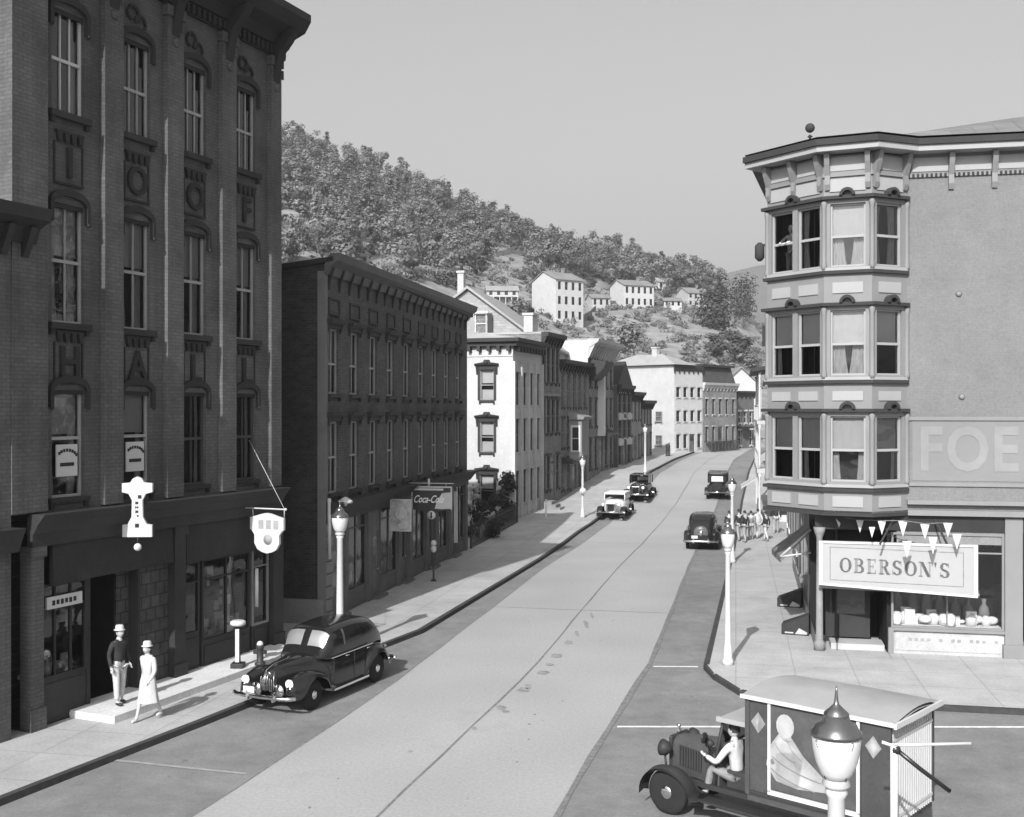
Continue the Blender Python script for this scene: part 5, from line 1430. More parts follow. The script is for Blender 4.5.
def stream_car(label, loc, head, paint, rear_detail=False, name='parked_sedan', cat='car', group=None, k=1.0, person=False):
    rz = math.atan2(head[1], head[0])
    C = thing(name, label, cat, loc, rz, group)
    b = MB()
    body = loft([(2.15, .07, .58, .88), (2.10, .18, .48, 1.00), (1.88, .30, .42, 1.08), (1.4, .42, .38, 1.10), (.95, .55, .34, 1.13), (.6, .68, .32, 1.13), (.1, .74, .30, 1.13), (-.6, .76, .30, 1.13), (-1.2, .74, .32, 1.12), (-1.75, .68, .36, 1.08), (-2.15, .58, .42, .95), (-2.38, .42, .46, .74)], 4, 21, 3.6, 3.0)
    add_loft(b, body)
    b.build('body', paint, C)
    b = MB()
    cab = loft([(.76, .58, 1.04, 1.12), (.60, .64, 1.0, 1.32), (.42, .68, 1.0, 1.60), (.18, .69, 1.0, 1.70), (-.4, .70, 1.0, 1.735), (-.95, .69, 1.0, 1.725), (-1.45, .65, 1.0, 1.65), (-1.9, .57, .98, 1.40), (-2.2, .46, .85, 1.04)], 4, 21, 5.0, 3.0)
    add_loft(b, cab)
    cb = b.build('cabin', paint, C)
    # windows: (i along, j around 0..20)
    def pt(nm, i0, i1, j0, j1, m, off=.006):
        q = MB(); q.grid(patch(cab, i0, i1, j0, j1, off)); q.M = None
        return q.build(nm, m, cb)
    for s in (0, 1):
        f = (lambda j: 20-j) if s else (lambda j: j)
        pt('side_window', 9.0, 13.4, f(1.6), f(5.0), M_carglass2, .008); pt('side_window', 14.2, 18.8, f(1.6), f(5.0), M_carglass2, .008); pt('side_window', 19.6, 22.6, f(1.9), f(4.8), M_carglass2, .008)
        pt('windshield', 3.4, 8.2, f(5.6), f(9.7), M_glossg, .022)
        q = MB()
        for i0 in (13.5,): q.grid(patch(cab, i0, i0+.55, f(1.2), f(5.4), .012))
        q.build('window_pillar', M_cargrey, cb)
    pt('rear_window', 25.0, 27.6, 7.2, 12.8, M_carglass2, .01)
    # fenders
    for s in (-1, 1):
        def fen(keys, nm):
            q = MB(); P = loft(keys, 4, 15, 2.2, 2.2, y0=0)
            P = [[(x, y+s*.62, z) for x, y, z in row] for row in P]
            q.grid(P); n = len(P[0]); q.add(P[0], [tuple(range(n))[::-1]], True); q.add(P[-1], [tuple(range(n))], True)
            o = q.build(nm, paint, C); return o
        def arch(x, ax): return .36+math.sqrt(max(0, .41**2-(x-ax)**2)) if abs(x-ax) < .41 else .36
        ff = [(2.15, .06, .50, .66), (2.05, .17, .38, .80), (1.85, .235, arch(1.75, 1.35), .87), (1.6, .25, arch(1.6, 1.35), .91), (1.35, .255, arch(1.35, 1.35), .91), (1.1, .25, arch(1.1, 1.35), .86), (.9, .24, arch(1.0, 1.35), .76), (.7, .22, .3, .6), (.45, .17, .3, .42), (.3, .12, .3, .34)]
        fen(ff, 'front_fender')
        fr = [(-.75, .08, .30, .38), (-.9, .16, .3, .55), (-1.1, .22, arch(-1.15, -1.5), .78), (-1.3, .25, arch(-1.3, -1.5), .90), (-1.5, .26, arch(-1.5, -1.5), .94), (-1.75, .25, arch(-1.75, -1.5), .9), (-1.95, .23, .36, .78), (-2.15, .17, .36, .6), (-2.3, .08, .38, .46)]
        fen(fr, 'rear_fender')
        wheel(C, 1.35, s*.70); wheel(C, -1.5, s*.70)
        q = MB(); q.box(-.95, .62, s*.72-.13, s*.72+.13, .27, .32); q.build('running_board', M_chrome if s > 0 else M_tyre, C)
        q = MB(); q.lathe([(.02, -.16), (.07, -.1), (.105, 0), (.12, .06), (.11, .075)], (2.02, s*.60, .74), 16, 'x')
        h = q.build('headlight', paint, C)
        q = MB(); q.lathe([(.112, 0), (.1, .02), (.06, .04), (.01, .05)], (2.09, s*.60, .74), 16, 'x'); q.build('lens', M_lens, h)
        q = MB(); q.box(1.9, 2.14, s*.18, s*.46, .42, .62) if False else q.lathe([(.15, 0), (.15, .02)], (2.08, s*.3, .56), 14, 'x'); q.build('lower_grille', M_chrome, C)
        q = MB(); q.box(-1.3, .6, s*.752-.006, s*.752+.006, 1.02, 1.04); q.build('belt_trim', M_chrome, C)
        q = MB(); q.tube([(.0, s*.765, .98), (-.13, s*.79, .975)], .015, 6); q.tube([(-1.0, s*.755, .97), (-1.12, s*.78, .965)], .015, 6); q.build('door_handle', M_chrome, C)
        q = MB()
        for xx in (.50, -.42, -1.22): q.box(xx-.006, xx+.006, s*.755-.01, s*.755+.01, .36, 1.0)
        q.build('door_seam', M_tyre, C)
    # grille with vertical bars
    q = MB()
    for k in range(9):
        t = (k-4)/4; y = t*.2
        q.tube([(2.175-abs(t)*.07, y*.9, .56), (2.19-abs(t)*.09, y*.9, .78), (2.14-abs(t)*.10, y*.75, .99)], .012, 6)
    q.build('grille', M_chrome, C)
    q = MB(); q.tube([(2.19, 0, .70), (2.13, 0, 1.02), (1.88, 0, 1.09), (1.4, 0, 1.112), (.9, 0, 1.145)], .013, 6); q.build('hood_strip', M_chrome, C)
    for x, s in ((2.33, 1), (-2.42, -1)):
        q = MB(); q.tube([(x-s*.14, -.84, .46), (x-s*.03, -.7, .46), (x, -.35, .46), (x+.01*s, 0, .46), (x, .35, .46), (x-s*.03, .7, .46), (x-s*.14, .84, .46)], .05, 8)
        for y in (-.35, .35): q.box(x-.02, x+.06*s if s > 0 else x+.02, y-.025, y+.025, .38, .58) if s > 0 else q.box(x-.06, x+.02, y-.025, y+.025, .38, .58)
        for y in (-.4, .4): q.tube([(x-s*.35, y, .42), (x, y, .45)], .02, 6)
        q.build('bumper', M_chrome, C)
    q = MB(); q.box(2.3, 2.315, -.5, -.2, .52, .66) ; q.box(-2.41, -2.39, .15, .45, .6, .74); q.build_each('licence_plate', M_signw, C)
    if rear_detail:
        q = MB(); q.lathe([(.16, -.1), (.33, -.1), (.36, -.04), (.36, .04), (.33, .1), (.16, .1)], (-2.25, 0, .85), 20, 'x'); q.build('spare_wheel', M_rimw, C)
        q = MB(); q.ball((-2.36, 0, .85), .12, 12, 8, (.3, 1, 1)); q.build('spare_hub', M_chrome, C)
    for s in (-1, 1):
        q = MB(); q.lathe([(.02, -.06), (.05, -.03), (.05, .02)], (-2.12, s*.62, .78), 10, 'x'); q.build('tail_light', M_rimw, C)
    return C
M_carglass2 = mat('car_side_glass', .015, rough=.05, var=.05, spec=.8)
M_glossg = mat('car_windshield_glass', .6, rough=.3, var=.0, spec=1.0, metal=.8)
def orient(c, D): L = math.hypot(*D); return (D[0]/L, D[1]/L)
stream_car('shiny black late-thirties sedan parked at the left kerb beside the tall hall', (-4.72, 26.9, .0), orient(0, (-.40, -.915)), M_carblack, name='parked_sedan')
stream_car('black rounded sedan with spare wheel on its tail, driving away at right of road', (9.75, 56.0, .0), orient(0, (.225, .975)), M_carblack, True, name='sedan')

def box_car(label, loc, head, paint, top='sedan', name='parked_car', pitch=0.0, H=1.78, lightback=False):
    rz = math.atan2(head[1], head[0]); C = thing(name, label, 'car', loc, rz)
    w = .62
    b = MB(); P = []
    add_loft(b, loft([(1.75, .28, .45, 1.0), (1.5, .31, .42, 1.03), (.9, .42, .40, 1.08), (.6, .58, .40, 1.12), (.2, .66, .38, 1.14), (-1.2, .68, .38, 1.14), (-1.65, .62, .42, 1.08), (-1.8, .56, .48, 1.0)], 3, 17, 4, 4))
    b.build('body', paint, C)
    zt = H if top == 'sedan' else 1.55
    b = MB(); b.box(-1.55, .45, -w-.02, w+.02, zt-.12, zt-.0)
    for x in (.42, -.45, -1.5):
        for s in (-1, 1): b.box(x-.04, x+.04, s*w-.03, s*w+.03, 1.1, zt-.1)
    b.box(-1.62, -1.5, -w, -w+.22, 1.1, zt-.1); b.box(-1.62, -1.5, w-.22, w, 1.1, zt-.1); b.box(-1.62, -1.5, -w, w, 1.1, 1.22); b.box(-1.62, -1.5, -w, w, zt-.3, zt-.1)
    cb = b.build('cabin', paint if top == 'sedan' else M_canvas, C, bevel=.03)
    b = MB(); b.quad((.44, -w+.03, 1.12), (.44, w-.03, 1.12), (.40, w-.03, zt-.14), (.40, -w+.03, zt-.14)); b.build('windshield', M_glass if not lightback else M_glossg, cb)
    b = MB(); b.quad((-1.58, w-.24, 1.22), (-1.58, -w+.24, 1.22), (-1.58, -w+.24, zt-.3), (-1.58, w-.24, zt-.3)); b.build('rear_window', M_lens if lightback else M_glossg, cb)
    b = MB()
    for s in (-1, 1): b.quad((.38, s*(w-.01), 1.14), (-1.48, s*(w-.01), 1.14), (-1.48, s*(w-.01), zt-.14), (.38, s*(w-.01), zt-.14))
    b.build('side_window', M_glossg, cb)
    for s in (-1, 1):
        for ax, nm in ((1.3, 'front_fender'), (-1.25, 'rear_fender')):
            q = MB(); n = 14; A = []
            for i in range(n+1):
                a = math.pi*(-.08+1.1*i/n); r = .45
                A.append([(ax+r*math.cos(a)*1.12, s*(.70)+dy, .36+r*math.sin(a)-abs(dy)*.25) for dy in (-.16, -.1, 0, .1, .16)])
            q.grid(A); A2 = [[(x*1, y, z-.025) for x, y, z in row] for row in A]; q.grid(A2, flip=True); q.build(nm, paint if top == 'sedan' else M_carblack, C)
        wheel(C, 1.3, s*.68, .36, .12); wheel(C, -1.25, s*.68, .36, .12)
        q = MB(); q.box(-.85, .85, s*.72-.14, s*.72+.14, .36, .4); q.build('running_board', M_tyre, C)
        q = MB(); q.lathe([(.03, -.13), (.1, -.06), (.12, .02)], (1.68, s*.48, .92), 14, 'x'); h = q.build('headlight', M_chrome, C)
        q = MB(); q.lathe([(.11, 0), (.06, .025), (.01, .03)], (1.705, s*.48, .92), 14, 'x'); q.build('lens', M_lens, h)
    q = MB(); q.box(1.74, 1.8, -.27, .27, .48, 1.02)
    gr = q.build('radiator_shell', M_chrome, C, bevel=.03)
    q = MB(); q.box(1.795, 1.81, -.2, .2, .54, .95); q.build('grille', M_carblack, gr)
    for x in (2.0, -2.0):
        q = MB(); q.tube([(x, -.8, .48), (x, .8, .48)], .04, 8); q.tube([(x*.85, -.3, .45), (x, -.3, .48)], .02, 6); q.tube([(x*.85, .3, .45), (x, .3, .48)], .02, 6); q.build('bumper', M_chrome, C)
    q = MB(); q.lathe([(.18, -.07), (.34, -.06), (.36, 0), (.34, .07), (.18, .07)], (-1.9, 0, .8), 18, 'x'); q.build('spare_wheel', M_tyre, C)
    return C
box_car('small pale open-looking car parked at the left kerb by a white lamp post', (6.35, 67.3, g(67)), orient(0, (-.26, -.965)), M_carwhite, 'soft', H=1.6)
box_car('black upright car parked uphill of the small pale car at the left kerb', (8.75, 75.2, g(75)), orient(0, (-.28, -.96)), M_carblack, 'sedan', H=1.75)
box_car('boxy dark sedan with a pale rear window, farther up the right kerb', (14.35, 76.4, g(76)-.05), orient(0, (.24, .97)), M_carblack, 'sedan', H=1.85, name='sedan', lightback=True)

# ---- old open-cab delivery truck in the foreground
TH = orient(0, (-.745, .667)); TRZ = math.atan2(TH[1], TH[0])
TRK = thing('delivery_truck', 'old open-cab delivery truck with poster-covered box body and slatted tail, lower right', 'truck', (6.06, 16.72, 0), TRZ)
bw, bl, z0, z1 = .84, 2.32, .78, 2.32
M_truck = mat('truck_paint', .06, var=.2, rough=.5, stain=.3, bump=.12, bscale=6); M_tdark = mat('truck_dark', .03, var=.2, rough=.6)
b = MB(); b.box(.02, bl, bw-.04, bw, z0, z1); b.box(.02, bl, -bw, -bw+.04, z0, z1); b.box(bl-.04, bl-.001, -bw+.04, bw-.04, z0, z1); b.box(0, bl, -bw, bw, z0-.1, z0-.001)
for y in (-bw, bw-.06): b.box(-.04, .02, y, y+.06, z0, z1)
b.box(bl-.05, bl+.03, bw-.06, bw+.02, z0, z1)
bx_ = b.build('box_body', M_truck, TRK)
b = MB(); n = 8; P = []
for i in range(n+1):
    y = -bw-.06+(2*bw+.12)*i/n; zz = z1+.03+.10*math.sin(math.pi*i/n)
    P.append([(-.12, y, zz), (bl/2, y, zz+.02), (bl+.08, y, zz)])
b.grid(P); P2 = [[(x, y, z-.05) for x, y, z in r] for r in P]; b.grid(P2, flip=True); b.build('roof', M_paleroof, TRK)
b = MB(); b.box(-.13, bl+.09, bw+.03, bw+.07, z1-.01, z1+.05); b.box(-.16, -.12, -bw-.07, bw+.07, z1-.03, z1+.05); b.build('roof_rail', M_white, TRK)
# side panel decoration: diamonds, framed poster
def side_poly(b, pts, off): b.add([(x, bw+off, z) for x, z in pts], [tuple(range(len(pts)))]); b.add([(x, bw+off, z) for x, z in pts], [tuple(range(len(pts)))[::-1]])
def diamond(b, cx, cz, s): side_poly(b, [(cx-s*.75, cz), (cx, cz-s), (cx+s*.75, cz), (cx, cz+s)], .004)
b = MB(); diamond(b, bl-.2, 1.95, .17); diamond(b, .22, 1.95, .17); b.build_each('diamond_ornament', M_cream, bx_, per=2)
b = MB(); b.box(.44, bl-.40, bw+.001, bw+.02, .95, z1-.06); ps = b.build('poster', mat('poster_ground', .07, var=.25, scale=4), bx_)
b = MB(); x0, x1, y_ = .42, bl-.38, bw
b.box(x0, x0+.05, y_, y_+.035, .9, z1-.02); b.box(x1-.05, x1, y_, y_+.035, .9, z1-.02); b.box(x0, x1, y_, y_+.035, .86, .93); b.build('poster_frame', M_white, ps)
# generic seated figure painted on the poster (a flat picture)
b = MB(); c = .78+.86
def pp(pts, off): side_poly(b, [(c-(px-.5)*1.1, .95+pz*1.25) for px, pz in pts], off)
pp([(.5+.14*math.cos(t), .83+.15*math.sin(t)) for t in np.linspace(0, 6.28, 16)[:-1]], .024)
b.build('poster_figure', mat('poster_pale', .66, var=.08, scale=6), ps)
b = MB()
pp([(.40, .72), (.58, .72), (.78, .5), (1.1, .28), (1.12, .12), (.7, .08), (.36, .12), (.2, .3), (.26, .55)], .022)
pp([(1.15, .8), (1.5, .8), (1.5, .45), (1.2, .5)], .022)
b.build('poster_figure', mat('poster_mid', .55, var=.12, scale=6), ps)
b = MB()
def curve(pts, w=.008):
    n_ = 12; q = []
    for i in range(n_+1):
        t = i/n_; (x0, y0), (x1, y1), (x2, y2) = pts; q.append(((1-t)**2*x0+2*t*(1-t)*x1+t*t*x2, (1-t)**2*y0+2*t*(1-t)*y1+t*t*y2))
    for (xa, ya), (xb, yb) in zip(q, q[1:]): pp([(xa, ya-w), (xb, yb-w), (xb, yb+w), (xa, ya+w)], .026)
curve([(.30, .42), (.5, .28), (1.05, .22)]); curve([(.34, .60), (.42, .45), (.66, .40)]); curve([(.52, .68), (.60, .50), (.76, .44)]); curve([(.26, .28), (.5, .12), (.95, .10)], .006)
curve([(.44, .70), (.48, .62), (.60, .66)], .006); pp([(.26, .36), (.31, .40), (.34, .34), (.29, .31)], .026)
b.build('poster_lines', mat('poster_ink', .3, var=.3), ps)
# slatted tail gate
b = MB(); k = 0; y = -bw+.08
while y < bw-.06:
    b.box(-.03, -.005, y, y+.028, z0, z1-.05); y += .085
b.box(-.035, .0, -bw+.04, bw-.04, z1-.28, z1-.24); b.box(-.035, .0, -bw+.04, bw-.04, z0+.1, z0+.15)
b.build('tail_slats', M_hh, TRK)
b = MB(); b.box(.05, .07, -bw+.04, bw-.04, z0, z1); b.build('tail_curtain', M_tdark, TRK)
b = MB()
for x in (.42, bl-.38): b.box(x-.012, x+.012, bw, bw+.012, z0, z1)
b.box(.02, bl, bw, bw+.015, z0, z0+.04); b.box(.02, bl, bw, bw+.01, z0+.06, z0+.075)
for k in range(12): b.ball((.1+k*.19, bw+.006, z0+.1), .008, 5, 4)
b.build('panel_beading', M_tdark, TRK)
# chassis, cab and engine
b = MB(); b.box(.1, 4.15, -.38, -.3, .5, .6); b.box(.1, 4.15, .3, .38, .5, .6); b.box(bl, 3.3, -.66, .66, .6, .68); b.build('chassis', M_tdark, TRK)
b = MB(); b.box(2.4, 2.85, -.6, .6, .68, .98); b.box(2.36, 2.48, -.6, .6, .98, 1.45); b.build('seat', M_canvasdk, TRK, bevel=.03)
b = MB(); add_loft(b, loft([(4.12, .27, .62, 1.2), (3.9, .29, .62, 1.22), (3.4, .40, .62, 1.25), (3.1, .56, .62, 1.27), (2.98, .6, .62, 1.27)], 3, 17, 4, 3.4)); b.build('bonnet', M_truck, TRK)
b = MB(); b.box(4.12, 4.2, -.28, .28, .55, 1.22); rs_ = b.build('radiator_shell', M_tdark, TRK, bevel=.04)
b = MB()
for k in range(13): b.box(4.2, 4.215, -.22+k*.035, -.21+k*.035, .6, 1.12)
b.build('grille', M_rimw, rs_)
b = MB(); b.lathe([(.04, 1.21), (.05, 1.25), (.02, 1.3), (.05, 1.34), (.01, 1.38)], (4.16, 0, 0), 10); b.build('radiator_cap', M_chrome, rs_)
b = MB()
for k in range(9): b.box(3.45+k*.06, 3.475+k*.06, .385-.012*k, .4-.012*k, .75, 1.1)
b.build('bonnet_louvres', M_tdark, TRK)
b = MB()
for s in (-1, 1): b.tube([(3.05, s*.58, .68), (3.02, s*.6, 1.25), (2.9, s*.6, 1.78)], .03, 7)
b.tube([(2.9, -.6, 1.78), (2.9, .6, 1.78)], .025, 7); b.tube([(3.0, -.6, 1.32), (3.0, .6, 1.32)], .02, 7)
ws = b.build('windshield_frame', M_tdark, TRK)
b = MB(); b.quad((3.0, -.58, 1.34), (3.0, .58, 1.34), (2.9, .58, 1.76), (2.9, -.58, 1.76)); b.build('windshield', M_glass, ws)
b = MB(); b.box(bl+.03, 2.96, -.68, .68, 1.80, 1.84); b.box(bl+.03, 2.98, .64, .70, 1.78, 1.86); b.box(bl+.03, 2.98, -.70, -.64, 1.78, 1.86); b.build('cab_roof', M_paleroof, TRK)
b = MB(); b.tube([(2.95, .35, 1.0), (2.78, .35, 1.18)], .018, 6)
pts = [(2.78+.17*math.cos(t)*.45, .35+.19*math.sin(t), 1.18+.17*math.cos(t)*.8) for t in np.linspace(0, 2*math.pi, 18)]
b.tube(pts, .014, 6); b.build('steering_wheel', M_black, TRK)
for s in (-1, 1):
    for ax, nm in ((3.95, 'front_fender'), (.75, 'rear_fender')):
        q = MB(); n = 16; A = []
        for i in range(n+1):
            a = math.pi*(-.02+1.02*i/n); r = .46
            A.append([(ax+r*math.cos(a)*1.1, s*.66+dy, .38+r*math.sin(a)-abs(dy)*.3) for dy in (-.15, -.1, 0, .1, .15)])
        if nm == 'front_fender':
            A.append([(3.2, s*.66+dy, .42) for dy in (-.15, -.1, 0, .1, .15)]); 
        q.grid(A); q.grid([[(x, y, z-.03) for x, y, z in row] for row in A], flip=True); q.build(nm, M_tdark, TRK)
    wheel(TRK, 3.95, s*.66, .38, .11, M_tdark); wheel(TRK, .75, s*.66, .38, .13, M_tdark)
    q = MB(); q.box(1.3, 3.2, s*.7-.14, s*.7+.14, .42, .46); q.build('running_board', M_tdark, TRK)
    q = MB(); q.lathe([(.03, -.16), (.12, -.08), (.145, .02)], (4.18, s*.47, 1.05), 16, 'x'); q.tube([(4.1, s*.47, .62), (4.14, s*.47, .93)], .02, 6); h = q.build('headlight', M_tdark, TRK)
    q = MB(); q.lathe([(.135, 0), (.09, .025), (.01, .04)], (4.205, s*.47, 1.05), 16, 'x'); q.build('lens', M_lens, h)
q = MB(); q.tube([(3.12, .66, 1.25), (3.1, .86, 1.5)], .014, 6); q.lathe([(.09, 0), (.095, .02), (.02, .03)], (3.08, .88, 1.52), 14, 'x'); q.build('side_mirror', M_black, TRK)
q = MB(); q.lathe([(.03, -.1), (.07, -.04), (.075, .02)], (3.15, .66, 1.38), 12, 'x'); q.build('cowl_lamp', M_tdark, TRK)

# ================================================================ STREET FURNITURE
def lamp_post(label, X, Y, base, group='street lamps with white posts'):
    L = thing('street_lamp', label, 'street lamp', (X, Y, base), 0, group)
    b = MB(); b.lathe([(.19, 0), (.19, .12), (.15, .2), (.135, .5), (.115, .58), (.105, .7), (.082, 3.15), (.11, 3.2), (.09, 3.25)], (0, 0, 0), 16); b.build('post', M_polew, L)
    b = MB(); b.lathe([(.10, 3.24), (.14, 3.28), (.12, 3.33), (.13, 3.36)], (0, 0, 0), 16); b.build('collar', M_polem, L)
    b = MB(); b.lathe([(.125, 3.34), (.16, 3.4), (.20, 3.5), (.225, 3.62), (.235, 3.72), (.225, 3.77), (.2, 3.78)], (0, 0, 0), 20); b.build('globe', M_globe, L)
    b = MB()
    for k in range(4):
        a = k*math.pi/2+.4; b.tube([(.13*math.cos(a), .13*math.sin(a), 3.35), (.24*math.cos(a), .24*math.sin(a), 3.74)], .01, 5)
    b.lathe([(.25, 3.76), (.25, 3.79), (.21, 3.83), (.2, 3.86), (.14, 3.89), (.12, 3.95)], (0, 0, 0), 20)
    b.lathe([(.12, 3.93), (.125, 3.97), (.06, 4.03), (.03, 4.06), (.02, 4.10), (.012, 4.19), (.004, 4.24)], (0, 0, 0), 12)
    b.build('lamp_cap', M_lampcap, L)
    return L
M_lampcap = mat('lamp_cap_metal', .2, rough=.22, metal=.8, var=.2)
lp = lamp_post('street lamp right behind the black sedan at the left kerb', -4.85, 31.0, .13)
def lamp_copy(label, X, Y, base):
    c = copy_tree(lp); c.location = (X, Y, base); c['label'] = label; s = .93 if Y > 12 else 1.0; c.scale = (s*(.86 if Y > 12 else 1), s*(.86 if Y > 12 else 1), s); return c
lamp_copy('nearest street lamp, its big pale globe in front of the truck poster', 3.17, 10.75, 0.0)
lamp_copy('street lamp on the right sidewalk corner at the crossing line', 5.75, 29.3, .13)
lamp_copy('street lamp at the right kerb beside the second boxy dark sedan', 9.75, 48.7, .13)
lamp_copy('street lamp at the left kerb next to the small pale car', 4.25, 66.2, g(66)+.13)
lamp_copy('farthest street lamp, at the left kerb behind the black upright car', 10.35, 85.5, g(85.5)+.13)
def disc_sign(parent, X, Y, z): pass
# round notice on lamp by the pale car
b = MB(); b.lathe([(.2, 0), (.2, .02)], (4.25, 66.02, g(66)+1.75), 16, 'y'); o = b.build('post_notice', M_signw); tag(o, 'small white notice fixed to the lamp post by the pale car', 'sign')
# parking meter style post near the long block
def meter(label, X, Y):
    P = thing('parking_meter', label, 'parking meter', (X, Y, .13))
    b = MB(); b.lathe([(.12, 0), (.1, .05), (.04, .08), (.04, 1.15)], (0, 0, 0), 10); b.build('post', M_iron, P)
    b = MB(); b.lathe([(.05, 1.13), (.1, 1.2), (.11, 1.32), (.08, 1.38)], (0, 0, 0), 12); b.ball((0, 0, 1.5), .12, 12, 8, (1, .7, 1)); b.build('head', M_signw, P)
meter('dark post with double pale round head on the sidewalk by the long brick block', -3.1, 43.5)
# scale / pedestal in front of the hall's right shop
P = thing('weighing_scale', 'white-topped pedestal weighing scale in front of the right shop window of the hall', 'scale', (-7.05, 28.3, .29))
b = MB(); b.box(-.16, .16, -.16, .16, 0, .12); b.lathe([(.07, .12), (.06, 1.0), (.1, 1.08)], (0, 0, 0), 10); b.build('pillar', M_iron, P, bevel=.01)
b = MB(); b.lathe([(.16, 0), (.2, .03), (.2, .1), (.15, .13)], (0, 0, 1.08), 16); b.box(-.05, .05, -.09, -.07, .15, 1.0); b.build('dial_head', M_signw, P)
P = thing('fire_hydrant', 'short dark fire hydrant with pale cap beside the weighing scale', 'hydrant', (-6.55, 28.6, .29))
b = MB(); b.lathe([(.14, 0), (.14, .05), (.09, .08), (.09, .42), (.11, .45), (.1, .52)], (0, 0, 0), 12); b.tube([(-.17, 0, .33), (.17, 0, .33)], .05, 8); b.build('barrel', M_iron, P)
b = MB(); b.ball((0, 0, .53), .09, 10, 6); b.build('cap', M_signw, P)
# black hydrant far up the street at the bend
P = thing('fire_hydrant', 'tiny dark hydrant at the bend in front of the white corner block', 'hydrant', (XA(668, 104), 104, g(104)+.13))
b = MB(); b.lathe([(.25, 0), (.2, .1), (.2, .8), (.24, .9), (.12, 1.1)], (0, 0, 0), 12); b.build('barrel', M_iron, P)
# white rod on a short post beside the truck tail
P = thing('barrier_post', 'white metal bar with dark brace on a short pale post beside the truck tail', 'barrier', (XA(894, 14.6), 14.6, 0))
zz = ZA(745, 14.6)
b = MB(); b.tube([(0, 0, 0), (0, 0, zz)], .05, 8); b.tube([(0, 0, zz-.35), (0, 0, zz)], .035, 8); b.build('post', M_polew, P)
b = MB(); b.tube([(-.16, 0, zz+.04), (-.05, 0, zz), (.15, 0, zz), (1.02, .0, zz+.02)], .022, 8); b.build('bar', M_white, P)
b = MB(); b.tube([(.08, .02, zz-.1), (.35, .02, zz-.32), (.75, .02, zz-.62)], .03, 8); b.ball((.02, 0, zz-.06), .07, 8, 6); b.build('brace', M_black, P)

# --- signs hanging from the left buildings
def on_hall(u, v, z): return along(HO, HD, u, v, z)
def on_block(u, v, z): return along(LO, LD, u, v, z)
# I-shaped white sign
p = on_hall(2.6, .62, 0)
S = thing('hanging_sign', 'white sign shaped like a capital I with domed top, hung before the hall pilaster', 'sign', (p[0], p[1], ZA(508, p[1])), R(3))
prof = [(-.34, -.72), (.34, -.72), (.34, -.42), (.22, -.40), (.13, -.22), (.12, .2), (.2, .36), (.35, .40), (.35, .62), (.16, .64), (.1, .74), (0, .79), (-.1, .74), (-.16, .64), (-.35, .62), (-.35, .40), (-.2, .36), (-.12, .2), (-.13, -.22), (-.22, -.40), (-.34, -.42)]
b = MB(); b.extr_y([(x*.98, z*.92) for x, z in prof], -.05, .05); b.build('board', M_signw, S)
b = MB()
for (x, z, s) in ((.06, .26, .04), (.0, .12, .028), (.01, .02, .02), (.0, -.08, .028), (.015, -.18, .02), (.0, -.4, .045)): b.box(x-s, x+s, -.056, -.05, z-s, z+s)
for z in (.12, .02, -.08): b.box(-.04, -.02, -.056, -.05, z-.03, z+.03)
b.build('lettering', M_letter, S)
b = MB(); b.tube([(-.75, .35, .55), (-.3, .1, .55)], .025, 6); b.tube([(0, 0, -.66), (0, 0, -.8)], .015, 6); b.build('bracket', M_iron, S)
b = MB(); b.ball((0, 0, -.9), .09, 12, 8); b.build('bulb', M_globe, S)
# shield sign with bracket and guy wire
p0, p1 = on_hall(7.2, 0, 0), on_hall(7.2, 1.42, 0)
S = thing('hanging_sign', 'white shield-shaped sign hung from a long bracket and guy wire at the hall corner', 'sign', (p1[0], p1[1], ZA(511, p1[1])), math.atan2(p1[1]-p0[1], p1[0]-p0[0]))
b = MB(); sh = [(-1.0, -.12), (-.83, -.08), (-.62, -.02), (-.5, .0), (-.38, -.02), (-.17, -.08), (0, -.12), (0, -.42), (-.05, -.45), (-.13, -.56), (-.13, -.78), (-.22, -.93), (-.36, -1.0), (-.5, -1.03), (-.64, -1.0), (-.78, -.93), (-.87, -.78), (-.87, -.56), (-.95, -.45), (-1.0, -.42)]
b.extr_y([(x*1.08, z*1.05-.07) for x, z in sh], -.04, .04); b.build('board', M_signw, S)
b = MB()
for k in range(3): b.box(-.8+k*.24, -.64+k*.24, -.045, -.04, -.5, -.26)
b.lathe([(.14, 0), (.14, .005)], (-.5, -.04, -.78), 16, 'y'); b.build('lettering', mat('faint_sign_letter', .30, var=.2, scale=20), S)
b = MB(); b.tube([(-1.6, 0, .04), (.04, 0, .04)], .022, 6); b.tube([(-1.02, 0, .04), (-1.0, 0, -.18)], .012, 5); b.tube([(0.0, 0, .04), (0, 0, -.18)], .012, 5); b.ball((.04, 0, .04), .04, 8, 6); b.build('bracket', M_polem, S)
b = MB(); b.tube([(0, 0, .06), (-1.55, .55, 1.85)], .008, 5); b.build('guy_wire', M_polem, S)
b = MB(); w0 = on_hall(7.75, .12, 0)
o = b.tube([(w0[0], w0[1], 1.5), (w0[0], w0[1], 2.55)], .05, 8).build('thermometer_plate', M_signw); tag(o, 'narrow white vertical plate on the pilaster under the shield sign', 'sign')
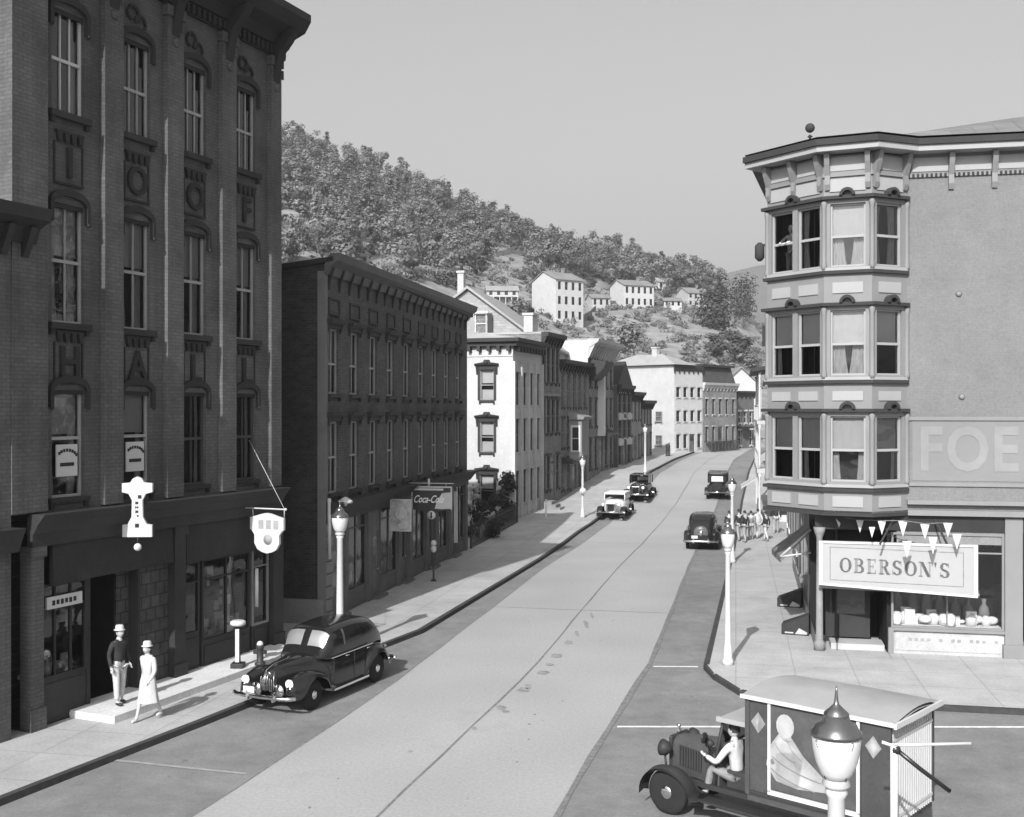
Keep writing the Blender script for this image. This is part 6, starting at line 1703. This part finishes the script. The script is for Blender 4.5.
# block: poster board
p = on_block(6.3, .12, 0); rzb = math.atan2(-LD[0], LD[1])
S = thing('hanging_sign', 'square pale picture sign hanging over the sidewalk, left of the script sign', 'sign', (p[0], p[1], 0), rzb)
b = MB(); b.box(0, .82, -.03, .03, ZA(531, p[1]), ZA(499, p[1])); b.build('board', mat('picture_sign', .34, var=.5, scale=3.5), S)
b = MB(); za_, zb2 = ZA(531, p[1]), ZA(499, p[1])
for q in ((0, .82, za_, za_+.04), (0, .82, zb2-.04, zb2), (0, .04, za_+.04, zb2-.04), (.78, .82, za_+.04, zb2-.04)): b.box(q[0], q[1], -.04, -.03, q[2], q[3])
b.build('frame', M_polem, S)
b = MB(); b.box(.3, .62, -.036, -.031, za_+.1, za_+.28); b.lathe([(.25, 0), (.25, .004), (.2, .004)], (.4, -.031, za_+.65), 16, 'y'); b.build('picture_marks', M_signg, S)
b = MB(); b.tube([(-.1, 0, zb2+.1), (.85, 0, zb2+.1)], .015, 6); b.build('bracket', M_iron, S)
# script sign
p = on_block(8.8, .2, 0); zt_, zb3 = ZA(486, p[1]), ZA(509, p[1])
S = thing('hanging_sign', 'white-framed soft drink sign in script letters with a round disc below, over the sidewalk', 'sign', (p[0], p[1], 0), rzb)
b = MB(); b.extr_y([(0, zb3), (.45, zb3-.06), (.82, zb3-.2), (1.2, zb3-.06), (1.65, zb3), (1.65, zt_), (0, zt_)], -.05, .05); b.build('board', mat('drink_sign_dark', .05, var=.1, rough=.3), S)
b = MB(); b.extr_y([(.95, zb3+.04), (1.2, zb3+.02), (1.6, zb3+.04), (1.6, zt_-.22), (1.25, zt_-.26), (1.05, zb3+.35)], -.056, -.05); b.build('glare_panel', M_signw, S)  # sun glare on the right part of the board, painted as a pale shape
b = MB(); b.box(0, 1.65, -.065, -.05, zt_-.05, zt_); b.box(0, .05, -.065, -.05, zb3, zt_-.05); b.box(1.6, 1.65, -.065, -.05, zb3, zt_-.05); b.box(.1, 1.3, -.06, -.05, zt_-.16, zt_-.08); b.build('frame', M_white, S)
put_mesh(text_mesh('Coca-Cola', .36, .01, shear=.5, bold=.004, m=M_letterw), 'lettering', S, (.68, -.062, (zt_+zb3)/2-.06), scale=(.78, 1, 1.15))
b = MB(); b.lathe([(.17, 0), (.17, .03)], (.82, -.05, zb3-.22), 18, 'y'); dsc = b.build('disc', M_signw, S)
b = MB(); b.box(.79, .85, -.09, -.08, zb3-.34, zb3-.1); b.build('lettering', M_letter, dsc)
b = MB(); b.tube([(-.2, 0, zt_+.12), (1.7, 0, zt_+.12)], .02, 6); b.tube([(.3, 0, zt_), (.3, 0, zt_+.12)], .015, 6); b.tube([(1.4, 0, zt_), (1.4, 0, zt_+.12)], .015, 6); b.tube([(.7, 0, zt_+.0), (.7, 0, zt_+.3)], .05, 8); b.build('bracket', M_polem, S)
# globe shop lamp at the corner of the block
p = on_block(.45, .5, 0)
S = thing('shop_lamp', 'white enamel shop lamp on an arm at the near corner of the long block', 'lamp', (p[0], p[1], ZA(503, p[1])), rzb)
b = MB(); b.lathe([(.24, 0), (.22, .08), (.1, .16), (.03, .2)], (0, 0, 0), 16); b.build('shade', M_signw, S)
b = MB(); b.tube([(-.45, 0, .1), (-.2, 0, .28), (0, 0, .2)], .015, 6); b.build('arm', M_iron, S)
b = MB(); b.ball((0, 0, -.03), .07, 10, 6); b.build('bulb', M_globe, S)
# white vertical banner and column at the far shop of the block
p = on_block(15.2, .35, 0); b = MB(); b.box(-.08, .08, -.03, .03, 0, 2.3); o = b.build('vertical_banner', M_signw, loc=(p[0], p[1], .9), rz=rzb); tag(o, 'narrow white vertical banner by the far shop door of the long block', 'banner')

# iron fence and creepers before the white corner house
A, B_ = Vector((-2.0, 53.6, .13)), Vector((.3, 64.3, .2))
F_ = thing('iron_fence', 'dark iron railing along the garden before the white corner house', 'fence', (A.x, A.y, .13), math.atan2(B_.y-A.y, B_.x-A.x))
L_ = (B_-A).length; b = MB(); b.tube([(0, 0, 1.05), (L_, 0, 1.05)], .02, 6); b.tube([(0, 0, .2), (L_, 0, .2)], .02, 6); b.build('rail', M_iron, F_)
b = MB(); k = 0.0
while k < L_: b.tube([(k, 0, 0), (k, 0, 1.15), (k, 0, 1.25)], [.013, .013, .002], 5); k += .14
b.build('picket', M_iron, F_)
for k in (0, L_*.5, L_):
    b = MB(); b.lathe([(.07, 0), (.05, .1), (.05, 1.2), (.08, 1.26), (.02, 1.4)], (k, 0, 0), 8); b.build('fence_post', M_iron, F_)
rs = np.random.RandomState(5)
def bush(name, label, cat, blobs, n, size, m, origin):
    cs = [(x-origin[0], y-origin[1], z-origin[2]) for x, y, z, r in blobs]; rd = [q[3] for q in blobs]
    V, Fc = leaf_cloud(rs, cs, rd, n, size)
    t = thing(name, label, cat, origin); put_mesh(leaf_mesh('foliage', V, Fc, m), 'foliage', t, (0, 0, 0))
    b = MB(); b.tube([(0, 0, -.1), (.05, 0, .6), (0, .05, 1.2)], [.05, .04, .02], 6); b.build('stem', M_bark, t)
M_ivy = mat('ivy_leaves', .04, var=.5, trans=.15)
X0 = XA(505, 64.4)
bush('creeper', 'dark creeper climbing the right edge of the white end wall', 'creeper', [(X0+rs.uniform(-.35, .45), 64.7+rs.uniform(-.3, .0), z, .45) for z in np.arange(.3, 3.3, .3)], 160, .16, M_ivy, (X0, 64.5, .1))
X1 = XA(469, 58)
bush('garden_bush', 'dark bush in the garden behind the railing, against the long block', 'bush', [(X1+rs.uniform(-.3, 1.6), 57.8+rs.uniform(-.7, .7), z, .5) for z in np.arange(.3, 2.2, .2)], 150, .16, M_ivy, (X1+.5, 57.8, .1))
X2 = XA(472.5, 62)
bush('garden_bush', 'pale hydrangea-like bush under the left window of the white end wall', 'bush', [(X2+.1+rs.uniform(-.2, .2), 62.3, z, .35) for z in (1.3, 1.6, 1.9, 2.2, 2.5)], 120, .14, mat('pale_flowers', .38, var=.4, scale=3), (X2+.1, 62.3, .1))
b = MB(); b.box(-.05, .05, -.05, .05, 0, 1.3); o = b.build('gate_post', M_white, loc=(XA(546, 66.6), 66.6, .15)); b = None; tag(o, 'short white gate post by the steps beyond the railing', 'post')
b = MB()
for k in range(4): b.box(-.6-.0*k, .75-.28*k, -.55, .55, .19*k, .19*(k+1))
o = b.build('stone_steps', M_mid, loc=(XA(553, 70)+.15, 70, .3), rz=R(-18)); tag(o, 'grey stone stoop against the dark row house past the gate post', 'stoop')
# crates by the corner shop's street side
for i, (px, py, lab) in enumerate(((790, 608, 'dark open display crate on the sidewalk against the shop side, upper one'), (796, 636, 'dark open display crate nearest the camera on the sidewalk by the shop column'))):
    Y = 6.82*F/(py-CY)+.4; X = XA(px, Y)
    t = thing('display_crate', lab, 'crate', (X, Y, .13), R(-20))
    b = MB(); b.extr_y([(-.4, 0), (.4, 0), (.4, .62), (-.4, .3)], -.3, .3); b.build('crate', M_canvasdk, t)
    b = MB(); b.add([(.0, -.312, .04), (.34, -.312, .04), (.36, -.312, .10), (.12, -.312, .22)], [(0, 1, 2, 3)]); b.box(-.3, -.05, -.312, -.302, .05, .09); b.build('price_card', M_cream, t)
# ================================================================ PEOPLE
def skin_mesh(name, verts, edges, radii, m, parent, sub=1, origin_root=0):
    me = bpy.data.meshes.new(name); me.from_pydata([tuple(v) for v in verts], edges, [])
    ob = bpy.data.objects.new(name, me); COL.objects.link(ob)
    md = ob.modifiers.new('s', 'SKIN'); md.use_smooth_shade = True; md.branch_smoothing = .5
    for i, r in enumerate(radii):
        sv = me.skin_vertices[0].data[i]; sv.radius = (r, r) if not isinstance(r, tuple) else r
        sv.use_root = (i == origin_root)
    s = ob.modifiers.new('u', 'SUBSURF'); s.levels = sub; s.render_levels = sub
    dg = bpy.context.evaluated_depsgraph_get()
    out = bpy.data.meshes.new_from_object(ob.evaluated_get(dg)); bpy.data.objects.remove(ob)
    out.name = name; out.materials.clear(); out.materials.append(m)
    for p in out.polygons: p.use_smooth = True
    return out
def join_meshes(name, meshes, m):
    V, Fs = [], []
    for me in meshes:
        o = len(V); V += [tuple(v.co) for v in me.vertices]; Fs += [tuple(o+i for i in p.vertices) for p in me.polygons]
    out = bpy.data.meshes.new(name); out.from_pydata(V, [], Fs); out.polygons.foreach_set('use_smooth', [True]*len(out.polygons))
    out.materials.append(m); return out
def limb(name, pts, rad, m, sub=1):
    return skin_mesh(name, pts, [(i, i+1) for i in range(len(pts)-1)], rad, m, None, sub)
def person(label, loc, rz, h=1.72, top=None, bottom=None, hat=None, hairm=None, pose='stand', fingers=True, skirt=False, coat=0.0, shoes=None, group=None, sleeves=True, stride=.0, armswing=.0):
    """faces local -y; joints laid out for the pose, limbs tapered"""
    top = top or M_cloth_dk; bottom = bottom or M_cloth_dk; k = h/1.72
    Pn = thing('person', label, 'person', loc, rz, group)
    s = stride
    if pose == 'sit':
        hip = (0, 0, .12); kn = {-1: (-.13, -.42, .16), 1: (.13, -.42, .16)}; ft = {-1: (-.13, -.5, -.26), 1: (.13, -.5, -.26)}
    else:
        hip = (0, 0, .93); kn = {-1: (-.10, -.12*s-.02, .50), 1: (.10, .10*s-.02, .50)}; ft = {-1: (-.10, -.28*s, .08), 1: (.11, .32*s, .08+.05*s)}
    hz = hip[2]; lean = -.06 if pose == 'sit' else -.02*s
    waist = (0, lean*.4, hz+.14); chest = (0, lean*.9, hz+.38); neck = (0, lean, hz+.54); headb = (0, lean-.01, hz+.60); head = (0, lean-.02, hz+.685)
    sh = {e: (e*.172, lean, hz+.475) for e in (-1, 1)}
    if pose == 'sit': el = {-1: (-.30, -.16, hz+.22), 1: (.34, -.20, hz+.20)}; wr = {-1: (-.2, -.44, hz+.26), 1: (.24, -.46, hz+.24)}
    elif pose == 'lean': el = {-1: (-.25, -.2, hz+.26), 1: (.25, -.2, hz+.26)}; wr = {-1: (-.12, -.4, hz+.2), 1: (.12, -.4, hz+.2)}
    else:
        a = armswing; el = {-1: (-.235, .05+.12*a, hz+.19), 1: (.235, .05-.12*a, hz+.19)}; wr = {-1: (-.25, -.04+.16*a, hz-.05), 1: (.25, -.04-.24*a, hz-.03+.05*a)}
    S = lambda p: tuple(c*k for c in p)
    # body: torso, neck, head base, arms, legs
    V = [hip, waist, chest, neck, headb]; E = [(0,1),(1,2),(2,3),(3,4)]; Rr = [(.14,.11), (.125,.095), (.145,.105), .055, .06]
    for e in (-1, 1):
        i = len(V); V += [sh[e], el[e], wr[e]]; E += [(2,i),(i,i+1),(i+1,i+2)]; Rr += [.055, .040, .026]
        i = len(V); V += [(e*.09, hip[1]+.0, hz-.06), kn[e], ft[e], (ft[e][0], ft[e][1]-.13, ft[e][2]-.045)]; E += [(0,i),(i,i+1),(i+1,i+2),(i+2,i+3)]; Rr += [.085, .055, .038, .03]
    body = skin_mesh('body', [S(p) for p in V], E, [tuple(q*k for q in r) if isinstance(r, tuple) else r*k for r in Rr], M_skin, None)
    parts = [body]
    # head with face
    b = MB(); hx, hy, hzz = S(head); n = 14
    prof = []
    P = []
    for i in range(13):
        t = math.pi*i/12; row = []
        for j in range(n+1):
            a = 2*math.pi*j/n; x = .080*math.sin(t)*math.cos(a); y = .100*math.sin(t)*math.sin(a); z = .122*math.cos(t)
            if z < 0: y -= .012*(-z/.115); x *= 1-.18*(-z/.115)
            row.append((hx+x*k, hy+y*k, hzz+z*k))
        P.append(row)
    b.grid(P)
    b.add([(hx-.012*k, hy-.09*k, hzz-.02*k), (hx+.012*k, hy-.09*k, hzz-.02*k), (hx+.016*k, hy-.095*k, hzz-.035*k), (hx-.016*k, hy-.095*k, hzz-.035*k), (hx, hy-.118*k, hzz-.03*k), (hx, hy-.092*k, hzz+.012*k)], [(0,3,4),(3,2,4),(2,1,4),(1,5,4),(5,0,4)])
    for e in (-1, 1): b.ball((hx+e*.075*k, hy+.005*k, hzz-.01*k), .02*k, 6, 5, (.5, 1, 1.5))
    parts.append(mesh_of(b, 'h', M_skin))
    # hands
    for e in (-1, 1):
        w = Vector(wr[e]); d = (Vector(wr[e])-Vector(el[e])).normalized(); side = Vector((0, -1, 0)) if abs(d.z) > .6 else Vector((-e, 0, 0)); nn = d.cross(side).normalized()
        palm = w+d*.05
        if fingers:
            b = MB(); c = w+d*.045
            for q in range(4):
                o_ = side*(.026-.017*q); base = w+d*.075+o_; L = (.062, .07, .066, .05)[q]
                parts.append(limb('f', [S(w+d*.03+o_*.8), S(base), S(base+d*L*.5-nn*e*.006), S(base+d*L-nn*e*.022)], [.0105*k, .0095*k, .0085*k, .007*k], M_skin, 1))
            parts.append(limb('f', [S(w+d*.015+side*.02), S(w+d*.045+side*.042), S(w+d*.08+side*.05)], [.012*k, .010*k, .008*k], M_skin, 1))
            parts.append(limb('f', [S(w), S(w+d*.04), S(w+d*.078)], [.026*k, (.033*k), .026*k], M_skin, 1))
        else: parts.append(limb('f', [S(w), S(w+d*.05), S(w+d*.13-Vector((0, .01, 0)))], [.026*k, .034*k, .016*k], M_skin, 1))
    me = join_meshes('body', parts, M_skin); put_mesh(me, 'body', Pn, (0, 0, 0))
    # face marks
    b = MB()
    for e in (-1, 1): b.ball((hx+e*.03*k, hy-.083*k, hzz+.008*k), .011*k, 8, 6, (1.2, .6, .7))
    b.box(hx-.024*k, hx+.024*k, hy-.096*k, hy-.086*k, hzz-.066*k, hzz-.058*k)
    b.build('eyes_and_mouth', M_letter, Pn)
    # jacket / shirt
    V = [(0, hip[1], hz-.05-coat), (0, waist[1], hz+.14), chest, (0, lean, hz+.535)]; E = [(0,1),(1,2),(2,3)]; Rr = [(.165,.13), (.15,.12), (.172,.128), .072]
    for e in (-1, 1):
        i = len(V); V += [sh[e], el[e]] + ([tuple(Vector(wr[e])*.97+Vector(el[e])*.03)] if sleeves else []); E += [(2,i),(i,i+1)] + ([(i+1,i+2)] if sleeves else []); Rr += [.072, .054] + ([.042] if sleeves else [])
    put_mesh(skin_mesh('jacket', [S(p) for p in V], E, [tuple(q*k for q in r) if isinstance(r, tuple) else r*k for r in Rr], top, None), 'jacket', Pn, (0, 0, 0))
    if skirt:
        b = MB(); P = []
        for i, (zz, rr) in enumerate(((hz+.1, .135), (hz-.05, .18), (hz-.3, .21), (hz-.52, .25))):
            P.append([(k*(rr+.012*math.sin(j*2.2))*math.cos(2*math.pi*j/24), k*((rr+.012*math.sin(j*2.2))*.85*math.sin(2*math.pi*j/24)+.0), k*zz) for j in range(25)])
        b.grid(P); b.build('skirt', bottom, Pn)
    else:
        V = [(0, hip[1], hz+.02)]; E = []; Rr = [(.15, .12)]
        for e in (-1, 1):
            i = len(V); V += [(e*.09, hip[1], hz-.08), kn[e], tuple(Vector(ft[e])+Vector((0, 0, .03)))]; E += [(0,i),(i,i+1),(i+1,i+2)]; Rr += [.105, .078, .062]
        put_mesh(skin_mesh('trousers', [S(p) for p in V], E, [tuple(q*k for q in r) if isinstance(r, tuple) else r*k for r in Rr], bottom, None), 'trousers', Pn, (0, 0, 0))
    for e in (-1, 1):
        f = Vector(ft[e]); put_mesh(limb('shoe', [S(f+Vector((0, .04, -.02))), S(f+Vector((0, -.04, -.03))), S(f+Vector((0, -.16, -.045)))], [.042*k, .045*k, .034*k], shoes or M_black), 'shoe', Pn, (0, 0, 0))
    # hair, hat
    b = MB(); P = []
    for i in range(8):
        t = math.pi*.56*i/7; P.append([(hx+k*.083*math.sin(t)*math.cos(a), hy+.012*k+k*.102*math.sin(t)*math.sin(a), hzz+k*(.128*math.cos(t)+(.028 if math.sin(a) < -.3 else 0)*(i/7))) for a in np.linspace(0, 2*math.pi, 17)])
    b.grid(P); b.build('hair', hairm or M_hair, Pn)
    if hat is not None:
        b = MB(); b.lathe([(.128, 0), (.13, .012), (.092, .02), (.094, .08), (.075, .115), (.02, .12)], (0, 0, 0), 18)
        me = mesh_of(b, 'hat', hat); put_mesh(me, 'hat', Pn, (hx, hy+.005, hzz+.045*k), scale=(k*.95, k, k))
    return Pn
M_cloth_dk = mat('dark_wool', .03, var=.3, scale=8); M_cloth_lt = mat('light_cotton', .48, var=.1, scale=8); M_cloth_kh = mat('khaki_cloth', .3, var=.1, scale=8); M_cloth_md = mat('grey_cloth', .2, var=.2, scale=8); M_hair = mat('dark_hair', .03, var=.2); M_hairg = mat('grey_hair', .6, var=.1)
def zd(X, Y): return math.atan2(X, Y)
# watcher by the hall's left shop
person('person in a dark jacket, pale hat and light trousers standing at the hall shop step', (XA(119, 24.75), 24.75, .29), R(60), 1.74, M_cloth_dk, M_cloth_lt, M_cloth_lt, stride=.2)
person('person in a pale dress walking down the sidewalk in front of the hall step', (XA(146, 24.1)+.05, 24.1, .13), R(-25), 1.68, M_cloth_lt, M_cloth_lt, M_cloth_lt, skirt=True, stride=.9, armswing=.8, shoes=M_cloth_lt)
# driver
dr_p = thing  # seat position in truck coordinates
TM = Matrix.Translation((6.06, 16.72, 0)) @ Matrix.Rotation(TRZ, 4, 'Z')
q = TM @ Vector((2.72, .44, .80)); person('person in a white shirt seated at the wheel of the delivery truck', (q.x, q.y, q.z), TRZ+R(90), 1.74, M_cloth_lt, M_cloth_md, None, pose='sit')
# leaning out of the oriel's top window
pw = cells[0]; mid = (pw[3]+pw[4])/2; q = (CI @ (pw[0] @ Vector((mid, .42, 9.55))))
person('person with pale hair looking out behind the top left oriel window', (q.x, q.y, 10.68), crz+pw[2], 1.6, M_cloth_lt, M_cloth_md, None, hairm=M_hairg, pose='lean', fingers=False)
# group on the right sidewalk
grp = [(729, 57.5, 1.45, M_cloth_dk, M_cloth_kh, 'child in a dark jacket farthest left of the sidewalk group, a little apart'),
       (739, 56.5, 1.62, M_cloth_dk, M_cloth_kh, 'person in dark coat at the left of the tight cluster on the right sidewalk'),
       (745, 56.0, 1.6, M_cloth_dk, M_cloth_kh, 'person in dark coat in the middle of the tight sidewalk cluster'),
       (751, 57.0, 1.5, M_cloth_md, M_cloth_kh, 'person in a grey top at the right of the tight sidewalk cluster'),
       (758, 57.5, 1.55, M_cloth_lt, M_cloth_lt, 'person all in pale clothes walking mid-way along the sidewalk group'),
       (766, 56.5, 1.5, M_cloth_dk, M_cloth_lt, 'person in a dark top just right of the pale-clothed walker'),
       (776, 59.5, 1.75, M_cloth_dk, M_cloth_kh, 'taller person in a dark jacket nearest the shop awning')]
for i, (px, Y, h, t, bt, lab) in enumerate(grp):
    person(lab, (XA(px, Y), Y, .15), R(170+25*(i % 3)), h, t, bt, None, fingers=False, stride=.7 if i % 2 else .4, armswing=.4, shoes=M_cloth_md, group='people on the right sidewalk')

# ================================================================ CAMERA, LIGHT, SKY
cam = bpy.data.cameras.new('Camera'); co = bpy.data.objects.new('Camera', cam); COL.objects.link(co)
co.location = (0, 0, CAMZ); co.rotation_euler = (R(90), 0, 0)
cam.sensor_width = 36; cam.lens = 36*F/1024; cam.clip_end = 8000; cam.clip_start = .1
scene.camera = co
AZ, EL = R(19.9), R(35)
sun = bpy.data.lights.new('Sun', 'SUN'); so_ = bpy.data.objects.new('Sun', sun); COL.objects.link(so_)
d = Vector((math.sin(AZ)*math.cos(EL), math.cos(AZ)*math.cos(EL), -math.sin(EL)))
so_.rotation_euler = d.to_track_quat('-Z', 'Y').to_euler()
sun.energy = 4.6; sun.angle = R(.53); sun.color = (1, 1, 1)
w = bpy.data.worlds.new('World'); scene.world = w; w.use_nodes = True
nt = w.node_tree; n = nt.nodes; l = nt.links
sky = n.new('ShaderNodeTexSky'); sky.sky_type = 'NISHITA'; sky.sun_disc = False
sky.sun_elevation = EL; sky.sun_rotation = R(180)+AZ; sky.dust_density = 4.5; sky.air_density = 1.0; sky.ozone_density = 1
# black-and-white film: its response leans to blue, so the grey sky follows mostly the sky's blue channel
sp = n.new('ShaderNodeSeparateColor'); l.new(sky.outputs[0], sp.inputs[0])
mm = n.new('ShaderNodeMath'); mm.operation = 'MULTIPLY'; mm.inputs[1].default_value = .65; l.new(sp.outputs[2], mm.inputs[0])
m2 = n.new('ShaderNodeMath'); m2.operation = 'MULTIPLY_ADD'; m2.inputs[1].default_value = .35; l.new(sp.outputs[1], m2.inputs[0]); l.new(mm.outputs[0], m2.inputs[2])
cb_ = n.new('ShaderNodeCombineColor')
for i in range(3): l.new(m2.outputs[0], cb_.inputs[i])
l.new(cb_.outputs[0], n['Background'].inputs['Color']); n['Background'].inputs['Strength'].default_value = .13
# air
if HAZE:
    b = MB(); b.box(-1500, 1900, -70, 2300, -3, 420)
    hz_ = b.build('haze', None)
    hm = bpy.data.materials.new('haze_air'); hm.use_nodes = True; nn = hm.node_tree.nodes
    nn.remove(nn['Principled BSDF']); pv = nn.new('ShaderNodeVolumePrincipled'); pv.inputs['Density'].default_value = HAZE
    pv.inputs['Color'].default_value = (.95, .95, .95, 1); pv.inputs['Anisotropy'].default_value = .2
    hm.node_tree.links.new(pv.outputs[0], nn['Material Output'].inputs['Volume'])
    hz_.data.materials.clear(); hz_.data.materials.append(hm); hz_['kind'] = 'stuff'; hz_['label'] = 'thin daylight haze over the valley'
vs = scene.view_settings; scene.display_settings.display_device = 'sRGB'
vs.view_transform = 'Standard'; vs.look = 'None'; vs.exposure = 0.38; vs.gamma = 1; vs.use_curve_mapping = False
scene.cycles.max_bounces = 6; scene.cycles.diffuse_bounces = 2; scene.cycles.transparent_max_bounces = 12; scene.cycles.volume_bounces = 0
scene.cycles.use_denoising = True
